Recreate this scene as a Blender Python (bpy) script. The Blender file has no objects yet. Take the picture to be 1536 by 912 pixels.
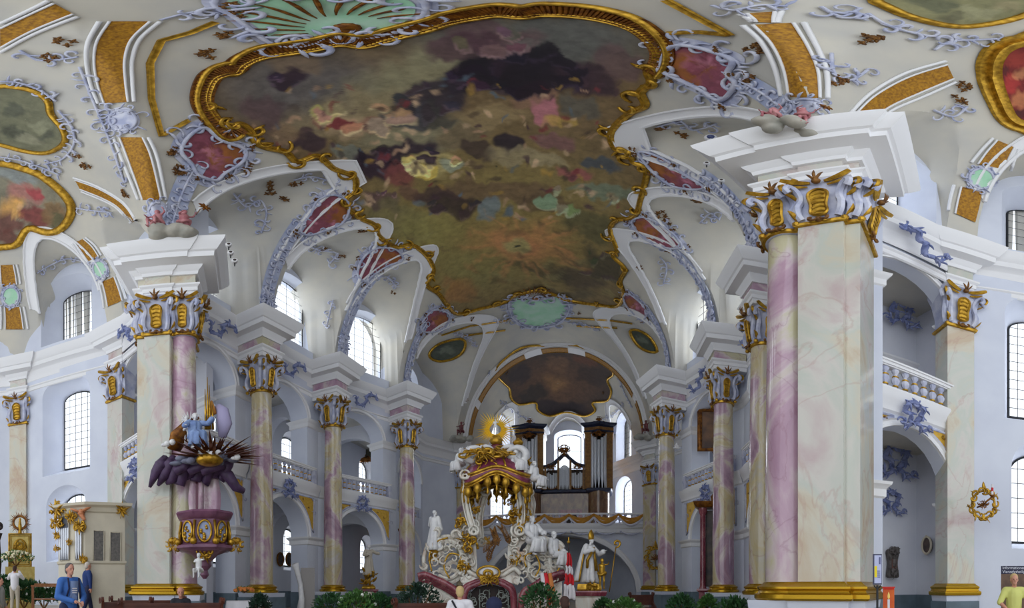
import bpy, bmesh, math, random
import numpy as np
from mathutils import Vector, Matrix, noise
from mathutils.bvhtree import BVHTree
from mathutils.geometry import tessellate_polygon
PI = math.pi
COL = bpy.context.scene.collection
CAMP = Vector((4.2, 0.0, 1.4))
HY, FF, XV = 880.0, 680.0, 902.0

def ray(px, py):
    """direction from the camera stand for a sighting angle"""
    t = (px - XV) / FF; e = (HY - py) / FF
    return Vector((math.sin(t) * math.cos(e), math.cos(t) * math.cos(e), math.sin(e)))
def at(px, py, r):
    t = (px - XV) / FF
    return Vector((CAMP.x + r * math.sin(t), CAMP.y + r * math.cos(t), CAMP.z + r * math.tan((HY - py) / FF)))
def sight(p):
    d = Vector(p) - CAMP
    return XV + FF * math.atan2(d.x, d.y), HY - FF * math.atan2(d.z, math.hypot(d.x, d.y))

# ------------------------------------------------------------------ materials
def lin(c):
    return tuple((v / 255 / 12.92) if v / 255 <= .04045 else ((v / 255 + .055) / 1.055) ** 2.4 for v in c)
MATS = {}
def mat(name, rgb, rough=.6, metal=0., rgb2=None, scale=3., bump=0., spec=.4, detail=4., coat=0.):
    if name in MATS: return MATS[name]
    m = bpy.data.materials.new(name); m.use_nodes = True
    nt = m.node_tree; b = nt.nodes['Principled BSDF']
    b.inputs['Roughness'].default_value = rough; b.inputs['Metallic'].default_value = metal
    b.inputs['Specular IOR Level'].default_value = spec
    b.inputs['Coat Weight'].default_value = coat; b.inputs['Coat Roughness'].default_value = .08
    b.inputs['Base Color'].default_value = (*lin(rgb), 1)
    if rgb2 or bump:
        g = nt.nodes.new('ShaderNodeNewGeometry')
        n = nt.nodes.new('ShaderNodeTexNoise'); n.inputs['Scale'].default_value = scale; n.inputs['Detail'].default_value = detail
        nt.links.new(g.outputs['Position'], n.inputs['Vector'])
        if rgb2:
            r = nt.nodes.new('ShaderNodeValToRGB')
            r.color_ramp.elements[0].position = .35; r.color_ramp.elements[1].position = .65
            r.color_ramp.elements[0].color = (*lin(rgb), 1); r.color_ramp.elements[1].color = (*lin(rgb2), 1)
            nt.links.new(n.outputs['Fac'], r.inputs['Fac']); nt.links.new(r.outputs['Color'], b.inputs['Base Color'])
        if bump:
            bm = nt.nodes.new('ShaderNodeBump'); bm.inputs['Strength'].default_value = bump; bm.inputs['Distance'].default_value = .05
            nt.links.new(n.outputs['Fac'], bm.inputs['Height']); nt.links.new(bm.outputs['Normal'], b.inputs['Normal'])
    MATS[name] = m
    return m
def marble(name, stops, vein, scale=.45, rough=.12, stretch=(1, 1, .45), vs=.8):
    m = bpy.data.materials.new(name); m.use_nodes = True; nt = m.node_tree; b = nt.nodes['Principled BSDF']
    b.inputs['Roughness'].default_value = rough; b.inputs['Specular IOR Level'].default_value = .6
    L = nt.links.new
    g = nt.nodes.new('ShaderNodeNewGeometry'); oi = nt.nodes.new('ShaderNodeObjectInfo')
    mp = nt.nodes.new('ShaderNodeMapping'); mp.inputs['Scale'].default_value = stretch; mp.inputs['Rotation'].default_value = (.35, .3, 0)
    L(g.outputs['Position'], mp.inputs['Vector'])
    n1 = nt.nodes.new('ShaderNodeTexNoise'); n1.inputs['Scale'].default_value = scale; n1.inputs['Detail'].default_value = 7; n1.inputs['Distortion'].default_value = 1.6; n1.inputs['Roughness'].default_value = .55
    L(mp.outputs['Vector'], n1.inputs['Vector'])
    r = nt.nodes.new('ShaderNodeValToRGB'); els = r.color_ramp.elements
    while len(els) < len(stops): els.new(.5)
    for e, (p, c) in zip(els, stops): e.position = p; e.color = (*lin(c), 1)
    L(n1.outputs['Fac'], r.inputs['Fac'])
    n2 = nt.nodes.new('ShaderNodeTexNoise'); n2.inputs['Scale'].default_value = vs; n2.inputs['Detail'].default_value = 8; n2.inputs['Distortion'].default_value = 2.2
    L(mp.outputs['Vector'], n2.inputs['Vector'])
    ab = nt.nodes.new('ShaderNodeMath'); ab.operation = 'SUBTRACT'; ab.inputs[1].default_value = .5; L(n2.outputs['Fac'], ab.inputs[0])
    a2 = nt.nodes.new('ShaderNodeMath'); a2.operation = 'ABSOLUTE'; L(ab.outputs[0], a2.inputs[0])
    mr = nt.nodes.new('ShaderNodeMapRange'); mr.inputs['From Min'].default_value = 0; mr.inputs['From Max'].default_value = .018; mr.inputs['To Min'].default_value = .32; mr.inputs['To Max'].default_value = 0
    L(a2.outputs[0], mr.inputs['Value'])
    mx = nt.nodes.new('ShaderNodeMix'); mx.data_type = 'RGBA'; L(mr.outputs['Result'], mx.inputs['Factor']); L(r.outputs['Color'], mx.inputs['A']); mx.inputs['B'].default_value = (*lin(vein), 1)
    L(mx.outputs['Result'], b.inputs['Base Color'])
    MATS[name] = m
    return m
WHITE = mat('white_plaster', (214, 219, 232), .75, rgb2=(204, 209, 224), scale=.6)
WHITE2 = mat('white_moulding', (232, 232, 234), .6)
CREAM = mat('ceiling_plaster', (204, 199, 186), .8, rgb2=(188, 186, 180), scale=.5)
LAV = mat('lavender_stucco', (166, 172, 200), .7, rgb2=(206, 208, 222), scale=2.6, bump=.3)
LAVD = mat('deep_lavender_stucco', (112, 124, 172), .7, rgb2=(150, 158, 196), scale=3)
MINT = mat('mint_stucco', (160, 212, 176), .7, rgb2=(184, 218, 196), scale=1.5)
GOLD = mat('gilding', (206, 162, 56), .33, .7, rgb2=(150, 112, 34), scale=6, bump=.3)
GOLDD = mat('old_gilding', (150, 96, 30), .4, .5, rgb2=(92, 52, 22), scale=6, bump=.3)
GOLDB = mat('gold_base', (190, 150, 40), .25, .8)
YEL = mat('ochre_lattice', (184, 132, 26), .6, rgb2=(138, 92, 20), scale=10, bump=.4)
YELW = mat('yellow_spandrel', (214, 174, 70), .6, rgb2=(200, 156, 52), scale=8, bump=.3)
BROWN = mat('brown_gilt_leaf', (140, 96, 40), .5, .3, rgb2=(84, 54, 28), scale=8)
TEAL = mat('grey_green_plinth', (104, 122, 134), .45, rgb2=(92, 108, 118), scale=2)
MARB = marble('pink_yellow_marble', [(.32, (142, 112, 134)), (.43, (180, 150, 164)), (.475, (200, 186, 180)), (.50, (200, 190, 166)), (.56, (194, 178, 136)), (.62, (184, 174, 148)), (.72, (186, 180, 184))], (150, 92, 100), .5, stretch=(.8, .8, .6), vs=.5)
MARG = marble('pale_marble', [(.3, (192, 172, 172)), (.42, (204, 200, 192)), (.5, (192, 196, 186)), (.57, (202, 196, 178)), (.68, (192, 172, 146))], (176, 132, 122), .35, stretch=(1, 1, .8), vs=.3)
MARP = marble('mauve_marble', [(.3, (160, 122, 146)), (.44, (184, 152, 170)), (.52, (204, 190, 190)), (.58, (196, 190, 158)), (.68, (190, 182, 150))], (140, 92, 110), .5, stretch=(.8, .8, .55), vs=.6)
MARR = marble('dark_red_marble', [(.3, (84, 30, 44)), (.5, (128, 56, 70)), (.65, (150, 88, 92))], (190, 150, 150), 1.6, vs=1.8)
MARBR = marble('brown_marble', [(.3, (84, 60, 48)), (.5, (126, 92, 66)), (.65, (148, 122, 84))], (70, 40, 40), 1.2, vs=1.2)
MARY = marble('altar_marble', [(.3, (180, 158, 140)), (.46, (210, 204, 192)), (.55, (216, 214, 204)), (.7, (196, 172, 150))], (140, 104, 92), 1.3, vs=1.2)
STAT = mat('white_statue', (226, 226, 226), .5, rgb2=(206, 206, 210), scale=4)
DARK = mat('dark_wood', (52, 34, 30), .5, rgb2=(38, 26, 24), scale=4)
IRON = mat('dark_iron', (46, 48, 52), .5, .3)
NAVY = mat('organ_blue_case', (44, 52, 80), .4, rgb2=(34, 40, 62), scale=3)
PIPE = mat('tin_pipe', (214, 218, 226), .3, .35)
BRWD = mat('pew_wood', (92, 48, 34), .45, rgb2=(74, 36, 28), scale=3)
FLOORM = mat('stone_floor', (178, 168, 148), .4, rgb2=(160, 150, 134), scale=1.2)
ROOM = mat('outer_plaster', (222, 224, 232), .8, rgb2=(210, 212, 222), scale=.5)

# ------------------------------------------------------------------ mesh builder
def frame(d):
    d = Vector(d).normalized(); a = Vector((0, 0, 1)) if abs(d.z) < .9 else Vector((1, 0, 0))
    u = d.cross(a).normalized(); return u, u.cross(d).normalized()
class MB:
    def __init__(s): s.v = []; s.f = []; s.c = None
    def add(s, vs, fs):
        o = len(s.v); s.v += [tuple(v) for v in vs]; s.f += [tuple(i + o for i in f) for f in fs]; return s
    def box(s, c, d, rz=0, M=None):
        x, y, z = d[0] / 2, d[1] / 2, d[2] / 2; R = M or Matrix.Rotation(rz, 3, 'Z'); c = Vector(c)
        vs = [c + R @ Vector((a * x, b * y, e * z)) for e in (-1, 1) for a, b in ((-1, -1), (1, -1), (1, 1), (-1, 1))]
        return s.add(vs, [(3, 2, 1, 0), (4, 5, 6, 7), (0, 1, 5, 4), (1, 2, 6, 5), (2, 3, 7, 6), (3, 0, 4, 7)])
    def tube(s, pts, r, n=6, closed=False, flat=1.0, cap=True):
        pts = [Vector(p) for p in pts]; N = len(pts); R = r if isinstance(r, (list, tuple)) else [r] * N
        o = len(s.v); u = None
        for i, p in enumerate(pts):
            a = pts[i - 1] if (i > 0 or closed) else p; b = pts[(i + 1) % N] if (i < N - 1 or closed) else p
            d = (b - a)
            d = d.normalized() if d.length > 1e-9 else Vector((0, 0, 1))
            if u is None: u, w = frame(d)
            else:
                u = u - d * u.dot(d)
                u = u.normalized() if u.length > 1e-6 else frame(d)[0]
                w = u.cross(d)
            for k in range(n):
                t = 2 * PI * k / n; s.v.append(tuple(p + (u * math.cos(t) + w * math.sin(t) * flat) * R[i]))
        for i in range(N if closed else N - 1):
            for k in range(n):
                j = (i + 1) % N; s.f.append((o + i * n + k, o + i * n + (k + 1) % n, o + j * n + (k + 1) % n, o + j * n + k))
        if cap and not closed:
            s.f.append(tuple(o + k for k in range(n))[::-1]); s.f.append(tuple(o + (N - 1) * n + k for k in range(n)))
        return s
    def lathe(s, prof, c=(0, 0, 0), n=20, sx=1, sy=1, axis=None):
        """prof (r,z)"""
        o = len(s.v); c = Vector(c)
        for r, z in prof:
            for k in range(n):
                t = 2 * PI * k / n; s.v.append((c.x + r * sx * math.cos(t), c.y + r * sy * math.sin(t), c.z + z))
        m = len(prof)
        for i in range(m - 1):
            for k in range(n): s.f.append((o + i * n + k, o + i * n + (k + 1) % n, o + (i + 1) * n + (k + 1) % n, o + (i + 1) * n + k))
        s.f.append(tuple(o + k for k in range(n))[::-1]); s.f.append(tuple(o + (m - 1) * n + k for k in range(n)))
        return s
    def ball(s, c, r, n=10, m=7, M=None):
        r = (r, r, r) if not isinstance(r, (tuple, list)) else r; c = Vector(c); vs = []; fs = []
        for i in range(m + 1):
            p = PI * i / m
            for k in range(n):
                t = 2 * PI * k / n; q = Vector((r[0] * math.sin(p) * math.cos(t), r[1] * math.sin(p) * math.sin(t), -r[2] * math.cos(p)))
                vs.append(c + (M @ q if M else q))
        for i in range(m):
            for k in range(n): fs.append((i * n + k, i * n + (k + 1) % n, (i + 1) * n + (k + 1) % n, (i + 1) * n + k))
        return s.add(vs, fs)
    def cap(s, a, b, ra, rb, n=10):
        """tapered limb with round ends"""
        a = Vector(a); b = Vector(b); d = (b - a); L = d.length
        if L < 1e-6: return s.ball(a, ra, n)
        d /= L; pts = []; R = []
        for k in range(4):
            t = PI / 2 * k / 4; pts.append(a - d * ra * math.cos(t)); R.append(max(ra * math.sin(t), .001))
        pts += [a, b]; R += [ra, rb]
        for k in range(3, -1, -1):
            t = PI / 2 * k / 4; pts.append(b + d * rb * math.cos(t)); R.append(max(rb * math.sin(t), .001))
        return s.tube(pts, R, n)
    def mould(s, poly, prof, closed=True, cap=True):
        """sweep (offset, z) along a plan outline (ccw -> offset grows outwards)"""
        P = [Vector((p[0], p[1])) for p in poly]; N = len(P); nrm = []
        for i in range(N):
            ds = []
            if closed or i > 0: ds.append((P[i] - P[i - 1]).normalized())
            if closed or i < N - 1: ds.append((P[(i + 1) % N] - P[i]).normalized())
            ns = [Vector((d.y, -d.x)) for d in ds]; n = ns[0] + ns[-1]
            n = n.normalized() if n.length > 1e-6 else ns[0]
            nrm.append(n / max(.45, n.dot(ns[0])))
        o = len(s.v)
        for off, z in prof:
            for p, n in zip(P, nrm): q = p + n * off; s.v.append((q.x, q.y, z))
        m = len(prof)
        for i in range(m - 1):
            for k in range(N if closed else N - 1):
                j = (k + 1) % N; s.f.append((o + i * N + k, o + i * N + j, o + (i + 1) * N + j, o + (i + 1) * N + k))
        if closed and cap:
            for ring, rev in ((0, True), (m - 1, False)):
                idx = [o + ring * N + k for k in range(N)]
                s.f.append(tuple(idx[::-1] if rev else idx))
        return s
    def grid(s, rows):
        o = len(s.v); n = len(rows[0])
        for r in rows: s.v += [tuple(p) for p in r]
        for i in range(len(rows) - 1):
            for k in range(n - 1): s.f.append((o + i * n + k, o + i * n + k + 1, o + (i + 1) * n + k + 1, o + (i + 1) * n + k))
        return s
    def xform(s, M, start=0):
        s.v[start:] = [tuple(M @ Vector(v)) for v in s.v[start:]]; return s
    def build(s, name, m, parent=None, smooth=35, mods=None):
        me = bpy.data.meshes.new(name); me.from_pydata(s.v, [], s.f); me.validate(clean_customdata=False)
        if s.c is not None:
            ca = me.color_attributes.new('paint', 'FLOAT_COLOR', 'POINT')
            a = np.ones((len(me.vertices), 4), dtype=np.float32); a[:, :3] = np.array(s.c)[:len(me.vertices)]
            ca.data.foreach_set('color', a.ravel())
        for mm in (m if isinstance(m, (list, tuple)) else [m]): me.materials.append(mm)
        o = bpy.data.objects.new(name, me); COL.objects.link(o)
        if smooth:
            me.shade_smooth()
            if smooth < 180: me.set_sharp_from_angle(angle=math.radians(smooth))
        if parent: o.parent = parent; o.matrix_parent_inverse = Matrix.Identity(4); o.matrix_basis = parent_world(parent).inverted()
        return o
def parent_world(o):
    M = o.matrix_basis.copy()
    while o.parent: o = o.parent; M = o.matrix_basis @ M
    return M
def tag(o, label=None, cat=None, group=None, kind=None):
    if label: o['label'] = label
    if cat: o['category'] = cat
    if group: o['group'] = group
    if kind: o['kind'] = kind
    return o
def thing(name, label, cat, loc=(0, 0, 0), rz=0, group=None):
    o = bpy.data.objects.new(name, None); COL.objects.link(o); o.location = loc; o.rotation_euler = (0, 0, rz); o.empty_display_size = .2
    return tag(o, label, cat, group)
def localpart(mb, name, m, parent, smooth=35):
    """mesh given in the parent's own frame"""
    o = mb.build(name, m, None, smooth); o.parent = parent; return o
def copy_tree(o, parent=None):
    c = o.copy(); COL.objects.link(c); c.parent = parent
    for ch in list(o.children): copy_tree(ch, c)
    return c
def struct(o): o['kind'] = 'structure'; return o
def smooth_poly(pts, n=6, closed=True):
    """catmull-rom through points (tuples of any length)"""
    P = [np.array(p, float) for p in pts]; N = len(P); out = []
    for i in range(N if closed else N - 1):
        if closed: a, b, c, d = P[i - 1], P[i], P[(i + 1) % N], P[(i + 2) % N]
        else: a, b, c, d = P[max(i - 1, 0)], P[i], P[i + 1], P[min(i + 2, N - 1)]
        for k in range(n):
            t = k / n
            out.append(.5 * ((2 * b) + (-a + c) * t + (2 * a - 5 * b + 4 * c - d) * t * t + (-a + 3 * b - 3 * c + d) * t ** 3))
    if not closed: out.append(P[-1])
    return out
# ------------------------------------------------------------------ plan of the church (x across, y along the nave, z up)
ZC = 14.9                      # top of the main cornice, springing of the vaults
def interp(y, tab): return float(np.interp(y, [t[0] for t in tab], [t[1] for t in tab]))
def half_a(y): return interp(y, [(0, 8.6), (8.5, 8.7), (11, 9.0), (15.1, 9.65), (18, 9.8), (21.2, 9.8), (24, 9.2), (27, 8.4), (30, 8.9), (33.5, 9.2), (37, 8.9), (40, 8.3), (41, 8.2)])
def wall_w(y): return interp(y, [(8.5, 9.4), (9.6, 10.3), (15.1, 11.3), (21.2, 11.5), (27.2, 9.6), (31, 11.2), (36.5, 11.2), (40.3, 9.0), (41, 8.6)])
# window vaults: centre, outward normal, half width, spring, crown, slope, reach
LUN = []
for s in (-1, 1):
    LUN += [(s * 10.6, 11.35, s * .877, -.48, 2.3, 18.4, 21.9, .28, 7.5), (s * 11, 18.15, s * .989, -.148, 2.55, 18.4, 21.8, .24, 7.5), (s * 10.2, 24.2, s * .971, .238, 2.6, 18.4, 21.7, .33, 7),
            (s * 11, 33.5, s, 0, 5.1, 18.0, 22.4, .22, 8)]
    LUN += [(s * 17.0, 9.1, s * .5, .866, 1.95, 17.6, 21.2, .25, 5), (s * 12.2, 10.4, 0, 1, 1.75, 17.4, 20.6, .3, 5)]
    LUN += [(s * 6.4, 47.5, s * .857, .514, 1.9, 17.6, 21.0, .2, 6)]
LUN += [(0.4, 51.2, 0, 1, 2.3, 17.8, 21.2, .2, 6)]
def ceil_z(x, y, lun=True):
    z = ZC; ax = abs(x)
    if y <= 41:
        a = half_a(max(y, 0))
        if ax < a: z = ZC + 10.4 * math.sqrt(1 - (ax / a) ** 2)
    else:
        q = (ax / 8.3) ** 2 + ((y - 41) / 12.3) ** 2
        if q < 1: z = ZC + 10.2 * math.sqrt(1 - q)
    if y < 11:
        if ax <= 12:
            b = 8.6 if ax < 8.4 else 8.6 + (ax - 8.4) / 3.6 * 2.0
            if abs(y) < b: z = max(z, ZC + 10.4 * math.sqrt(1 - (y / b) ** 2))
        else:
            q = ((ax - 12) / 10.7) ** 2 + (y / 10.6) ** 2
            if q < 1: z = max(z, ZC + 10.4 * math.sqrt(1 - q))
    if not lun: return z
    for cx, cy, nx, ny, hw, sp, cr, sl, reach in LUN:
        dx, dy = x - cx, y - cy
        t = -dx * ny + dy * nx; d = dx * nx + dy * ny
        if abs(t) < hw and -reach < d < 1.3:
            z = max(z, sp + (cr - sl * min(d, 0.) - sp) * math.sqrt(1 - (t / hw) ** 2))
    return z
cv = []; cf = []
def add_grid(rows):
    o = len(cv); n = len(rows[0])
    for r in rows:
        for x, y in r: cv.append((x, y, ceil_z(x, y)))
    for i in range(len(rows) - 1):
        for k in range(n - 1): cf.append((o + i * n + k, o + (i + 1) * n + k, o + (i + 1) * n + k + 1, o + i * n + k + 1))
rows = []
tt = [math.cos(PI * k / 150) for k in range(151)]
for i in range(271):
    y = 8.5 + i * .12
    a = half_a(y); w = wall_w(y) + .9
    rows.append([(-w + (w - a) * k / 14, y) for k in range(14)] + [(-a * t, y) for t in tt] + [(a + (w - a) * (k + 1) / 14, y) for k in range(14)])
ys_end = rows[-1][0][1]
add_grid(rows)
rows = []
for i in range(90):
    y = -4.0 + i * (12.5 / 89) if i < 89 else 8.5
    rows.append([(-24 + k * .16, y) for k in range(301)])
add_grid(rows)
for s in (-1, 1):
    rows = []
    for i in range(24):
        y = 8.5 + i * .13
        xs = [s * (wall_w(min(y, 11)) - .9 + k * (14.6 / 90)) for k in range(91)]
        if s < 0: xs = xs[::-1]
        rows.append([(x, y) for x in xs])
    add_grid(rows)
rows = []
for i in range(90):
    y = ys_end + i * (52.42 - ys_end) / 89
    w = interp(y, [(41, 8.9), (44.5, 8.9), (50.5, 6.5), (52.6, 4.0)])
    rows.append([(-w * math.cos(PI * k / 120), y) for k in range(121)])
add_grid(rows)
cf = [f for f in cf if not any(abs(cv[i][0]) > 12 and math.hypot(abs(cv[i][0]) - 12, cv[i][1]) > 11.85 for i in f)]
ceil_mb = MB(); ceil_mb.add(cv, cf)
ceiling = struct(ceil_mb.build('ceiling', CREAM, None, 50))
CB = BVHTree.FromPolygons([Vector(v) for v in cv], cf)
def hit(px, py, off=.05):
    d = ray(px, py); h = CB.ray_cast(CAMP, d)
    if h[0] is None: return None, None
    n = h[1] if h[1].dot(d) < 0 else -h[1]
    return h[0] + n * off * 0 - d * off, n
# ------------------------------------------------------------------ wall panels with arched openings
def arch_outline(c, hw, z0, zs, rise, n=14):
    pts = [(c - hw, z0)]
    for k in range(n + 1):
        t = PI - PI * k / n; pts.append((c + hw * math.cos(t), zs + rise * math.sin(t)))
    pts.append((c + hw, z0)); return pts
class Wall:
    """flat wall from p0 to p1 (front face), thickness away from `inside`"""
    def __init__(s, name, p0, p1, z0, z1, thick, ops, inside, m=WHITE, parent=None):
        s.p0 = Vector(p0); s.p1 = Vector(p1); s.L = (s.p1 - s.p0).length; s.d = (s.p1 - s.p0) / s.L
        n = Vector((s.d.y, -s.d.x)); n = n if n.dot(Vector(inside) - s.p0) > 0 else -n
        s.n = n; s.z0 = z0; s.z1 = z1; mb = MB()
        flip = s.d.cross(n) < 0
        outer = [(0, z0), (s.L, z0), (s.L, z1), (0, z1)]
        rings_f = [outer]; rings_b = [outer]
        for op in ops:
            sp = op.get('splay', 0); c, hw, a, b, r = op['c'], op['hw'], op['z0'], op['zs'], op['rise']
            rings_f.append(arch_outline(c, hw + sp, a - (sp if op.get('sill') else 0), b, r + sp)); rings_b.append(arch_outline(c, hw, a, b, r))
        def face(rings, back):
            flat = [p for r in rings for p in r]
            tris = tessellate_polygon([[Vector((x, z, 0)) for x, z in r] for r in rings])
            off = thick if back else 0
            mb.add([s.w(x, z, -off) for x, z in flat], [t for t in tris])
        face(rings_f, False); face(rings_b, True)
        for rf, rb in zip(rings_f, rings_b):
            n_ = len(rf); vs = [s.w(x, z, 0) for x, z in rf] + [s.w(x, z, -thick) for x, z in rb]
            mb.add(vs, [(k, (k + 1) % n_, n_ + (k + 1) % n_, n_ + k) for k in range(n_)])
        s.thick = thick
        s.o = mb.build(name, m, parent, 40)
        if not parent: struct(s.o)
    def w(s, x, z, off=0):
        q = s.p0 + s.d * x + s.n * off; return Vector((q.x, q.y, z))
    def archivolt(s, c, hw, zb, zs, rise, width=.22, proj=.09, m=WHITE2, name='archivolt'):
        mb = MB(); ring = arch_outline(c, 0, zb, zs, 0)
        prof = [(0, 0), (0, proj), (width * .35, proj), (width * .4, proj * .6), (width * .8, proj * .6), (width, proj * 1.3), (width, 0)]
        rows = []
        for off, pr in prof: rows.append([s.w(x, z, pr) for x, z in arch_outline(c, hw + off, zb, zs, rise + off, 20)])
        mb.grid(rows); return mb.build(name, m, s.o, 30)
    def impost(s, x0, x1, z, back, m=WHITE2, h=.45):
        mb = MB(); a = s.w(x0, z, .02); 
        q = [s.w(x0, z, .02), s.w(x1, z, .02), s.w(x1, z, -back), s.w(x0, z, -back)]
        P = [(v.x, v.y) for v in q]
        area = sum(P[i][0] * P[(i + 1) % 4][1] - P[(i + 1) % 4][0] * P[i][1] for i in range(4))
        if area < 0: P = P[::-1]
        mb.mould(P, [(.0, z - h), (.05, z - h + .05), (.05, z - h * .45), (.1, z - h * .3), (.16, z - .08), (.18, z), (0, z + .01)])
        return mb.build('impost', m, s.o, 30)
wn = [0]; DAY = 2.6
def window(wall, c, hw, z0, zs, rise, depth, cols=4, rows=7, border=True):
    """glazed opening set at `depth` behind the wall face"""
    wn[0] += 1
    fr = MB(); out = arch_outline(c, hw, z0, zs, rise); inn = arch_outline(c, hw - .07, z0 + .07, zs, rise - .07)
    n = len(out); A = [wall.w(x, z, -depth) for x, z in out]; B = [wall.w(x, z, -depth) for x, z in inn]; C = [wall.w(x, z, -depth - .08) for x, z in out]
    fr.add(A + B, [(k, (k + 1) % n, n + (k + 1) % n, n + k) for k in range(n)])
    fr.add(A + C, [(k, (k + 1) % n, n + (k + 1) % n, n + k) for k in range(n)])
    f = struct(fr.build('window_%d' % wn[0], NAVY if border == 'blue' else IRON, None, 0))
    g = MB(); g.add([wall.w(x, z, -depth - .04) for x, z in out], [tuple(range(n))])
    g.build('pane', GLASS, f, 0)
    b = MB(); top = zs + rise
    for i in range(1, cols):
        x = c - hw + 2 * hw * i / cols; zt = zs + rise * math.sqrt(max(0, 1 - ((x - c) / hw) ** 2)); b.tube([wall.w(x, z0, -depth), wall.w(x, zt, -depth)], .015, 4)
    for j in range(1, rows):
        z = z0 + (top - z0) * j / rows; h = hw if z < zs else hw * math.sqrt(max(0, 1 - ((z - zs) / rise) ** 2))
        b.tube([wall.w(c - h, z, -depth), wall.w(c + h, z, -depth)], .015, 4)
    b.build('glazing_bars', IRON, f, 0)
    cz = (z0 + zs + rise) / 2; ld = bpy.data.lights.new('daylight', 'AREA'); ld.shape = 'RECTANGLE'; ld.size = 2 * hw; ld.size_y = zs + rise - z0; ld.color = (.88, .94, 1)
    ld.energy = (DAY if wall.p0.y < 40 else 9) * PI * ld.size * ld.size_y; lo = bpy.data.objects.new('daylight', ld); COL.objects.link(lo); lo.location = wall.w(c, cz, -depth - .5)
    lo.rotation_euler = Vector((wall.n.x, wall.n.y, -.05)).to_track_quat('-Z', 'Y').to_euler()
    return f
def glass():
    m = bpy.data.materials.new('window_glass'); m.use_nodes = True; nt = m.node_tree; nt.nodes.clear()
    o = nt.nodes.new('ShaderNodeOutputMaterial'); mx = nt.nodes.new('ShaderNodeMixShader'); tr = nt.nodes.new('ShaderNodeBsdfTransparent'); gl = nt.nodes.new('ShaderNodeBsdfGlossy')
    gl.inputs['Roughness'].default_value = .2; mx.inputs[0].default_value = .06; tr.inputs[0].default_value = (.97, .98, 1, 1)
    nt.links.new(tr.outputs[0], mx.inputs[1]); nt.links.new(gl.outputs[0], mx.inputs[2]); nt.links.new(mx.outputs[0], o.inputs[0]); return m
GLASS = glass()
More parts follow.
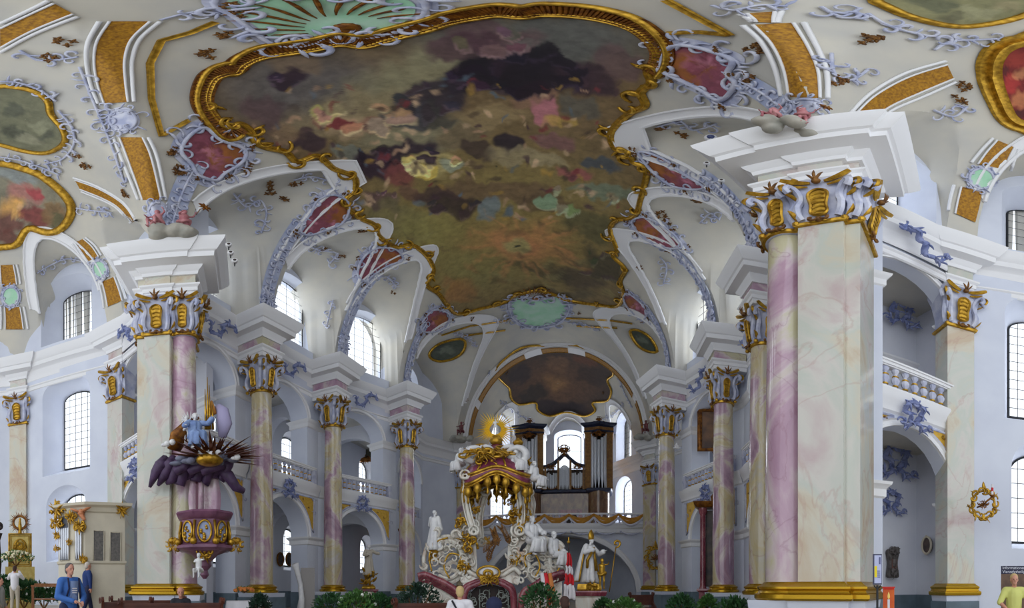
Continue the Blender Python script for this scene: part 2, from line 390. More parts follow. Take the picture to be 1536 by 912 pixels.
# floor
fl = MB(); fl.box((0, 22, -.1), (52, 66, .2)); struct(fl.build('floor', FLOORM, None, 0))
CORN = [(0, 13.35), (.06, 13.4), (.06, 13.62), (.14, 13.72), (.2, 13.95), (.26, 14.0), (.62, 14.12), (.64, 14.38), (.72, 14.42), (.86, 14.62), (.98, 14.8), (1.0, 14.9), (-.3, 14.95)]
CORNW = [(a * .6 if a > 0 else a, b) for a, b in CORN]
BAL = []      # gallery parapets to build later: (wall, x0, x1)
SPAN = []
for s in (-1, 1):
    side = 'left' if s < 0 else 'right'
    pts = [(s * 10.0, 9.9), (s * 10.9, 15.1), (s * 11.1, 21.2), (s * 9.1, 27.3)]
    arc = []
    ctr = (0, 18)
    for i in range(3):
        p0, p1 = pts[i], pts[i + 1]; L = math.dist(p0, p1); c = L / 2 + (.15 if i == 0 else 0); hw = min(2.0, L / 2 - .95)
        W = Wall('wall_' + side, p0, p1, 0, ZC - .3, 1.15, [dict(c=c, hw=hw, z0=.01, zs=4.15, rise=2.0), dict(c=c, hw=hw, z0=7.25, zs=11.1, rise=1.7)], ctr)
        arc.append((W, c, hw))
        # clerestory
        C = Wall('wall_' + side, p0, p1, ZC - .3, 23.2, .9, [dict(c=c + .85, hw=1.55, z0=16.2, zs=20.1, rise=.9, splay=.25, sill=1)], ctr)
        window(C, c + .85, 1.55, 16.2, 20.1, .9, .6, 4, 8)
    # bay from pier to the transept pilaster
    p0, p1 = (s * 9.4, 10.05), (s * 15.2, 10.6); L = math.dist(p0, p1)
    W = Wall('wall_' + side, p0, p1, 0, ZC - .3, .55, [dict(c=3.1, hw=2.05, z0=.01, zs=4.15, rise=2.1), dict(c=3.1, hw=2.05, z0=7.25, zs=11.1, rise=1.7)], (s * 12, 0))
    arc.append((W, 3.1, 2.05))
    C = Wall('wall_' + side, p0, p1, ZC - .3, 22.2, 1.4, [dict(c=3.0, hw=.95, z0=16.3, zs=19.0, rise=.6, splay=.4, sill=1)], (s * 12, 0))
    window(C, 3.0, .95, 16.3, 19.0, .6, 1.32, 4, 7)
    for k, (W, c, hw) in enumerate(arc):
        if k < 3 or True:
            W.archivolt(c, hw, 4.15, 4.15, 2.0 if k < 3 else 2.1); W.archivolt(c, hw, 11.1, 11.1, 1.7, .2)
        for a, b in ((.0, c - hw), (c + hw, W.L)):
            if b - a > .2: W.impost(a, b, 4.2, W.thick + .04); W.impost(a, b, 11.2, W.thick + .04, h=.5)
        # slab edge
        sl = MB(); q = [W.w(.05, 0, 0), W.w(W.L - .05, 0, 0)]; P = [(v.x, v.y) for v in q]
        if s * 1 > 0 and k < 3 or (s < 0 and k == 3): P = P[::-1]
        # keep the profile on the inner side
        d = Vector(P[1]) - Vector(P[0]); n = Vector((d.y, -d.x))
        if n.dot(W.n) < 0: P = P[::-1]
        sl.mould(P, [(0, 6.55), (.08, 6.62), (.1, 6.8), (.2, 6.95), (.24, 7.15), (.26, 7.25), (-.9, 7.26)], closed=False); sl.build('gallery_edge', WHITE2, W.o, 30)
        dd = MB(); 
        for a, b in ((.0, c - hw), (c + hw, W.L)):
            m_ = (a + b) / 2; v = W.w(m_, .55, -W.thick / 2); dd.box(v, (b - a + .04, W.thick + .06, 1.1), math.atan2(W.d.y, W.d.x))
        dd.build('dado', TEAL, W.o, 0)
        BAL.append((W, c, hw, side, k)); 
    # west bay of the nave
    q = [(s * 9.1, 27.3), (s * 11.0, 31.2), (s * 11.0, 36.5), (s * 8.9, 40.4)]
    Wall('wall_' + side, q[0], q[1], 0, 23.4, .8, [], (0, 33))
    W = Wall('wall_' + side, q[1], q[2], 0, 7.25, 1.0, [dict(c=2.65, hw=2.1, z0=.01, zs=4.1, rise=2)], (0, 33)); W.archivolt(2.65, 2.1, 4.1, 4.1, 2)
    W2 = Wall('wall_' + side, q[1], q[2], 7.25, 23.4, 1.0, [dict(c=2.65, hw=2.3, z0=7.3, zs=10.4, rise=2), dict(c=2.65, hw=1.3, z0=16.4, zs=19.8, rise=.8, splay=.4, sill=1)], (0, 33)); window(W2, 2.65, 1.3, 16.4, 19.8, .8, .92)
    W2.archivolt(2.65, 2.3, 10.4, 10.4, 2)
    BAL.append((W, 2.65, 2.3, side, 4))
    Wall('wall_' + side, q[2], q[3], 0, 23.4, .8, [], (0, 33))
    # aisle: outer wall, gallery floor and ceiling
    out = [((s * 15.3, 11.6), (s * 15.3, 19.9), [(5.4, 3)]), ((s * 15.3, 19.9), (s * 15.3, 28.4), [(4.3, 3)]), ((s * 14.4, 28.4), (s * 14.4, 37.2), [(4.3, 3)])]
    for p0, p1, ws in out:
        ops = []
        for c, _ in ws: ops += [dict(c=c, hw=.95, z0=8.3, zs=11.3, rise=.8, splay=.35, sill=1), dict(c=c, hw=.8, z0=2.8, zs=4.6, rise=.8, splay=.3, sill=1)]
        W = Wall('wall_' + side, p0, p1, 0, 13.4, .7, ops, (0, 22), ROOM)
        for c, _ in ws: window(W, c, .95, 8.3, 11.3, .8, .62, 3, 7); window(W, c, .8, 2.8, 4.6, .8, .62, 3, 5)
        dd = MB(); dd.box(W.w(W.L / 2, .55, .03), (W.L, .06, 1.1), math.atan2(W.d.y, W.d.x)); dd.build('dado', TEAL, W.o, 0)
    for nm, z0, z1 in (('floor', 6.55, 7.2), ('ceiling', 13.1, 13.4)):
        mb = MB(); poly = [(s * 10.9, 10.6), (s * 11.9, 15), (s * 12.1, 21), (s * 10.1, 27.2), (s * 11.8, 31.5), (s * 11.8, 37.3), (s * 15.4, 37.3), (s * 16.2, 11.4), (s * 15.3, 10.7)]
        if s > 0: pass
        area = sum(poly[i][0] * poly[(i + 1) % 9][1] - poly[(i + 1) % 9][0] * poly[i][1] for i in range(9))
        if area < 0: poly = poly[::-1]
        mb.mould(poly, [(0, z0), (0, z1)]); struct(mb.build(nm, CREAM, None, 0))
    Wall('wall_' + side, (s * 11.0, 37.4), (s * 15.4, 37.4), 0, 13.4, .5, [], (0, 20), ROOM)
    for yy in (14.95, 21.2, 27.4):   # cross arches in the aisle
        xi = {14.95: 12.0, 21.2: 12.2, 27.4: 10.2}[yy]
        L = 15.3 - xi
        W = Wall('wall_' + side, (s * xi, yy - .3), (s * 15.3, yy - .3), 0, 13.1, .6, [dict(c=L / 2, hw=L / 2 - .35, z0=.01, zs=4.3, rise=1.6), dict(c=L / 2, hw=L / 2 - .35, z0=7.3, zs=10.6, rise=1.6)], (0, 0), ROOM)
    BW = Wall('wall_' + side, (s * 11.6, 13.3), (s * 15.3, 13.3), 0, 13.1, .4, [], (s * 12, 0), ROOM); BW.impost(0, 1.5, 3.9, .3); BW.impost(0, BW.L, 10.6, .3)
    mb = MB(); mb.box(BW.w(BW.L / 2, .55, .03), (BW.L, .06, 1.1)); mb.build('dado', TEAL, BW.o, 0)
    # transept window wall
    p0, p1 = (s * 14.5, 10.55), (s * 20.2, 7.0); L = math.dist(p0, p1); c = L / 2 - .05
    W = Wall('wall_' + side, p0, p1, 0, ZC - .3, 1.3, [dict(c=c, hw=.95, z0=7.9, zs=12.0, rise=.5, splay=.55, sill=1), dict(c=c, hw=.95, z0=3.0, zs=5.6, rise=.8, splay=.3, sill=1)], (s * 12, 0))
    window(W, c, .95, 7.9, 12.0, .5, 1.22, 5, 11); window(W, c, .95, 3.0, 5.6, .8, 1.22, 5, 6)
    C = Wall('wall_' + side, p0, p1, ZC - .3, 22.2, 1.3, [dict(c=c, hw=1.0, z0=16.1, zs=19.3, rise=.5, splay=.6, sill=1)], (s * 12, 0))
    window(C, c, 1.0, 16.1, 19.3, .5, 1.22, 5, 7)
    W = Wall('wall_' + side, (s * 19.9, 7.3), (s * 22.4, 2.6), 0, 22, .8, [], (s * 12, 0))
    W = Wall('wall_' + side, (s * 22.4, 2.6), (s * 22.8, -3), 0, 22, .8, [], (s * 12, 0))
    # running cornices
    runs = [[(s * 22.8, -3), (s * 22.4, 2.6), (s * 19.95, 7.15), (s * 14.9, 10.4), (s * 9.6, 10.05)], [(s * 10.0, 9.9), (s * 10.45, 12.5), (s * 10.9, 15.1), (s * 11.1, 18.1), (s * 11.1, 21.2), (s * 10.2, 24.3), (s * 9.1, 27.3), (s * 11.0, 31.2), (s * 11.0, 36.5), (s * 8.9, 40.4)],
            [(s * 8.35, 40.6), (s * 8.35, 44.5), (s * 4.7, 50.6), (s * 3.3, 51.6), (0, 51.6)]]
    for kk, P in enumerate(runs):
        mb = MB()
        if s > 0: P = P[::-1] if kk == 0 else P
        else: P = P if kk == 0 else P[::-1]
        d = Vector(P[1]) - Vector(P[0]); n = Vector((d.y, -d.x)); tgt = Vector((s * 12, 0)) if kk == 0 else Vector((0, 25 if kk == 1 else 44))
        if n.dot(tgt - Vector(P[0])) < 0: P = P[::-1]
        mb.mould(P, CORNW, closed=False); struct(mb.build('trim_%d' % (kk + 1 + (3 if s > 0 else 0)), WHITE2, None, 30))
        if kk < 2:
            mb = MB(); mb.mould(P, [(0, 12.72), (.06, 12.76), (.06, 12.95), (.12, 13.0), (.12, 13.06), (-.1, 13.08)], closed=False); struct(mb.build('trim_%d' % (kk + 7 + (3 if s > 0 else 0)), WHITE2, None, 30))
# west (organ) bay
ob = [(-8.35, 40.6), (-8.35, 44.5), (-4.7, 50.6), (-3.3, 51.6), (3.3, 51.6), (4.7, 50.6), (8.35, 44.5), (8.35, 40.6)]
for i in range(7):
    p0, p1 = ob[i], ob[i + 1]; L = math.dist(p0, p1)
    ops = []
    if i in (1, 5): ops = [dict(c=L / 2, hw=1.15, z0=15.4, zs=19.4, rise=1.1, splay=.3, sill=1), dict(c=L / 2, hw=1.25, z0=8.6, zs=11.8, rise=1.1, splay=.3, sill=1)]
    if i == 3: ops = [dict(c=L / 2 + .5, hw=1.35, z0=15.4, zs=19.2, rise=.5, splay=.35, sill=1)]
    W = Wall('wall_back', p0, p1, 0, 23.5, 1.0, ops, (0, 45))
    for k, op in enumerate(ops): window(W, op['c'], op['hw'], op['z0'], op['zs'], op['rise'], .92, 5 if i != 3 else 2, 8 if i != 3 else 2, border='blue' if i == 3 else True)
# wall that carries the organ gallery: wide low arch
GW = Wall('wall_back', (-8.6, 42.6), (8.6, 42.6), 0, 7.3, 1.2, [dict(c=8.9, hw=7.2, z0=.01, zs=.9, rise=5.4)], (0, 30))
GW.archivolt(8.9, 7.2, .9, .9, 5.4, .5, .12)
mb = MB(); mb.box((0, 47, 7.05), (17, 9.4, .4)); struct(mb.build('floor', CREAM, None, 0))
mb = MB(); mb.mould([(-8.6, 42.6), (-4.5, 42.4), (0, 42.0), (4.5, 42.4), (8.6, 42.6)][::1], [(0, 6.4), (.1, 6.5), (.12, 6.8), (.25, 6.95), (.3, 7.2), (.32, 7.3), (-1, 7.31)], closed=False); struct(mb.build('trim_20', WHITE2, None, 30))
# rear door wall under the gallery
BWL = Wall('wall_back', (-8, 51.3), (8, 51.3), 0, 6.9, .4, [dict(c=13.2, hw=.5, z0=.01, zs=2.1, rise=.01)], (0, 30))
dm = MB(); dm.box((5.2, 51.45, 1.05), (1.0, .1, 2.1)); struct(dm.build('door_1', DARK, None, 0))
# ------------------------------------------------------------------ ornament generators
def scroll(mb, c, T, B, N, R, a0, hand=1, turns=.8, r=.05, n=5, steps=13, flat=1.):
    pts = []; rr = []
    for k in range(steps):
        t = k / (steps - 1); rad = R * (1 - .82 * t); a = a0 + hand * turns * 2 * PI * t
        pts.append(c + T * (math.cos(a) * rad) + B * (math.sin(a) * rad) + N * (r * .5 + r * math.sin(PI * t)))
        rr.append(r * (.35 + .8 * math.sin(PI * min(1, .15 + t * .75))))
    mb.tube(pts, rr, n, flat=flat)
def leaf(mb, c, D, N, L, w, n=5):
    D = D.normalized(); pts = []; rr = []
    for k in range(6):
        t = k / 5; pts.append(c + D * (L * t) + N * (.03 + .15 * L * math.sin(PI * t * .9))); rr.append(w * (.15 + math.sin(PI * (.1 + .88 * t))))
    mb.tube(pts, rr, n, flat=.5)
def basis(N, up=Vector((0, 0, 1))):
    N = Vector(N).normalized(); T = up.cross(N)
    T = T.normalized() if T.length > 1e-3 else Vector((1, 0, 0)); return T, N.cross(T).normalized(), N
def rocaille(mb, c, N, size, seed=0, k=7, r=.05, up=Vector((0, 0, 1)), sx=1., leaves=5):
    """symmetric cluster of C-scrolls and leaves"""
    R = random.Random(seed); T, B, N = basis(N, up); c = Vector(c)
    for i in range(k):
        a = R.uniform(-.4, PI * .5 + .4); d = R.uniform(.15, .75) * size; q = R.uniform(.22, .5) * size; a0 = R.uniform(0, 6.28); h = R.choice((-1, 1)); tr = R.uniform(.55, .95)
        for m in (-1, 1):
            p = c + T * (m * math.cos(a) * d * sx) + B * (math.sin(a) * d - .15 * size) + N * R.uniform(0, .06) * size
            scroll(mb, p, T * m, B, N, q, a0, h, tr, r * R.uniform(.7, 1.2) * size)
    for i in range(leaves):
        a = -PI / 2 + (i + .5) / leaves * PI + R.uniform(-.2, .2)
        for m in (-1, 1): leaf(mb, c, (T * (m * math.cos(a) * sx) + B * math.sin(a)), N, size * R.uniform(.6, 1.05), .06 * size)
def acanthus(mb, c, N, size, seed=0, mirror=True, drop=1.):
    """broad S-curved stucco leaf, its side leaves following the stem"""
    R = random.Random(seed); T, B, N = basis(N); c = Vector(c)
    for m in ((-1, 1) if mirror else (R.choice((-1, 1)),)):
        P = [(.0, .45), (.22, .5), (.42, .3), (.4, .02), (.2, -.18), (.22, -.45 * drop), (.45, -.6 * drop), (.75, -.5 * drop)] if mirror else [(-.9, .25), (-.6, .5), (-.25, .4), (0, .1), (.1, -.3), (.4, -.6), (.8, -.5), (1.0, -.2)]
        Q = [c + T * (m * x * size) + B * (z * size) + N * (.1 * size * math.sin(i)) for i, (x, z) in enumerate(smooth_poly(P, 4, False))]
        n = len(Q); mb.tube(Q, [size * (.05 + .085 * math.sin(PI * min(1, .1 + i / n))) for i in range(n)], 7, flat=.6)
        for i in range(2, n - 1, 2):
            D = (Q[i + 1] - Q[i - 1]).normalized(); S_ = N.cross(D)
            for k in (-1, 1): leaf(mb, Q[i], D * .9 + S_ * k * .8, N, size * R.uniform(.22, .36), size * .05)
        scroll(mb, Q[-1], T * m, B, N, size * .2, 0, 1, 1, size * .05); scroll(mb, Q[0], T * m, B, N, size * .18, 2, -1, 1, size * .05)
def band(mb, pts, nrm, width, seed=0, step=.5, r=.045, spine=True):
    step *= .62; r *= .68
    """rocaille running along a path on a surface"""
    R = random.Random(seed); P = [Vector(p) for p in pts]; acc = 0; side = 1
    if spine: mb.tube([p + n * .03 for p, n in zip(P, nrm)], [r * 1.3] * len(P), 5)
    for i in range(1, len(P)):
        d = P[i] - P[i - 1]; acc += d.length
        if acc < step: continue
        acc = 0; D = d.normalized(); N = nrm[i]; S = N.cross(D).normalized(); side = -side
        q = width * R.uniform(.3, .62)
        scroll(mb, P[i] + S * (side * q * .8), D, S * side, N, q, -PI / 2 + R.uniform(-.5, .5), R.choice((1, -1)), R.uniform(.6, .95), r * R.uniform(.8, 1.4))
        if R.random() < .6: leaf(mb, P[i], (S * -side + D * R.uniform(-.8, .8)), N, width * R.uniform(.5, .9), r * 1.1)
def sprig(mb, c, N, size, seed=0, up=Vector((0, 0, 1))):
    R = random.Random(seed); T, B, N = basis(N, up); c = Vector(c)
    for i in range(R.randint(4, 6)):
        a = R.uniform(0, 6.28); p = c + (T * math.cos(a) + B * math.sin(a)) * size * R.uniform(.1, .6)
        for k in range(4):
            b = k * PI / 2 + a; leaf(mb, p, T * math.cos(b) + B * math.sin(b), N, size * .28, size * .08, 4)
# ------------------------------------------------------------------ the giant order
Z0, Z1, ZE = 1.5, 10.75, 12.5
def arc(c, r, a0, a1, n=10): return [(c[0] + r * math.cos(a0 + (a1 - a0) * k / n), c[1] + r * math.sin(a0 + (a1 - a0) * k / n)) for k in range(n + 1)]
BASEP = [(.20, 1.12), (.24, 1.16), (.24, 1.24), (.17, 1.27), (.14, 1.32), (.18, 1.36), (.18, 1.40), (.08, 1.45), (.03, 1.5), (-.1, 1.5)]
PLP = [(.26, 0), (.26, .95), (.22, .96), (.22, 1.1), (.25, 1.12), (-.1, 1.12)]
ENT_A = [(-.1, 12.5), (.0, 12.5), (0, 12.72), (.05, 12.74), (.05, 12.92), (.13, 13.0), (.14, 13.08), (-.1, 13.08)]
ENT_F = [(-.03, 13.08), (-.03, 13.62)]
ENT_C = [(-.1, 13.6), (.05, 13.6), (.08, 13.76), (.2, 13.88), (.24, 13.98), (.30, 14.0), (.62, 14.08), (.64, 14.34), (.72, 14.38), (.86, 14.6), (.97, 14.78), (1.0, 14.92), (-.1, 14.98)]
def capital(par, outline, corners, faces, w=1., round_=False):
    """gilded composite capital; corners = [(pt, dir)], faces = [(mid, normal, width)]"""
    mb = MB(); mb.mould(outline, [(0, Z1 - .1), (0, Z1 + .1), (.02, Z1 + .6), (.1, Z1 + 1.2), (.18, Z1 + 1.55), (.2, ZE - .1), (.2, ZE)])
    cap = localpart(mb, 'capital', LAV, par)
    mb = MB(); mb.mould(outline, [(0, Z1 - .09), (.07, Z1 - .08), (.09, Z1), (.05, Z1 + .06), (.0, Z1 + .07)]); localpart(mb, 'astragal', GOLD, cap)
    h = ZE - Z1
    for p, d in corners:
        p = Vector((*p, 0)); d = Vector((*d, 0)).normalized(); T = Vector((-d.y, d.x, 0)); U = Vector((0, 0, 1))
        mb = MB()
        for m in (-.5, .5):
            o = p + T * (m * .26 * w)
            pts = [o + d * x * w + U * z for x, z in ((.02, Z1 + .12), (.14, Z1 + .3), (.16, Z1 + .6), (.08, Z1 + .85), (.08, Z1 + 1.1), (.22, Z1 + 1.35), (.42, Z1 + 1.42), (.5, Z1 + 1.25), (.4, Z1 + 1.15))]
            mb.tube([Vector(q) for q in smooth_poly([tuple(q) for q in pts], 3, False)], .1 * w, 6)
        localpart(mb, 'scroll_bracket', LAV, cap)
        mb = MB()
        scroll(mb, p + d * .42 * w + U * (Z1 + 1.33), d, U, T, .24 * w, 2.2, -1, 1.15, .06 * w, steps=18)
        leaf(mb, p + d * .12 * w + U * (Z1 + .15), d + U * 1.2, T, .4 * w, .07 * w); leaf(mb, p + d * .1 * w + U * (Z1 + 1.0), d + U * .4, T, .4 * w, .06 * w)
        mb.ball(p + d * .1 * w + U * (Z1 + .02), .11 * w, 8, 5)
        localpart(mb, 'volute', GOLD, cap)
    for (mx, nx, wd) in faces:
        c = Vector((*mx, 0)); N = Vector((*nx, 0)).normalized(); T = Vector((-N.y, N.x, 0)); U = Vector((0, 0, 1))
        mb = MB(); rr = wd / 2 + .22 * w
        for m in (-1, 1):   # abacus bars rising to the corners
            pts = [c + N * (.22 + .16 * t * t) * 1 + T * (m * rr * t) + U * (ZE - .2 + .16 * t * t) for t in (.22, .45, .7, .9, 1.05)]
            mb.tube(pts, [.05, .08, .09, .09, .07], 4)
            pts = [c + N * (.2 + .12 * t * t) + T * (m * rr * t) + U * (ZE - .36 + .12 * t * t) for t in (.3, .5, .7, .9)]
            mb.tube(pts, [.03, .05, .05, .04], 4)
        localpart(mb, 'abacus_moulding', GOLD, cap)
        mb = MB(); q = wd * .21
        out = smooth_poly([(-q, Z1 + 1.05), (0, Z1 + 1.22), (q, Z1 + 1.05), (q * .8, Z1 + .6), (q * .85, Z1 + .3), (0, Z1 + .22), (-q * .85, Z1 + .3), (-q * .8, Z1 + .6)], 4)
        base = [c + N * (.03 + .13 * (z - Z1 - .2)) + T * x + U * z for x, z in out]; top = [b + N * .06 for b in base]; n_ = len(out)
        mb.add(base + top, [tuple(range(n_, 2 * n_))] + [(k, (k + 1) % n_, n_ + (k + 1) % n_, n_ + k) for k in range(n_)])
        mb.tube([b + N * .02 for b in top], .035, 4, closed=True)
        for k in range(5):
            zz = Z1 + .35 + k * .17; pts = [c + N * (.1 + .13 * (zz - Z1 - .2)) + T * (q * .7 * math.sin(j)) + U * (zz + .03 * math.cos(3 * j)) for j in (-1.2, -.4, .4, 1.2)]; mb.tube(pts, .03, 4)
        localpart(mb, 'gilt_panel', GOLD, cap)
        mb = MB()
        for k in range(3): leaf(mb, c + N * .3 + U * (ZE - .25), U + T * (k - 1) * .6 + N * .2, N, .42 - .08 * abs(k - 1), .035)
        mb.ball(c + N * .3 + U * (ZE - .22), .1, 8, 6); mb.ball(c + N * .1 + U * (Z1 + .02), .09, 8, 6); scroll(mb, c + N * .12 + T * .14 + U * (Z1 + .05), T, U, N, .12, 3, 1, .8, .035); scroll(mb, c + N * .12 - T * .14 + U * (Z1 + .05), -T, U, N, .12, 3, 1, .8, .035)
        localpart(mb, 'rosette', BROWN, cap)
    return cap
def entablature(par, poly, frieze_m=MARP, k=1.):
    mb = MB(); mb.mould(poly, ENT_A); e = localpart(mb, 'entablature', WHITE2, par, 30)
    mb = MB(); mb.mould(poly, ENT_F); localpart(mb, 'frieze', frieze_m, e, 0)
    mb = MB(); mb.mould(poly, [(a * k, b) for a, b in ENT_C]); localpart(mb, 'cornice', WHITE2, e, 30)
def round_column(label, x, y, rz):
    t = thing('marble_column', label, 'column', (x, y, 0), rz, 'giant round marble columns')
    sq = [(-1.0, -.62), (.62, -.62), (.62, .62), (-1.0, .62)]
    mb = MB(); mb.mould([(-.62, -.62), (.62, -.62), (.62, .62), (-.62, .62)], [(.16, 0), (.16, .93), (.12, .94)], True); localpart(mb, 'plinth', TEAL, t, 0)
    mb = MB(); mb.mould([(-.62, -.62), (.62, -.62), (.62, .62), (-.62, .62)], [(.12, .94), (.14, 1.12)]); localpart(mb, 'plinth_cap', WHITE, t, 0)
    c = arc((0, 0), .53, 0, 2 * PI, 32)[:-1]
    mb = MB(); mb.mould(c, BASEP); localpart(mb, 'base_moulding', GOLDB, t)
    mb = MB(); mb.lathe([(.53, 1.5), (.53, 4), (.50, 7.5), (.46, 10.75)], n=40); localpart(mb, 'shaft', MARB, t)
    cc = arc((0, 0), .46, 0, 2 * PI, 24)[:-1]; k = .40
    capital(t, cc, [((a * k, b * k), (a, b)) for a, b in ((1, 1), (1, -1), (-1, 1), (-1, -1))], [((.44, 0), (1, 0), .66), ((0, .44), (0, 1), .66), ((0, -.44), (0, -1), .66)], .8)
    entablature(t, sq, MARP, .78); return t
def pilaster(label, x, y, rz, w=.5, d=.3, group='transept pilasters', m=MARG, dbl=False):
    t = thing('marble_pilaster', label, 'pilaster', (x, y, 0), rz, group)
    P = [(-.5, -w), (d, -w), (d, w), (-.5, w)]
    if dbl: P = [(-.7, -w - .35), (d - .2, -w - .35), (d - .2, -w), (d, -w), (d, w), (d - .2, w), (d - .2, w + .35), (-.7, w + .35)]
    mb = MB(); mb.mould(P, [(.12, 0), (.12, .93), (.1, .94)]); localpart(mb, 'plinth', TEAL, t, 0)
    mb = MB(); mb.mould(P, [(.08, .94), (.1, 1.12)]); localpart(mb, 'plinth_cap', WHITE, t, 0)
    mb = MB(); mb.mould(P, [(a * .7, b) for a, b in BASEP]); localpart(mb, 'base_moulding', GOLDB, t)
    mb = MB(); mb.mould(P, [(0, 1.5), (0, Z1)]); localpart(mb, 'shaft', m, t, 20)
    capital(t, P, [((d - .05, w - .05), (1, 1)), ((d - .05, -w + .05), (1, -1))], [((d, 0), (1, 0), 2 * w)], .8)
    entablature(t, P, MARG, .8); return t
def pier(label, x, y, rz, my, S=1.):
    t = thing('crossing_pier', label, 'pier', (x, y, 0), rz, 'crossing piers')
    def Q(P):
        P = [(a * S, b * my * S) for a, b in P]; return P if my > 0 else P[::-1]
    col = arc((.28, 1.0), .6, -.62, PI * .75, 14)
    full = Q([(-.9, -.95), (.8, -.95), (.8, -.6), (.98, -.6), (.98, .5), (.8, .5)] + col + [(-.9, 1.45)])
    plin = Q([(-.9, -.95), (.82, -.95), (.82, -.6), (1.0, -.6), (1.0, .55), (.92, .55), (.92, 1.62), (-.9, 1.62)])
    mb = MB(); mb.mould(plin, [(.16, 0), (.16, .93), (.12, .94)]); localpart(mb, 'plinth', TEAL, t, 0)
    mb = MB(); mb.mould(plin, [(.12, .94), (.14, 1.12)]); localpart(mb, 'plinth_cap', WHITE, t, 0)
    mb = MB(); mb.mould(full, BASEP); localpart(mb, 'base_moulding', GOLDB, t)
    mb = MB(); mb.mould(Q([(-.9, -.95), (.8, -.95), (.8, -.6), (.86, -.6), (.86, .55), (.6, .55), (.6, 1.2), (-.9, 1.2)]), [(0, 1.5), (0, Z1)]); localpart(mb, 'shaft', MARG, t, 20)
    mb = MB(); mb.mould(Q([(.5, -.6), (.98, -.6), (.98, .5), (.5, .5)]), [(0, 1.5), (0, Z1)]); localpart(mb, 'pilaster_strip', MARG, t, 20)
    mb = MB(); mb.lathe([(.6 * S, 1.5), (.6 * S, 4), (.56 * S, 8), (.53 * S, Z1)], (.28 * S, 1.0 * my * S, 0), 40); localpart(mb, 'attached_column', MARP, t)
    cs = [((.95, -.57), (1, -1)), ((.95, .47), (1, .7)), ((.8, -.92), (.8, -1)), ((.75, 1.42), (1, 1)), ((-.1, 1.5), (-.6, 1))]
    fs = [((.98, -.05), (1, 0), 1.1), ((.85, 1.02), (1, 0.1), .8), ((.3, 1.58), (.1, 1), .7), ((-.05, -.95), (0, -1), 1.3)]
    capital(t, full, [((a * S, b * my * S), (c, d * my)) for (a, b), (c, d) in cs], [((a * S, b * my * S), (c, d * my), w * S) for (a, b), (c, d), w in fs], S)
    entablature(t, plin, MARG); return t
PIERL = pier('marble pier with attached mauve column, carrying the gilded pulpit', -8.75, 8.9, -PI / 4, 1, .78)
PIERR = pier('largest marble pier, filling the right foreground beside the sign stand', 8.95, 8.6, -3 * PI / 4, -1, .86)
nth = ['nearest the pier', 'second from the pier, flanked by gallery arches', 'farthest, beside the mercy altar']
for s in (-1, 1):
    sd = 'left' if s < 0 else 'right'
    for (x, y, a), lb in zip([(9.85, 15.1, 0), (10.05, 21.2, 0), (8.1, 26.9, -.35)], nth):
        round_column('pink and yellow marble column on the %s side of the nave, %s' % (sd, lb), s * x, y, (a if s < 0 else PI - a))
    pilaster('pale marble pilaster in the %s transept, next to the crossing pier' % sd, s * 14.6, 10.45, math.atan2(-10.45, -s * 2.6))
    pilaster('pale marble pilaster in the %s transept, at the picture edge' % sd, s * 19.9, 7.15, math.atan2(-7.15, -s * 7.9))
    pilaster('distant marble pilaster on the %s side of the organ arch' % sd, s * 8.75, 40.6, math.atan2(-1.0, -s * .9), .55, .35, 'organ arch pilasters', MARB, True)
# ------------------------------------------------------------------ parapets and spandrels of the arcades
def baluster_mesh():
    mb = MB(); mb.lathe([(.07, 0), (.09, .04), (.05, .08), (.04, .14), (.1, .26), (.11, .34), (.06, .46), (.045, .54), (.09, .62), (.1, .68), (.07, .72)], n=8, sx=1.3); return mb
def ring_mesh():
    mb = MB(); mb.lathe([(.05, .40), (.085, .43), (.085, .47), (.05, .5)], n=8, sx=1.3); mb.lathe([(.06, .1), (.08, .12), (.08, .15), (.05, .17)], n=8, sx=1.3); return mb
bal0 = ring0 = None
loc = {('left', 3): 'beside the left transept window', ('left', 0): 'in the bay behind the pulpit', ('left', 1): 'in the second left bay', ('left', 2): 'in the third left bay', ('left', 4): 'far beyond the left columns',
       ('right', 3): 'right of the foreground pier', ('right', 0): 'half hidden by the foreground pier', ('right', 1): 'in the second right bay', ('right', 2): 'in the third right bay', ('right', 4): 'far beyond the right columns'}
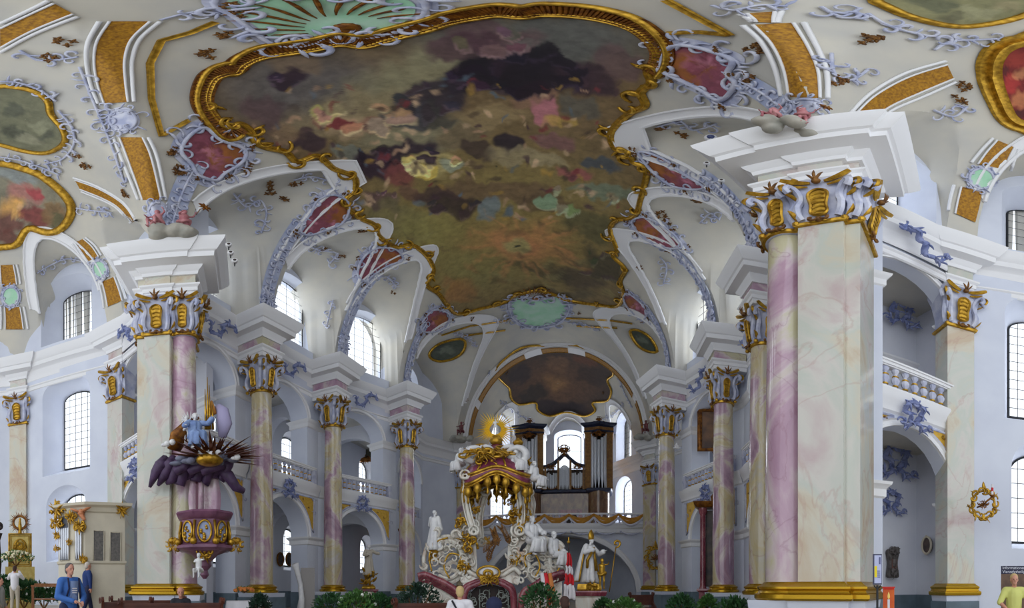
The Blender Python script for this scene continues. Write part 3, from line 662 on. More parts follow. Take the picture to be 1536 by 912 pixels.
for W, c, hw, side, k in BAL:
    x0, x1 = (c - hw - .55, c + hw + .55) if k < 4 else (c - hw, c + hw); x0 = max(x0, .1); x1 = min(x1, W.L - .1); off = .1 if k < 4 else -.3
    mid = W.w((x0 + x1) / 2, 7.25, off); az = math.atan2(W.d.y, W.d.x)
    t = thing('gallery_balustrade', 'stucco balustrade with grey and gold balusters ' + loc[(side, k)], 'balustrade', mid, az, 'gallery balustrades')
    L = x1 - x0
    def bow(x): return 0
    mb = MB(); mb.box((0, 0, .86), (L, .3, .1)); mb.box((0, 0, .94), (L + .04, .38, .06)); mb.box((0, 0, .79), (L, .22, .05)); localpart(mb, 'top_rail', WHITE2, t, 0)
    mb = MB(); mb.box((0, 0, .03), (L, .3, .06)); localpart(mb, 'bottom_rail', WHITE2, t, 0)
    for e in (-1, 1):
        mb = MB(); mb.box((e * (L / 2 - .14), 0, .43), (.26, .32, .8)); rocaille(mb, (e * (L / 2 - .14), 0.17 * (1 if True else 1), .45), (0, -1 if Vector((0, -1, 0)).dot(Vector((0, -1, 0))) else 1, 0), .3, 5, 3, .1); localpart(mb, 'end_post', LAV, t, 0)
    nb = int((L - .6) / .36)
    for i in range(nb):
        if bal0 is None:
            bal0 = localpart(baluster_mesh(), 'baluster', LAV, t); ring0 = localpart(ring_mesh(), 'gilt_ring', GOLD, bal0); b = bal0
        else:
            b = bal0.copy(); COL.objects.link(b); b.parent = t; g = ring0.copy(); COL.objects.link(g); g.parent = b
        b.location = (-L / 2 + .3 + (i + .5) * (L - .6) / nb, 0, .05)
    if k == 4: continue
    # yellow spandrels with lavender border, keystone ornament
    for m in (-1, 1):
        xe = (c - hw - .55) if m < 0 else (c + hw + .55); xe = min(max(xe, .12), W.L - .12)
        A = [(c + m * (hw + .34) * math.cos(t_), 4.15 + (2.0 + .34) * math.sin(t_)) for t_ in np.linspace(.25, 1.32, 12)]
        P = [(x, z) for x, z in A if (x > xe if m < 0 else x < xe) and z < 6.42]
        P = P + [(P[-1][0], 6.46), (xe, 6.46), (xe, P[0][1] - .25)]
        n_ = len(P); mb = MB(); fr = [W.w(x, z, .035) for x, z in P]; bk = [W.w(x, z, 0) for x, z in P]
        mb.add(fr + bk, [tuple(range(n_))] + [(i, (i + 1) % n_, n_ + (i + 1) % n_, n_ + i) for i in range(n_)]); sp = mb.build('spandrel_panel', YELW, W.o, 0)
        mb = MB(); mb.tube(fr, .05, 5, closed=True); band(mb, [fr[-1], W.w(xe, 5.6, .05), W.w(xe, 6.4, .05)], [W.n.to_3d()] * 3, .35, k, .3, .03)
        mb.build('stucco_border', LAV, sp, 180)
        mb = MB()
        for j in range(3): sprig(mb, W.w(c + m * (hw * (.45 + .28 * j)), 6.35 - .12 * j * j, .05), W.n.to_3d(), .16, j + k)
        mb.build('gilt_leaves', BROWN, sp, 180)
    mb = MB(); acanthus(mb, W.w(c, 6.6, .3), W.n.to_3d(), .75, 11 + k); o = mb.build('arch_keystone_ornament', LAVD, None, 180)
    tag(o, 'blue rocaille ornament over the lower arch ' + loc[(side, k)], 'ornament', 'arch keystone ornaments')
    mb = MB(); acanthus(mb, W.w(c, 13.55, .62), W.n.to_3d(), .95, 31 + k, False); o = mb.build('cornice_ornament', LAVD, None, 180)
    tag(o, 'blue stucco leaf ornament hanging from the cornice ' + loc[(side, k)], 'ornament', 'cornice ornaments')
# ------------------------------------------------------------------ painted fields on the vault
def paint_mat():
    m = bpy.data.materials.new('fresco_paint'); m.use_nodes = True; nt = m.node_tree; b = nt.nodes['Principled BSDF']; b.inputs['Roughness'].default_value = .75
    a = nt.nodes.new('ShaderNodeAttribute'); a.attribute_name = 'paint'
    g = nt.nodes.new('ShaderNodeNewGeometry'); n = nt.nodes.new('ShaderNodeTexNoise'); n.inputs['Scale'].default_value = 2.4; n.inputs['Detail'].default_value = 9; n.inputs['Roughness'].default_value = .6; n.inputs['Distortion'].default_value = .3
    nt.links.new(g.outputs['Position'], n.inputs['Vector'])
    mr = nt.nodes.new('ShaderNodeMapRange'); mr.inputs['From Min'].default_value = .3; mr.inputs['From Max'].default_value = .7; mr.inputs['To Min'].default_value = .74; mr.inputs['To Max'].default_value = 1.25
    nt.links.new(n.outputs['Fac'], mr.inputs['Value'])
    mx = nt.nodes.new('ShaderNodeVectorMath'); mx.operation = 'SCALE'; nt.links.new(a.outputs['Color'], mx.inputs[0]); nt.links.new(mr.outputs['Result'], mx.inputs['Scale'])
    nt.links.new(mx.outputs[0], b.inputs['Base Color']); return m
FRES = paint_mat()
def paint(pxy, base, blobs, warp=14, freq=.03, seed=0, haze=None):
    """pxy: list of field coordinates; later blobs lie over earlier ones"""
    A = np.array(pxy, float); n = len(A); W = np.zeros((n, 2))
    for i, (x, y) in enumerate(A):
        v = noise.noise_vector((x * freq, y * freq, seed)); w2 = noise.noise_vector((x * freq * 3, y * freq * 3, seed + 7)); W[i] = (v.x + .4 * w2.x, v.y + .4 * w2.y)
    P = A + W * warp; C = np.tile(np.array(lin(base)), (n, 1))
    for b in blobs:
        x, y, rx, ry, ang, col, al = b[:7]; soft = b[7] if len(b) > 7 else .2
        dx, dy = P[:, 0] - x, P[:, 1] - y; ca, sa = math.cos(ang), math.sin(ang)
        d = np.sqrt(((dx * ca + dy * sa) / rx) ** 2 + ((-dx * sa + dy * ca) / ry) ** 2)
        k = np.clip((1 + soft - d) / (2 * soft), 0, 1); k = (k * k * (3 - 2 * k) * al)[:, None]
        C = C * (1 - k) + np.array(lin(col)) * k
    return np.clip(C ** 1.2 * 1.55, 0, 1)
def polar_patch(outline, centre=None, rings=12, n=4, off=.06, scale=1.0, inner=0.):
    out = smooth_poly(outline, n); c = np.array(centre if centre else np.mean(np.array(outline, float), axis=0))
    rows = []; nr = []; px = []
    for j in range(rings + 1):
        f = inner + (scale - inner) * j / rings; row = []; nn = []; pp = []
        for p in out + [out[0]]:
            q = c + (p - c) * max(f, .004); h, nv = hit(q[0], q[1], off)
            if h is None: h = Vector((0, 0, 60)); nv = Vector((0, 0, -1))
            row.append(h); nn.append(nv); pp.append(tuple(q))
        rows.append(row); nr.append(nn); px.append(pp)
    return rows, nr, px
def patch_mesh(rows, colors=None):
    mb = MB(); mb.grid(rows)
    # drop faces that jumped across a break of the vault
    V = mb.v; keep = []
    for f in mb.f:
        P = [Vector(V[i]) for i in f]
        if max((P[i] - P[(i + 1) % 4]).length for i in range(4)) < 1.6: keep.append(f[::-1])
    used = sorted({i for f in keep for i in f}); mp = {o_: n_ for n_, o_ in enumerate(used)}
    mb.v = [V[i] for i in used]; mb.f = [tuple(mp[i] for i in f) for f in keep]
    if colors is not None: mb.c = np.asarray(colors)[used]
    return mb
def clean(P, N, lim=1.5):
    a, b = [P[0]], [N[0]]
    for p, n in zip(P[1:], N[1:]):
        if p.z < 50 and (p - a[-1]).length < lim * 3: a.append(p); b.append(n)
    return a, b
def sweep_frame(mb, P, N, prof, closed=True):
    """prof: (sideways, out of the surface); follows path P on the vault"""
    rows = []; n = len(P)
    for i in range(n):
        a = P[i - 1] if (closed or i) else P[i]; b = P[(i + 1) % n] if (closed or i < n - 1) else P[i]
        D = (b - a); D = D.normalized() if D.length > 1e-6 else Vector((1, 0, 0)); S = N[i].cross(D).normalized()
        rows.append([P[i] + S * x + N[i] * y for x, y in prof])
    if closed: rows.append(rows[0])
    mb.grid(rows); return mb
def fresco(label, outline, base, blobs, rings, n=4, centre=None, warp=12, freq=.03, seed=0, prof=None, fm=None, group=None):
    rows, nr, px = polar_patch(outline, centre, rings, n)
    C = paint([p for r in px for p in r], base, blobs, warp, freq, seed)
    o = patch_mesh(rows, C).build('ceiling_fresco', FRES, None, 180); tag(o, label, 'fresco', group)
    P, N = clean(rows[-1][:-1], nr[-1][:-1])
    if prof:
        mb = MB(); sweep_frame(mb, P, N, prof); mb.build('gilt_frame', fm or GOLD, o, 60)
    return o, P, N
F_OUT = [(311, 141), (321, 120), (339, 112), (355, 110), (365, 99), (391, 87), (434, 80), (474, 74), (507, 67), (546, 70), (582, 60), (645, 44), (672, 35), (709, 28), (748, 23), (784, 26), (814, 22), (863, 24), (906, 30), (945, 41), (972, 58), (988, 79), (984, 96), (974, 108), (978, 124), (962, 138), (968, 158), (944, 171), (918, 197), (923, 222), (944, 229), (951, 243), (970, 254), (966, 282), (962, 297), (952, 324), (924, 331), (916, 346), (926, 374), (920, 384), (938, 403), (931, 421), (936, 440), (926, 459), (895, 457), (855, 451), (828, 441), (804, 436), (776, 443), (753, 455), (721, 463), (686, 471), (670, 457), (658, 441), (640, 427), (650, 407), (640, 384), (618, 368), (592, 370), (568, 354), (562, 338), (540, 327), (524, 314), (518, 299), (532, 284), (530, 265), (500, 253), (476, 234), (446, 243), (428, 228), (398, 221), (382, 212), (376, 197), (359, 186), (342, 194), (326, 179), (312, 158)]
DK, PL, OL, TN, FL, RD, GR, BL = (34, 24, 38), (88, 68, 76), (122, 116, 84), (150, 134, 100), (176, 146, 120), (128, 60, 64), (96, 100, 92), (96, 112, 124)
blobs = [(450, 130, 130, 60, 0, (98, 96, 98), .8, .6), (800, 60, 190, 42, 0, (96, 98, 96), .9, .5), (740, 350, 210, 120, 0, (140, 126, 76), .8, .6), (640, 110, 120, 34, -.3, (142, 138, 112), .8, .5), (540, 170, 100, 30, -.2, (150, 136, 104), .7, .5), (620, 205, 90, 26, -.1, (140, 136, 112), .8, .5), (440, 95, 45, 20, 0, (126, 108, 88), .7),
         (740, 52, 70, 20, .1, (100, 78, 80), .8), (700, 70, 60, 18, -.1, (88, 62, 72), .8), (430, 118, 30, 14, 0, (58, 42, 54), .95), (395, 165, 38, 22, .3, (96, 76, 78), .8), (380, 205, 60, 20, .1, (112, 96, 84), .7),
         (790, 108, 100, 38, .08, DK, .97), (720, 105, 42, 16, -.1, (54, 38, 52), .95), (700, 125, 38, 20, 0, DK, .95), (880, 118, 50, 28, .3, (66, 48, 58), .9), (930, 90, 40, 24, .5, (104, 84, 84), .8), (640, 150, 52, 28, -.1, (60, 52, 62), .92), (610, 175, 40, 18, 0, (74, 74, 80), .85), (660, 175, 34, 16, 0, (72, 70, 66), .8),
         (515, 190, 38, 18, .1, (160, 140, 112), .8), (560, 190, 30, 14, 0, (146, 112, 96), .8), (505, 186, 22, 10, .1, RD, .95), (460, 215, 26, 15, 0, (62, 44, 56), .85), (430, 200, 30, 16, .2, (140, 118, 92), .7), (520, 235, 30, 16, .3, (120, 126, 118), .7),
         (610, 232, 52, 20, -.45, (62, 48, 58), .95), (560, 255, 34, 18, .2, (58, 40, 54), .95), (545, 240, 6, 16, 0, (46, 30, 44), .95), (598, 265, 24, 18, 0, (130, 78, 74), .85), (575, 305, 28, 14, .1, (104, 80, 80), .85), (620, 290, 20, 12, 0, (112, 82, 72), .7), (648, 245, 40, 17, .1, (172, 158, 110), .9), (635, 258, 14, 7, 0, (204, 182, 96), .8), (676, 250, 20, 10, 0, (150, 156, 138), .8),
         (690, 205, 34, 16, 0, (120, 106, 82), .85), (735, 175, 60, 16, 0, (150, 132, 98), .8), (820, 168, 26, 14, .6, (176, 120, 128), .85), (845, 180, 26, 8, 0, (176, 150, 84), .8), (800, 150, 40, 12, -.2, (140, 112, 92), .8), (870, 160, 34, 12, .2, (96, 96, 90), .7), (765, 218, 22, 14, 0, (50, 40, 50), .92), (715, 225, 26, 12, .2, (78, 64, 58), .85), (830, 212, 30, 12, .1, (130, 96, 96), .8), (790, 240, 60, 12, .1, (158, 146, 116), .7), (862, 262, 30, 8, .1, (150, 92, 92), .8), (905, 245, 28, 12, .2, (76, 84, 92), .85), (905, 285, 46, 10, .05, (118, 130, 112), .8),
         (740, 285, 90, 14, .05, (110, 88, 70), .7), (678, 305, 42, 18, .1, (66, 52, 48), .9), (655, 290, 30, 12, 0, (80, 62, 58), .8), (732, 312, 14, 20, 0, (118, 130, 134), .8), (820, 305, 44, 12, .1, (100, 82, 62), .7), (890, 340, 40, 24, .4, (96, 92, 62), .8), (905, 400, 34, 20, .6, (78, 72, 56), .85), (870, 420, 40, 14, .4, (90, 78, 62), .8), (850, 385, 24, 10, .2, (104, 88, 66), .7), (600, 330, 50, 26, .3, (122, 116, 80), .7), (640, 350, 50, 30, 0, (146, 138, 84), .7, .6),
         (780, 365, 70, 34, 0, (164, 132, 84), .75, .6), (780, 366, 40, 20, 0, (188, 136, 96), .8, .5), (778, 365, 20, 13, 0, (168, 158, 108), .95, .3), (774, 365, 7, 2.2, -.3, (60, 64, 50), .9), (690, 440, 30, 16, -.5, (160, 116, 70), .6), (720, 400, 60, 26, 0, (138, 132, 84), .6, .6), (810, 405, 60, 8, .3, (84, 78, 58), .6), (840, 440, 50, 8, .1, (92, 84, 66), .7)]
R = random.Random(14)
for (x, y, rx, ry, col, n_) in ((790, 108, 90, 34, DK, 16), (720, 118, 46, 20, (58, 42, 56), 7), (640, 152, 48, 24, (66, 58, 64), 8), (740, 58, 66, 18, (104, 84, 84), 8), (610, 232, 46, 18, (60, 46, 56), 7), (430, 118, 26, 12, (60, 46, 58), 5), (678, 305, 40, 16, (70, 56, 52), 6), (905, 400, 30, 24, (84, 78, 60), 6), (648, 245, 40, 14, (178, 164, 116), 6), (540, 175, 70, 20, (156, 142, 110), 8), (870, 300, 60, 16, (124, 132, 108), 6), (575, 300, 26, 12, (100, 78, 78), 5)):
    for k in range(n_):   # scalloped cloud rims: a light edge under a darker puff
        a = R.uniform(0, 6.28); cx, cy = x + rx * .85 * math.cos(a), y + ry * .85 * math.sin(a); q = R.uniform(.16, .3) * rx
        blobs.append((cx, cy + 1.5, q * 1.06, q * .62, 0, tuple(min(255, v * 1.35 + 22) for v in col), .5, .12)); blobs.append((cx, cy - 1, q, q * .55, 0, tuple(v * R.uniform(.85, 1.15) for v in col), .85, .12))
for k in range(26):
    a = R.uniform(0, 6.28); blobs.append((780 + 62 * math.cos(a), 368 + 34 * math.sin(a), 24, 2.6, math.atan2(34 * math.sin(a), 62 * math.cos(a)), (182, 138, 92), .45, .5))
R = random.Random(4)
for i in range(190):   # small figures and scraps of drapery among the clouds
    x, y = R.uniform(380, 930), R.uniform(120, 330)
    blobs.append((x, y, R.uniform(3, 9), R.uniform(2, 5), R.uniform(-1, 1), R.choice([FL, (196, 170, 140), RD, (80, 58, 66), BL, (160, 132, 70), (70, 56, 50)]), R.uniform(.45, .8), .5))
for i in range(40):
    x, y = R.uniform(560, 930), R.uniform(330, 450); blobs.append((x, y, R.uniform(5, 16), R.uniform(2, 5), R.uniform(-.5, .5), R.choice([(160, 118, 80), (100, 84, 60), (84, 80, 60), (150, 142, 96)]), .45, .6))
NF = 6
mainf, MP, MN = fresco('huge oval main ceiling fresco of dark clouds and figures round a glowing dove', F_OUT, (120, 102, 74), blobs, 125, NF, (745, 250), 13, .035, 3,
                       [(-.16, .0), (-.14, .08), (-.06, .14), (0, .1), (.06, .14), (.13, .08), (.15, 0)])
# heavy outer moulding along the near end of the frame
near = [k for k, p in enumerate(smooth_poly(F_OUT, NF)) if k < 23 * NF or k >= (len(F_OUT) - 4) * NF]
out = smooth_poly(F_OUT, NF); c = np.array((745, 250.))
idx = [k for k in range((len(F_OUT) - 4) * NF, len(out))] + [k for k in range(0, 23 * NF)]
for nm, d0, d1, m_, pr in (('outer_frame', 8, 8, GOLDD, [(-.34, 0), (-.34, .08), (.34, .08), (.34, 0)]), ('outer_gilt_rim', 17, 17, GOLD, [(-.1, 0), (-.08, .16), (.0, .2), (.08, .16), (.1, 0)])):
    P = []; N = []
    for k in idx:
        q = out[k]; t = out[(k + 1) % len(out)] - out[k - 1]; nrm_ = np.array((t[1], -t[0])) / (np.linalg.norm(t) + 1e-6)
        h, nv = hit(*(q + nrm_ * d0), .05)
        if h is not None: P.append(h); N.append(nv)
    mb = MB(); sweep_frame(mb, P, N, pr, False)
    if nm == 'outer_frame':
        for i in range(1, len(P) - 1, 1):
            D = (P[i + 1] - P[i - 1]).normalized(); S = N[i].cross(D); mb.tube([P[i] - S * .28 + N[i] * .1, P[i] + S * .28 + N[i] * .1], .05, 4)
    mb.build(nm, m_, mainf, 60)
# gilded scrolls along the sides of the main frame
mb = MB(); R = random.Random(9)
for i in range(0, len(MP), 8):
    D = (MP[(i + 2) % len(MP)] - MP[i - 2]); 
    if D.length < .05 or i < 22 * NF: continue
    D.normalize(); N = MN[i]; S = N.cross(D)
    scroll(mb, MP[i] + S * R.uniform(-.25, .1), D, S, N, R.uniform(.3, .5), R.uniform(0, 6), R.choice((1, -1)), .8, .08)
    if R.random() < .5: leaf(mb, MP[i], S * -1 + D * R.uniform(-1, 1), N, .6, .08)
mb.build('gilt_scrollwork', GOLD, mainf, 180)
PRF = [(-.12, 0), (-.1, .1), (0, .14), (.1, .1), (.12, 0)]
FO2 = [(742, 558), (754, 541), (779, 523), (803, 518), (834, 520), (865, 518), (893, 532), (914, 543), (920, 561), (911, 570), (917, 586), (911, 601), (889, 604), (893, 616), (877, 624), (850, 618), (825, 624), (807, 616), (803, 604), (779, 607), (767, 598), (764, 583), (754, 573)]
fresco('dark fresco on the vault above the organ', FO2, (72, 56, 48), [(835, 575, 60, 30, 0, (104, 78, 58), .8, .7), (838, 573, 14, 10, 0, (140, 108, 70), .7, .8), (838, 545, 20, 12, 0, (116, 88, 64), .7), (780, 560, 20, 14, 0, (56, 44, 46), .8), (890, 565, 22, 14, 0, (66, 50, 44), .8), (840, 612, 40, 12, 0, (40, 32, 40), .8), (800, 592, 24, 10, 0, (50, 44, 40), .8), (880, 540, 14, 8, 0, (120, 74, 50), .5)], 24, 4, None, 10, .05, 5, PRF)
fresco('small grey green fresco panel at the left foot of the far vault', [(645, 528), (660, 515), (690, 508), (698, 515), (694, 528), (680, 538), (660, 542), (646, 537)], (84, 90, 80), [(670, 525, 14, 6, .2, (120, 124, 112), .7), (660, 520, 8, 4, 0, (60, 64, 60), .8)], 8, 3, None, 5, .1, 1, PRF)
fresco('small grey green fresco panel at the right foot of the far vault', [(945, 497), (957, 495), (975, 506), (986, 527), (969, 526), (954, 515)], (78, 84, 74), [(965, 510, 10, 5, .5, (112, 116, 104), .7)], 8, 3, None, 5, .1, 2, PRF)
o, P, N = fresco('grey green grisaille fresco at the upper left edge of the ceiling', [(-30, 140), (0, 130), (16, 130), (49, 136), (72, 151), (77, 171), (95, 194), (97, 214), (72, 229), (39, 227), (0, 217), (-30, 212)], (112, 112, 92), [(20, 165, 16, 10, 0, (84, 86, 74), .8), (60, 190, 20, 9, .2, (134, 134, 112), .7), (15, 200, 24, 8, .2, (80, 82, 70), .8), (45, 210, 20, 7, 0, (140, 138, 118), .6), (70, 205, 12, 7, 0, (86, 88, 76), .8)], 18, 4, None, 9, .06, 6, PRF)
LB1 = (P, N)
o, P, N = fresco('colourful fresco with red draperies at the left edge of the ceiling', [(-30, 250), (0, 245), (26, 250), (56, 260), (76, 273), (95, 290), (107, 308), (105, 326), (92, 343), (72, 349), (43, 343), (26, 366), (0, 371), (-30, 370)], (128, 124, 108), [(20, 262, 40, 10, .2, (134, 140, 140), .8), (40, 290, 30, 14, .3, (158, 110, 104), .8), (55, 292, 16, 8, .2, (150, 66, 72), .8), (20, 310, 18, 14, 0, (190, 150, 90), .9), (52, 325, 22, 16, .4, (120, 56, 56), .85), (80, 320, 18, 18, 0, (120, 96, 66), .85), (10, 335, 22, 12, 0, (104, 62, 56), .8), (5, 355, 24, 12, 0, (100, 56, 50), .8), (85, 330, 8, 10, 0, (80, 84, 60), .7), (30, 310, 6, 5, 0, (206, 170, 130), .8), (48, 345, 14, 8, 0, (78, 60, 46), .7)], 18, 4, None, 8, .07, 8, [(-.22, 0), (-.2, .12), (-.08, .2), (.08, .2), (.2, .12), (.22, 0)])
LB2 = (P, N)
o, P, N = fresco('olive green fresco at the upper right edge of the ceiling', [(1326, -6), (1339, 15), (1389, 32), (1442, 40), (1496, 34), (1536, 23), (1580, 5), (1580, -6)], (124, 122, 92), [(1400, 5, 40, 10, .2, (96, 98, 78), .8), (1470, 18, 34, 8, 0, (142, 140, 112), .7), (1430, 28, 20, 6, 0, (98, 96, 76), .7), (1510, 8, 20, 8, 0, (140, 132, 104), .7)], 14, 4, (1440, 8), 9, .06, 9, PRF)
RB1 = (P, N)
o, P, N = fresco('deep red fresco with heavy gold frame at the right edge of the ceiling', [(1580, 62), (1536, 64), (1512, 70), (1496, 82), (1488, 103), (1494, 130), (1503, 153), (1515, 176), (1536, 187), (1580, 190)], (112, 40, 38), [(1525, 90, 22, 12, 0, (140, 60, 50), .8), (1515, 125, 16, 16, .3, (160, 60, 56), .8), (1534, 150, 14, 14, 0, (176, 120, 84), .8), (1505, 110, 8, 12, 0, (84, 34, 36), .8), (1530, 112, 12, 8, 0, (190, 140, 100), .6), (1530, 172, 16, 8, 0, (70, 34, 36), .7)], 14, 4, (1536, 125), 7, .08, 10, [(-.45, 0), (-.42, .14), (-.2, .1), (-.16, .25), (.1, .25), (.2, .1), (.24, 0)])
RB2 = (P, N)
# cartouches with mauve paintings
CART = [('left', 'above the pulpit pier', [(270, 227), (283, 204), (306, 192), (329, 210), (365, 224), (362, 243), (336, 260), (322, 271), (296, 263), (286, 247)]),
        ('left', 'on the first rib', [(449, 344), (465, 320), (477, 300), (500, 292), (520, 302), (521, 320), (510, 336), (491, 344), (462, 353)]),
        ('left', 'on the second rib', [(544, 389), (564, 372), (593, 374), (603, 389), (580, 399), (560, 412), (547, 422), (537, 412)]),
        ('left', 'on the third rib', [(639, 474), (653, 464), (672, 471), (669, 487), (653, 497), (633, 497), (631, 487)]),
        ('right', 'above the large right pier', [(1007, 72), (1038, 69), (1080, 80), (1103, 92), (1095, 111), (1106, 126), (1084, 151), (1053, 134), (1019, 118), (996, 103)]),
        ('right', 'on the first rib', [(961, 227), (996, 237), (1026, 260), (1057, 279), (1045, 284), (1011, 279), (984, 260), (969, 244)]),
        ('right', 'on the second rib', [(949, 333), (966, 325), (992, 336), (1015, 356), (1023, 371), (999, 371), (966, 356)]),
        ('right', 'on the third rib', [(936, 445), (946, 441), (969, 461), (971, 474), (962, 478), (943, 461)])]
for i, (sd, lb, ol) in enumerate(CART):
    c = np.mean(np.array(ol, float), axis=0); w = max(p[0] for p in ol) - min(p[0] for p in ol)
    s_ = -1 if sd == 'left' else 1
    bl = [(c[0] - s_ * w * .25, c[1] - 4, w * .3, w * .22, 0, (146, 96, 40), .9, .3)]
    R = random.Random(i)
    for k in range(12): bl.append((c[0] + s_ * w * .12 + R.uniform(-.3, .3) * w, c[1] + R.uniform(-.22, .22) * w, w * .1, w * .05, R.uniform(-1, 1), R.choice([(176, 120, 136), (112, 60, 72), (156, 100, 116), (128, 72, 86)]), .8, .4))
    rows, nr, px = polar_patch(ol, None, 12, 4, .09)
    C = paint([p for r in px for p in r], (132, 78, 92), bl, w * .12, .1, i)
    t = patch_mesh(rows, C).build('stucco_cartouche', FRES, None, 180)
    tag(t, 'lavender stucco cartouche with mauve painting, %s of the %s side' % (lb, sd), 'cartouche', 'cartouches round the main fresco')
    r2, n2, _ = polar_patch(ol, None, 2, 4, .04, 1.32, .98); patch_mesh(r2).build('stucco_field', LAV, t, 180)
    P, N = clean(rows[-1][:-1], nr[-1][:-1]); r3, n3, _ = polar_patch(ol, None, 1, 4, .05, 1.2, 1.0); P3, N3 = clean(r3[-1][:-1], n3[-1][:-1])
    k = 1 if i in (0, 4) else .8
    mb = MB(); mb.tube([p + n * .06 for p, n in zip(P, N)], .09 * k, 5, closed=True); band(mb, P3, N3, .7 * k, i, .45, .075 * k, False); mb.build('rocaille_border', LAV, t, 180)
    mb = MB()
    for k in range(0, len(P3), max(1, len(P3) // 5)): sprig(mb, P3[k] + N3[k] * .1, N3[k], .3, k)
    mb.build('gilt_flowers', BROWN, t, 180)
    # stucco strip running down the rib to the cornice
# mint shells
for lb, ol, cc, ctr_, dirs, L in (('large mint green rocaille shell at the top of the picture', [(339, 10), (365, 25), (388, 43), (414, 61), (447, 66), (477, 59), (500, 46), (539, 54), (576, 47), (605, 34), (622, 20), (618, 3), (579, -4), (470, -6), (358, -4)], (485, 28), (520, 42), 1, 2.2),
                    ('small mint green rocaille shell between the main fresco and the organ vault', [(768, 454), (782, 445), (804, 452), (834, 446), (848, 454), (846, 472), (825, 486), (794, 488), (773, 475)], (808, 466), (804, 447), -1, 1.7)):
    rows, nr, px = polar_patch(ol, cc, 8, 4, .08); t = patch_mesh(rows).build('rocaille_shell', MINT, None, 180); tag(t, lb, 'ornament')
    r2, n2, _ = polar_patch(ol, cc, 2, 4, .05, 1.25, .98); patch_mesh(r2).build('stucco_border', LAV, t, 180)
    r3, n3, _ = polar_patch(ol, cc, 1, 4, .06, 1.12, 1.); P3, N3 = clean(r3[-1][:-1], n3[-1][:-1])
    mb = MB(); mb.tube([p + n * .05 for p, n in zip(P3, N3)], .08, 5, closed=True); band(mb, P3, N3, .8, 3, .4, .09, False); mb.build('rocaille_border', LAV, t, 180)
    h, nv = hit(ctr_[0], ctr_[1], .12); mb = MB(); T = Vector((1, 0, 0)); B = Vector((0, -1, 0))
    for k in range(13):
        a = -1.45 + 2.9 * k / 12; D = (T * math.sin(a) + B * math.cos(a)); D = (D - nv * D.dot(nv)).normalized()
        pts = [h + D * (L * f) + nv.cross(D) * (.12 * math.sin(f * 5)) + nv * .05 for f in np.linspace(.35, 1, 7)]
        mb.tube(pts, [.02, .04, .055, .06, .05, .03, .015], 5)
    mb.ball(h, (.3, .3, .12)); mb.build('gilt_rays', GOLDD, t, 180)
# ochre bands on the arches
def strip(A, B, n=14, off=.07):
    A = smooth_poly(A, n, False); B = smooth_poly(B, n, False); rows = []
    for a, b in zip(A, B):
        rows.append([hit(*(a + (b - a) * k / 4), off)[0] or Vector((0, 0, 60)) for k in range(5)])
    return rows
def ochre(label, segs):
    root = None
    for A, B in segs:
        rows = strip(A, B); mb = patch_mesh(rows)
        if root is None: root = mb.build('ochre_band', YEL, None, 180); tag(root, label, 'band', 'ochre arch bands')
        else: mb.build('band_panel', YEL, root, 180)
        for side in (0, -1):
            P = [r[side] for r in rows if r[side].z < 50]; N = [(CAMP - p).normalized() for p in P]
            if len(P) > 2: m2 = MB(); m2.tube([p + n * .03 for p, n in zip(P, N)], .04, 5); m2.build('border_moulding', WHITE2, root, 180)
            P2 = []
            for r in rows:
                if r[side].z < 50: d = (r[side] - r[2]); P2.append(r[side] + d * .5)
            if len(P2) > 2: m2 = MB(); m2.tube(P2, .065, 5); m2.build('outer_moulding', WHITE2, root, 180)
    return root
b0 = ochre('ochre lattice band sweeping up from the pulpit pier to the ceiling', [([(164, 32), (145, 62), (141, 92), (146, 125), (156, 155)], [(225, 32), (197, 59), (187, 89), (188, 122), (192, 153)]), ([(179, 206), (191, 237), (214, 300)], [(214, 206), (227, 237), (242, 300)])])
ochre('ochre lattice band at the upper left corner of the ceiling', [([(0, 43), (40, 24), (81, 5)], [(0, 72), (49, 46), (110, 21)])])
ochre('narrow ochre band on the arch leading left from the pulpit pier', [([(112, 270), (145, 282), (174, 298), (190, 312), (203, 332)], [(120, 284), (148, 295), (170, 306), (184, 318), (197, 334)])])
ochre('ochre band with mint oval beside the left transept window', [([(112, 364), (122, 378), (132, 392)], [(125, 358), (138, 370), (148, 385)]), ([(153, 423), (158, 442), (161, 460)], [(171, 415), (178, 434), (183, 451)])])
ochre('ochre band with mint oval at the left picture edge', [([(0, 398), (1, 414), (2, 430)], [(20, 397), (23, 412), (25, 427)]), ([(7, 460), (8, 478), (8, 494)], [(30, 460), (33, 478), (35, 494)])])
b1 = ochre('wide ochre lattice band rising from the large right pier', [([(1129, 37), (1156, 65), (1175, 103), (1183, 145)], [(1190, 34), (1213, 72), (1227, 107), (1230, 147)]), ([(1120, 20), (1130, 28), (1134, 33)], [(1162, 17), (1160, 27), (1160, 34)])])
ochre('curved ochre band on the arch leading right from the large pier', [([(1282, 172), (1313, 143), (1362, 116), (1421, 97)], [(1305, 183), (1335, 160), (1381, 139), (1431, 118)])])
ochre('ochre band with mint oval over the right transept cornice', [([(1467, 246), (1480, 228), (1496, 210)], [(1507, 254), (1514, 236), (1522, 221)]), ([(1442, 280), (1437, 300), (1433, 320)], [(1484, 290), (1480, 312), (1473, 338)])])
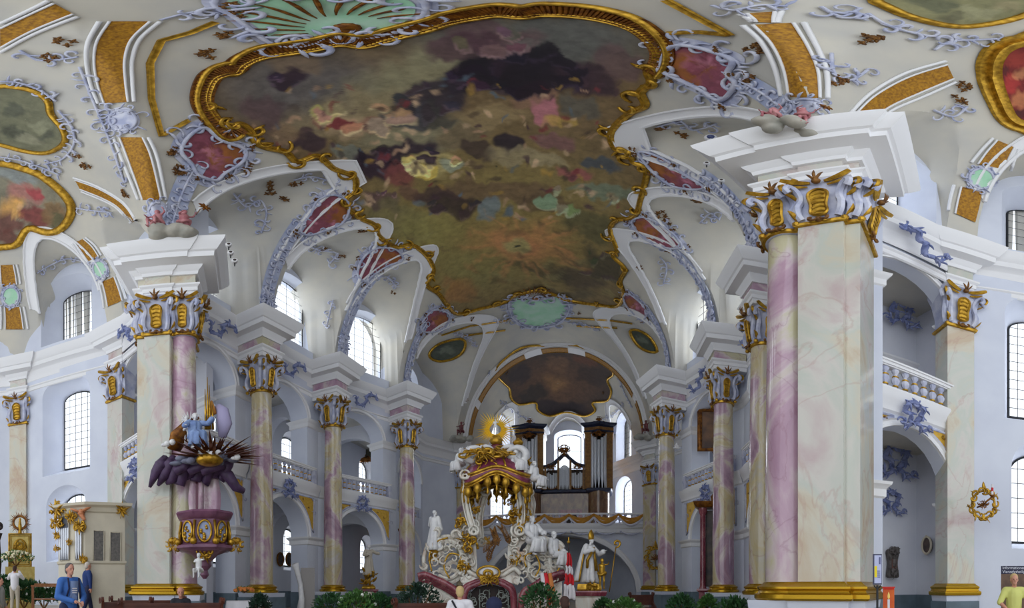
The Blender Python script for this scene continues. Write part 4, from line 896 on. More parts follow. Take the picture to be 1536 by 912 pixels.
def medallion(label, cx, cy, rx, ry, m, ang=0, bw=.28):
    ol = [(cx + rx * math.cos(a) * math.cos(ang) - ry * math.sin(a) * math.sin(ang), cy + rx * math.cos(a) * math.sin(ang) + ry * math.sin(a) * math.cos(ang)) for a in np.linspace(0, 2 * PI, 11)[:-1]]
    rows, nr, _ = polar_patch(ol, None, 3, 3, .11); t = patch_mesh(rows).build('stucco_medallion', m, None, 180); tag(t, label, 'medallion', 'vault medallions')
    r2, n2, _ = polar_patch(ol, None, 1, 3, .08, 1.3, .98); patch_mesh(r2).build('stucco_rim', LAV, t, 180)
    P3, N3 = clean(rows[-1][:-1], nr[-1][:-1]); mb = MB(); mb.tube(P3, .06, 5, closed=True); r3, n3, _ = polar_patch(ol, None, 1, 3, .08, 1.22, 1.)
    P3, N3 = clean(r3[-1][:-1], n3[-1][:-1]); band(mb, P3, N3, bw, 2, .3, .05, False); mb.build('rocaille_border', LAV, t, 180)
medallion('lavender stucco cartouche set in the ochre band above the pulpit pier', 184, 180, 20, 15, LAV, .1, .45)
medallion('mint green oval beside the left transept window', 150, 404, 10, 13, MINT, -.3)
medallion('mint green oval at the left picture edge', 16, 445, 12, 14, MINT)
medallion('mint green oval over the right transept cornice', 1472, 268, 18, 15, MINT)
medallion('lavender cartouche at the foot of the ochre band on the right pier', 1208, 158, 22, 9, LAV, 0, .4)
medallion('lavender cartouche at the foot of the ochre band on the pulpit pier', 236, 318, 12, 14, LAV, 0, .4)
# gilt lines on the ceiling
gl = MB(); lines = [[(324, 33), (286, 49), (242, 61), (225, 95), (227, 148), (242, 204), (262, 192), (286, 179)], [(1000, 0), (1042, 23), (1097, 53), (1049, 48), (996, 50)], [(662, 503), (705, 489), (776, 478)], [(846, 477), (911, 480), (954, 486)], [(693, 504), (767, 494)], [(865, 489), (935, 492)]]
for i, L in enumerate(lines):
    P = []; N = []
    for a, b in zip(L[:-1], L[1:]):
        for k in range(8):
            h, nv = hit(a[0] + (b[0] - a[0]) * k / 8, a[1] + (b[1] - a[1]) * k / 8, .08)
            if h is not None: P.append(h); N.append(nv)
    mb = MB(); sweep_frame(mb, P, N, [(-.1, 0), (-.08, .07), (0, .03), (.08, .07), (.1, 0)], False)
    o = mb.build('gilt_ceiling_line', GOLD, None, 60)
    tag(o, ['gilt line framing the cream field above the pulpit pier', 'gilt line framing the cream field above the large right pier', 'long gilt line left of the far mint shell', 'long gilt line right of the far mint shell', 'short inner gilt line left of the far mint shell', 'short inner gilt line right of the far mint shell'][i], 'moulding', 'gilt ceiling lines')
# ribs: white edge mouldings on the groins and stucco running down to the cornice
def groin(L, grow=0.):
    cx, cy, nx, ny, hw, sp, cr, sl, reach = L; hw += grow; cr += grow; sp += grow; P = []
    for k in range(49):
        t = -hw * math.cos(PI * k / 48) * .995; zl0 = math.sqrt(max(0, 1 - (t / hw) ** 2)); last = None
        for j in range(int((reach + 1) / .05)):
            d = .6 - j * .05; x = cx + d * nx - t * ny; y = cy + d * ny + t * nx; z = sp + (cr - sl * min(d, 0) - sp) * zl0
            zb_ = ceil_z(x, y, False)
            if zb_ > z + .01 and zb_ > ZC + .3: last = Vector((x, y, z)); break
        P.append(last)
    return P
mb = MB(); mt = MB()
for L in LUN:
    if abs(L[0]) == 12.2: continue
    A_, B_ = groin(L), groin(L, .42); rows = []; Q = []
    for a, b in zip(A_, B_):
        if a is None or b is None or (a - b).length > 1.6: continue
        d = Vector((0, 0, .07)); m_ = (a + b) / 2; m_.z = min(ceil_z(m_.x, m_.y, False), max(a.z, b.z) + .3)
        if Q and (a - Q[-1]).length > 2: break
        rows.append([a - d * 1.2, a.lerp(m_, .5) - d, m_ - d, m_.lerp(b, .5) - d, b - d * 1.2]); Q.append(a - d)
    if len(rows) > 6: mb.grid(rows); mt.tube(Q, .09, 6); mt.tube([r[4] for r in rows], .06, 5)
mb.v += mt.v and []; mb.add(mt.v, mt.f)
struct(mb.build('trim_30', WHITE2, None, 50))
for s in (-1, 1):
    sd = 'left' if s < 0 else 'right'
    for i, (yy, a0, a1) in enumerate([(9.1, .97, .80), (14.9, .97, .74), (21.3, .97, .74), (27.2, .97, .72)]):
        P = []; N = []; yy2 = yy + (0, .15, .15, .1)[i]; a = half_a(yy2)
        for k in range(24):
            ph = .03 + ((.62, .66, .66, .6)[i] - .03) * k / 23; n_ = Vector((-s * math.cos(ph) / a, 0, -math.sin(ph) / 10.4)).normalized(); P.append(Vector((s * a * math.cos(ph), yy2, ZC + 10.4 * math.sin(ph))) + n_ * .07); N.append(n_)
        yr = .42; rows = [[p + Vector((0, dy, 0)) for dy in (-yr, -yr / 2, 0, yr / 2, yr)] for p in P]; rf = MB(); rf.grid(rows)
        mb = MB(); band(mb, P, N, .5, i, .35, .06); rocaille(mb, P[4] + N[4] * .05, N[4], .7, i, 5, .06)
        o = mb.build('rib_stucco', LAV, None, 180); rf.build('rib_field', mat('rib_lavender', (192, 198, 216), .75, rgb2=(164, 174, 206), scale=1.6), o, 180); tag(o, 'lavender stucco running up the vault rib above the %s %s' % (sd, ['pier', 'first column', 'second column', 'third column'][i]), 'ornament', 'rib stucco')
# loose painted-stucco scrolls and gilt sprigs scattered over the vault
def flourish(label, pts, seed, width=.5, m=LAV, group='vault flourishes', name='vault_flourish'):
    P = []; N = []
    for q in smooth_poly(pts, 6, False):
        h, nv = hit(q[0], q[1], .07)
        if h is not None: P.append(h); N.append(nv)
    if len(P) < 3: return
    mb = MB(); band(mb, P, N, width, seed, .35, .055); o = mb.build(name, m, None, 180); tag(o, label, 'ornament', group)
FLO = [('in the upper left corner above the ochre bands', [(30, 75), (60, 90), (100, 88), (118, 85)]), ('bordering the left grisaille fresco on top', [(0, 122), (30, 124), (62, 136), (85, 152)]), ('bordering the left grisaille fresco on its right', [(88, 165), (108, 190), (112, 215), (95, 238), (70, 245)]), ('between the two left ceiling frescoes', [(0, 235), (30, 240), (60, 250), (90, 262)]),
       ('trailing down beside the left pier band', [(120, 100), (140, 150), (165, 210), (188, 275)]), ('above the left transept window', [(55, 410), (75, 398), (100, 388), (125, 392)]), ('under the left narrow ochre band', [(115, 312), (140, 316), (165, 318)]), ('in the first left window vault', [(350, 290), (370, 310), (390, 300), (400, 320), (392, 350)]),
       ('in the first left window vault near the frame', [(440, 270), (470, 265), (510, 278)]), ('in the second left window vault', [(455, 365), (480, 375), (505, 380), (495, 395)]), ('in the third left window vault', [(560, 420), (580, 415), (595, 430)]), ('beside the third left window', [(500, 450), (495, 470), (490, 490)]),
       ('right of the third left rib', [(680, 500), (700, 505), (715, 520)]), ('left side of the organ vault fresco', [(735, 555), (728, 585), (715, 610)]), ('right side of the organ vault fresco', [(925, 555), (935, 585), (948, 610)]), ('below the organ vault fresco on the left', [(750, 600), (775, 620), (800, 632)]), ('below the organ vault fresco on the right', [(895, 632), (920, 622), (935, 605)]),
       ('in the right lunette near the large pier', [(985, 190), (1020, 182), (1040, 195), (1075, 185)]), ('in the second right window vault', [(1050, 335), (1065, 320), (1080, 330)]), ('in the third right window vault', [(990, 385), (1000, 400), (995, 425)]), ('right of the wide ochre band on the right', [(1246, 80), (1250, 110), (1275, 120), (1300, 105)]), ('under the olive fresco on the right', [(1300, 20), (1330, 38), (1380, 52), (1440, 58)]),
       ('between the right ceiling frescoes', [(1400, 75), (1425, 62), (1460, 60), (1495, 58)]), ('in the right transept lunette', [(1400, 165), (1430, 175), (1450, 160)]), ('at the top edge right of the mint shell', [(1070, 8), (1100, 15), (1140, 8), (1180, 10)]), ('at the top edge left of the mint shell', [(240, 30), (290, 18), (330, 20)]), ('at the top right of the ceiling', [(1230, 10), (1260, 25), (1290, 12)]), ('beside the far mint shell on the left', [(740, 478), (755, 482), (768, 478)]), ('beside the far mint shell on the right', [(852, 484), (875, 486), (900, 496)])]
for i, (lb, P) in enumerate(FLO): flourish('lavender stucco flourish ' + lb, P, i, .5 if P[0][1] < 400 else .4)
SPR = [(101, 60), (73, 84), (300, 78), (312, 82), (335, 12), (365, 18), (340, 50), (250, 228), (268, 262), (266, 254), (405, 275), (425, 295), (405, 288), (372, 252), (445, 275), (120, 240), (130, 250), (190, 290), (485, 375), (512, 385), (545, 345), (590, 440), (1302, 60), (1310, 58), (1258, 122), (1130, 75), (1124, 118), (992, 190), (1020, 200), (1150, 200), (1450, 130), (1440, 150), (640, 500), (708, 478), (870, 470), (990, 320), (1000, 330), (960, 400), (1045, 300), (700, 600), (945, 580), (760, 560), (905, 590)]
for i, (x, y) in enumerate(SPR):
    h, nv = hit(x, y, .1)
    if h is None: continue
    mb = MB(); sprig(mb, h, nv, .5 if y < 350 else .35, i); o = mb.build('gilt_sprig', BROWN, None, 180)
    tag(o, 'small gilt flower sprig on the vault, one of those scattered between the stucco scrolls', 'ornament', 'gilt sprigs on the vault')
# transverse arch before the organ bay
ring = []; ang = [PI * k / 60 for k in range(61)]
for off, y in ((0.35, 39.7), (0, 39.75), (-.18, 39.9), (-.18, 40.1), (-.32, 40.2), (-.32, 41.4), (-.18, 41.5), (0, 41.6)):
    ring.append([Vector(((8.35 + off) * math.cos(a), y, ZC + (10.45 + off) * math.sin(a))) for a in ang])
mb = MB(); mb.grid(ring); arch_o = struct(mb.build('trim_31', WHITE2, None, 40))
for i, (a0, a1, lb) in enumerate([(.10, .42, 'lower left'), (.50, 1.22, 'upper left'), (PI - 1.22, PI - .50, 'upper right'), (PI - .42, PI - .10, 'lower right'), (1.42, 1.72, 'keystone')]):
    mb = MB(); A = np.linspace(PI - a0, PI - a1, 20)
    mb.grid([[Vector((7.99 * math.cos(a), y, ZC + 10.09 * math.sin(a))) for a in A] for y in (40.35, 41.25)]); mb.v = [(x, y, z) for x, y, z in mb.v]
    for y in (40.35, 41.25): mb.tube([Vector((7.97 * math.cos(a), y, ZC + 10.07 * math.sin(a))) for a in A], .04, 4)
    mb.grid([[Vector(((8.35 + o_) * math.cos(a), 39.72, ZC + (10.45 + o_) * math.sin(a))) for a in A] for o_ in (0.02, .33)])
    o = mb.build('ochre_band', YEL, None, 180); tag(o, 'ochre band on the organ arch, %s segment' % lb, 'band', 'ochre arch bands')
# ------------------------------------------------------------------ figures
SKIN = mat('skin', (204, 150, 128), .55, rgb2=(190, 132, 112), scale=8)
PINK = mat('tinted_putto', (196, 138, 140), .5, rgb2=(160, 92, 100), scale=4)
REDS = mat('dark_red_stucco', (124, 62, 66), .5, rgb2=(90, 46, 50), scale=4)
def remesh(o, vox, sm=2):
    r = o.modifiers.new('fuse', 'REMESH'); r.mode = 'VOXEL'; r.voxel_size = vox; r.use_smooth_shade = True
    if sm:
        s = o.modifiers.new('soften', 'SMOOTH'); s.iterations = sm; s.factor = .5
def hand(mb, w, d, up, s=1.0, curl=.6):
    """palm with five bent fingers; w wrist, d pointing direction, up = back-of-hand normal"""
    d = Vector(d).normalized(); up = Vector(up); up = (up - d * up.dot(d)).normalized(); sd = d.cross(up)
    w = Vector(w); mb.cap(w, w + d * .03 * s, .026 * s, .034 * s, 8)
    for k in (-1.2, -.4, .4, 1.2): mb.cap(w + d * .02 * s + sd * k * .014 * s, w + d * .085 * s + sd * k * .021 * s, .017 * s, .014 * s, 6)
    for k, L in zip((-1.5, -.5, .5, 1.5), (.058, .075, .08, .07)):
        a = w + d * .088 * s + sd * k * .019 * s; d2 = (d - up * curl * .6).normalized(); b = a + d2 * L * .5 * s; d3 = (d - up * curl * 1.6).normalized(); c = b + d3 * L * .5 * s
        mb.cap(a, b, .0105 * s, .0095 * s, 6); mb.cap(b, c, .0095 * s, .008 * s, 6)
    a = w + d * .025 * s + sd * .03 * s; b = a + (d * .6 + sd * .7 - up * .3).normalized() * .045 * s; c = b + (d + sd * .1 - up * .4).normalized() * .032 * s
    mb.cap(a, b, .014 * s, .012 * s, 6); mb.cap(b, c, .011 * s, .009 * s, 6)
def pose(kind='stand', **k):
    J = dict(pel=(0, 0, .96), chest=(0, 0, 1.34), neck=(.0, 0, 1.5), head=(.02, 0, 1.66), sl=(0, .185, 1.44), sr=(0, -.185, 1.44), el=(0, .27, 1.16), er=(0, -.27, 1.16), wl=(.1, .27, .92), wr=(.1, -.27, .92),
             hl=(0, .1, .94), hr=(0, -.1, .94), kl=(.05, .11, .5), kr=(.02, -.12, .5), al=(0, .12, .08), ar=(-.03, -.13, .08))
    if kind == 'sit':
        J.update(hl=(0, .1, .9), hr=(0, -.1, .9), kl=(.44, .14, .93), kr=(.44, -.16, .9), al=(.42, .14, .48), ar=(.36, -.18, .46))
    J.update(k); return {a: Vector(b) for a, b in J.items()}
def body_mesh(J, face=(1, 0, 0), fing=True, hs=1., fat=1.):
    mb = MB(); F = Vector(face).normalized(); S = Vector((0, 0, 1)).cross(F); H = J['head']
    mb.cap(J['pel'], J['chest'], .135 * fat, .15 * fat, 12); mb.cap(J['sl'] * .9 + J['sr'] * .1, J['sr'] * .9 + J['sl'] * .1, .07, .07, 10); mb.cap(J['chest'], J['neck'] - Vector((0, 0, .06)), .15 * fat, .075, 10); mb.cap(J['neck'] - Vector((0, 0, .06)), H - Vector((0, 0, .06)), .055, .052, 8)
    M = Matrix((F, S, Vector((0, 0, 1)))).transposed()
    mb.ball(H + Vector((0, 0, .02)), (.098 * hs, .078 * hs, .105 * hs), 12, 9, M); mb.ball(H + F * .03 - Vector((0, 0, .055)), (.062 * hs, .054 * hs, .06 * hs), 10, 7, M)
    mb.cap(H + F * .085 + Vector((0, 0, .015)), H + F * .112 - Vector((0, 0, .022)), .011, .017, 6)
    mb.cap(H + F * .082 - Vector((0, 0, .055)) - S * .02, H + F * .082 - Vector((0, 0, .055)) + S * .02, .009, .009, 6); mb.ball(H + F * .078 - Vector((0, 0, .088)), .02, 6, 5)
    for m in (-1, 1):
        mb.ball(H + S * m * .08 + Vector((0, 0, -.005)), (.02, .012, .03), 6, 5); mb.cap(H + F * .088 + S * m * .015 + Vector((0, 0, .03)), H + F * .078 + S * m * .045 + Vector((0, 0, .03)), .011, .009, 6)
    for a, b, c, r1, r2, r3 in (('sl', 'el', 'wl', .055, .043, .03), ('sr', 'er', 'wr', .055, .043, .03), ('hl', 'kl', 'al', .09, .062, .042), ('hr', 'kr', 'ar', .09, .062, .042)):
        mb.cap(J[a], J[b], r1, r2, 10); mb.cap(J[b], J[c], r2 * 1.05, r3, 10)
    for a in ('al', 'ar'):
        f = J.get(a + '_f', Vector((1, 0, 0))); mb.cap(J[a] - Vector((0, 0, .02)) - f * .03, J[a] + f * .15 - Vector((0, 0, .045)), .045, .03, 8)
    for e, w in (('el', 'wl'), ('er', 'wr')):
        d = (J[w] - J[e]).normalized(); up = Vector((0, 0, 1)) if abs(d.z) < .8 else Vector((0, 1 if e == 'el' else -1, 0)); hand(mb, J[w], d, up)
    return mb
def skirt(mb, rings, folds=9, seed=0, n=40):
    """draped cloth: rings of (centre, rx, ry, fold depth)"""
    R = random.Random(seed); ph = [R.uniform(0, 6) for _ in range(3)]; rows = []
    for i, (c, rx, ry, f) in enumerate(rings):
        c = Vector(c); row = []
        for k in range(n + 1):
            t = 2 * PI * k / n; w = 1 + f * (math.sin(folds * t + ph[0] + i * .15) + .5 * math.sin((folds * 2 - 3) * t + ph[1] - i * .3)); row.append(c + Vector((rx * w * math.cos(t), ry * w * math.sin(t), 0)))
        rows.append(row)
    return mb.grid(rows)
def robe_mesh(J, kind, seed=0, cape=True):
    mb = MB()
    ch, pe = J['chest'], J['pel']
    if kind == 'stand':
        fx = (J['al'] + J['ar']) / 2
        rg = [(ch + Vector((0, 0, .14)), .09, .15, 0), (ch + Vector((0, 0, .06)), .165, .21, .03), (ch - Vector((0, 0, .1)), .17, .2, .05), (pe + Vector((0, 0, .1)), .155, .175, .05), (pe - Vector((0, 0, .1)), .2, .22, .09), ((pe + fx) / 2, .24, .25, .13), (Vector((fx.x, fx.y, .22)), .28, .3, .16), (Vector((fx.x + .02, fx.y, .06)), .31, .33, .18)]
        skirt(mb, rg, 8, seed)
    else:
        rg = [(ch + Vector((0, 0, .14)), .09, .15, 0), (ch + Vector((0, 0, .06)), .165, .21, .03), (ch - Vector((0, 0, .1)), .17, .2, .05), (pe + Vector((0, 0, .1)), .165, .19, .05), (pe - Vector((0, 0, .08)), .22, .24, .06)]
        skirt(mb, rg, 8, seed)
        kn = (J['kl'] + J['kr']) / 2; an = (J['al'] + J['ar']) / 2
        mb.cap(J['hl'], J['kl'], .12, .1, 10); mb.cap(J['hr'], J['kr'], .12, .1, 10); mb.cap(J['kl'], J['kr'], .095, .095, 10)
        skirt(mb, [(kn + Vector((.0, 0, .07)), .06, .16, .02), (kn + Vector((.02, 0, -.02)), .13, .24, .08), ((kn + an) / 2, .14, .25, .16), (an + Vector((0, 0, .02)), .18, .28, .22)], 7, seed)
    for a, b, c in (('sl', 'el', 'wl'), ('sr', 'er', 'wr')):
        mb.cap(J[a], J[b], .085, .07, 10); e = J[b].lerp(J[c], .8); mb.cap(J[b], e, .07, .085, 10)
    return mb
def statue(label, cat, loc, rz, J, kind='stand', m=STAT, seed=0, vox=.022, hair=True, robe=True, rm=None, sc_=1., name='saint_statue', group=None, face=(1, 0, 0), cape=False, wings=None):
    o = body_mesh(J, face).build(name, m, None, 180); remesh(o, vox, 1); tag(o, label, cat, group)
    F = Vector(face).normalized(); H = J['head']
    if robe:
        r = robe_mesh(J, kind, seed).build('robe', rm or m, None, 180); r.parent = o
        so = r.modifiers.new('cloth', 'SOLIDIFY'); so.thickness = .02
    if hair:
        hb = MB(); R = random.Random(seed)
        hb.ball(H - F * .025 + Vector((0, 0, .045)), (.1, .09, .1), 12, 8)
        for k in range(10):
            a = R.uniform(-2.2, 2.2) + math.atan2(-F.y, -F.x); hb.ball(H + Vector((math.cos(a) * .075, math.sin(a) * .075, R.uniform(-.06, .1))), .035, 6, 5)
        h = hb.build('hair', m, None, 180); h.parent = o
    if cape:
        cb = MB(); rows = []; ch = J['chest']
        for i in range(9):
            t = i / 8; z = ch.z + .16 - t * (ch.z + .05); row = []
            for k in range(25):
                a = PI * .5 + PI * (k / 24) + .0; w = .2 + .42 * t ** .8; row.append(Vector((ch.x + w * .9 * math.cos(a) * (1 + .08 * math.sin(k * 1.1 + i * .3)), w * 1.0 * math.sin(a) * (1 + .05 * math.sin(k * 1.3)), z)))
            rows.append(row)
        cb.grid(rows); c = cb.build('cape', m, None, 180); c.parent = o; so = c.modifiers.new('cloth', 'SOLIDIFY'); so.thickness = .025
        for e in (0, -1):
            tb = MB(); tb.tube([r[e] for r in rows], .035, 6); tb.tube([r[e] + Vector((0, 0, 0)) for r in rows[:1]] + [rows[0][12], rows[0][-1]], .03, 5) if e == 0 else None; g = tb.build('gilt_trim', GOLD, None, 180); g.parent = c
        tb = MB(); tb.tube(rows[-1], .03, 6); g = tb.build('gilt_hem', GOLD, None, 180); g.parent = c
    if wings:
        for s_ in (-1, 1):
            wb = MB(); base = J['chest'] + Vector((-.14, .08 * s_, .1))
            for k in range(8):
                a = .15 + k * .2; D = Vector((-.25, s_ * math.sin(a), math.cos(a))); leaf(wb, base, D, Vector((-1, 0, 0)), .55 - .04 * k, .05)
            w_ = wb.build('wing', wings, None, 180); w_.parent = o
    o.location = loc; o.rotation_euler = (0, 0, rz); o.scale = (sc_,) * 3
    return o
def putto(label, loc, rz, m, sc_=.7, seed=0, group=None, arms=None, name='putto_statue'):
    R = random.Random(seed); J = pose('sit' if seed % 2 else 'stand')
    if seed % 2: J['pel'] = Vector((0, 0, .9))
    a = arms or ((.2, .35, 1.6), (.35, -.3, 1.3)); J['wl'] = Vector(a[0]); J['wr'] = Vector(a[1]); J['el'] = (J['sl'] + J['wl']) / 2 + Vector((0, .08, -.05)); J['er'] = (J['sr'] + J['wr']) / 2 + Vector((0, -.08, -.05))
    mb = body_mesh(J, (1, .2, 0), fat=1.25, hs=1.35); o = mb.build(name, m, None, 180); remesh(o, .035, 1); tag(o, label, 'statue', group)
    hb = MB(); hb.ball(J['head'] + Vector((-.03, 0, .06)), (.12, .11, .11)); h = hb.build('hair', m, None, 180); h.parent = o
    db = MB(); pts = [J['pel'] + Vector((math.cos(t) * .2, math.sin(t) * .22, -.05 + .08 * math.sin(2 * t))) for t in np.linspace(-2.6, 2.6, 12)]; db.tube(pts, .08, 8); d = db.build('drapery', m, None, 180); d.parent = o
    o.location = loc; o.rotation_euler = (0, 0, rz); o.scale = (sc_,) * 3; return o
def tocam(p): return math.atan2(CAMP.y - p[1], CAMP.x - p[0])
# clothes for visitors
def clothe(o, J, jacket, trousers, hairc, long_=False, bare=False, skirt_=False):
    mb = MB(); mb.cap(J['pel'] + Vector((0, 0, .0)), J['chest'], .16, .175, 12); mb.cap(J['sl'] * .95 + J['sr'] * .05, J['sr'] * .95 + J['sl'] * .05, .088, .088, 10); mb.cap(J['chest'], J['neck'] - Vector((0, 0, .1)), .17, .085, 10)
    for a, b, c in (('sl', 'el', 'wl'), ('sr', 'er', 'wr')):
        mb.cap(J[a], J[b], .078, .064, 10)
        if not bare: mb.cap(J[b], J[b].lerp(J[c], .93), .064, .05, 10)
    j = mb.build('jacket', jacket, None, 180); remesh(j, .018, 2); j.parent = o
    mb = MB()
    for a, b, c in (('hl', 'kl', 'al'), ('hr', 'kr', 'ar')): mb.cap(J[a], J[b], .115, .08, 10); mb.cap(J[b], J[c] + Vector((0, 0, .03)), .08, .062, 10)
    mb.cap(J['hl'], J['hr'], .12, .12, 10); t = mb.build('trousers', trousers, None, 180); remesh(t, .02, 2); t.parent = o
    mb = MB(); H = J['head']; mb.ball(H + Vector((-.022, 0, .05)), (.1, .088, .09), 14, 9); mb.ball(H + Vector((-.05, 0, 0)), (.07, .08, .1), 12, 8)
    if long_: mb.ball(H + Vector((-.05, 0, -.06)), (.06, .09, .12), 12, 8)
    h = mb.build('hair', hairc, None, 180); remesh(h, .012, 1); h.parent = o
    for a in ('al', 'ar'):
        mb = MB(); mb.cap(J[a] + Vector((-.04, 0, -.03)), J[a] + Vector((.16, 0, -.05)), .055, .04, 8); s = mb.build('shoe', DARK, None, 180); s.parent = o
def person(label, p, rz, J, jacket, trousers, hairc, sc_=1., **k):
    o = body_mesh(J).build('person', SKIN, None, 180); remesh(o, .011, 1); tag(o, label, 'person')
    for m in (-1, 1):
        eb = MB(); eb.ball(J['head'] + Vector((.088, .032 * m, .012)), (.008, .012, .008), 8, 6); e = eb.build('eye', BLK, None, 180); e.parent = o
    clothe(o, J, jacket, trousers, hairc, **k)
    o.location = p; o.rotation_euler = (0, 0, rz); o.scale = (sc_,) * 3; return o
def C_(n, rgb): return mat(n, rgb, .8)
def flat(px, r, z=0.): q = at(px, 880, r); return Vector((q.x, q.y, z))
BLUEJ = C_('blue_jacket', (58, 104, 176)); JEAN = C_('dark_jeans', (42, 52, 84)); GREYH = C_('grey_hair', (96, 92, 92)); WHITEH = C_('white_hair', (196, 186, 176)); BRH = C_('brown_hair', (66, 44, 38)); NAVYS = C_('navy_suit', (32, 56, 112)); WSH = C_('white_shirt', (222, 220, 226)); BEI = C_('beige_trousers', (176, 166, 150)); BLK = C_('black_cloth', (34, 36, 44)); YSH = C_('yellow_green_shirt', (204, 206, 120)); BLOND = C_('blond_hair', (196, 170, 120)); DBL = C_('dark_blue_cloth', (28, 34, 66)); TEE = C_('pale_tshirt', (120, 140, 180)); RBR = C_('burgundy', (112, 36, 48))
# altar platform in the left transept
pb = MB(); pb.mould([(-21.8, 0.5), (-13.2, 2.5), (-12.4, 9.6), (-14.6, 10.0), (-19.4, 7.0)], [(.6, 0), (.6, .2), (.3, .2), (.3, .44)]); tag(pb.build('altar_platform', FLOORM, None, 0), 'low beige stone platform under the left transept altar', 'platform')
J = pose(el=(.06, .3, 1.14), er=(.06, -.3, 1.14), wl=(.34, .08, 1.04), wr=(.34, -.1, 1.06)); q = flat(104, 9.2)
po = person('man in a blue jacket looking right with folded hands, nearest figure at lower left', q, tocam(q) + .55, J, BLUEJ, JEAN, GREYH, 1.05)
mb = MB(); mb.box((.178, 0, 1.26), (.02, .17, .36)); mb.ball((.165, 0, 1.12), (.03, .1, .12)); x = mb.build('tshirt_front', TEE, None, 180); x.parent = po
mb = MB(); mb.box((.191, 0, 1.3), (.006, .1, .02)); mb.box((.191, 0, 1.26), (.006, .12, .02)); mb.box((.191, 0, 1.22), (.006, .1, .02)); x = mb.build('shirt_print', WSH, None, 0); x.parent = po
mb = MB(); mb.tube([(.15, .12, 1.5), (.19, .12, 1.3), (.14, .16, 1.1)], .02, 6); mb.tube([(.15, -.12, 1.5), (.19, -.12, 1.3), (.14, -.16, 1.1)], .02, 6); x = mb.build('backpack_straps', DBL, None, 180); x.parent = po
J = pose(kl=(.12, .1, .52), kr=(-.06, -.1, .5), al=(.2, .1, .08), ar=(-.2, -.1, .1), wl=(.12, .26, .95), wr=(.02, -.27, .93)); q = flat(131, 14.6, .44)
person('white-haired man in a navy suit walking right behind the man in the blue jacket', q, tocam(q) + 1.9, J, NAVYS, DBL, WHITEH, .98)
J = pose(el=(.2, .3, 1.3), er=(.2, -.3, 1.3), wl=(.3, .1, 1.6), wr=(.3, -.1, 1.6)); q = flat(22, 17.4, .44)
person('woman in a white blouse and beige trousers photographing the altar with raised arms', q, tocam(q) + 2.9, J, WSH, BEI, BRH, .98)
q = flat(-1, 12.5, 0); J = pose(); person('grey-clothed visitor cut off by the left picture edge', q, tocam(q) + 1.2, J, C_('grey_cloth', (140, 140, 136)), BEI, BRH, .93)
J = pose('sit', wl=(.35, .1, 1.0), wr=(.35, -.1, 1.0), el=(.12, .28, 1.12), er=(.12, -.28, 1.12)); q = flat(271, 11.5, -.41)
person('bald person in black seated in a pew below the pulpit', q, tocam(q), J, BLK, BLK, SKIN, 1.)
q = flat(690, 9.2, -.38); J = pose('sit'); po = person('fair-haired person in a white shirt with shoulder strap, seen from behind before the altar grille', q, tocam(q) + PI, J, WSH, BEI, BLOND)
mb = MB(); mb.tube([(-.1, .16, 1.5), (-.19, .05, 1.3), (-.17, -.12, 1.05)], .02, 6); x = mb.build('shoulder_strap', BLK, None, 180); x.parent = po
q = flat(741, 4.7, -.50); J = pose('sit'); person('dark-haired seated visitor in dark blue seen from behind, lowest in front of the altar', q, tocam(q) + PI, J, DBL, DBL, DBL, 1.)
q = flat(847, 8.0, -.56); J = pose('sit'); person('brown-haired seated visitor in burgundy beside the white and red flag', q, tocam(q) + PI, J, RBR, DBL, BRH, 1.)
q = flat(1521, 8.6, 0); J = pose(el=(.1, .32, 1.2), er=(.1, -.32, 1.2), wl=(.3, .15, 1.0), wr=(.3, -.15, 1.0))
person('woman with short blond hair and yellow-green shirt standing at the right edge', q, tocam(q) + .25, J, YSH, BEI, BLOND, .92, bare=True)
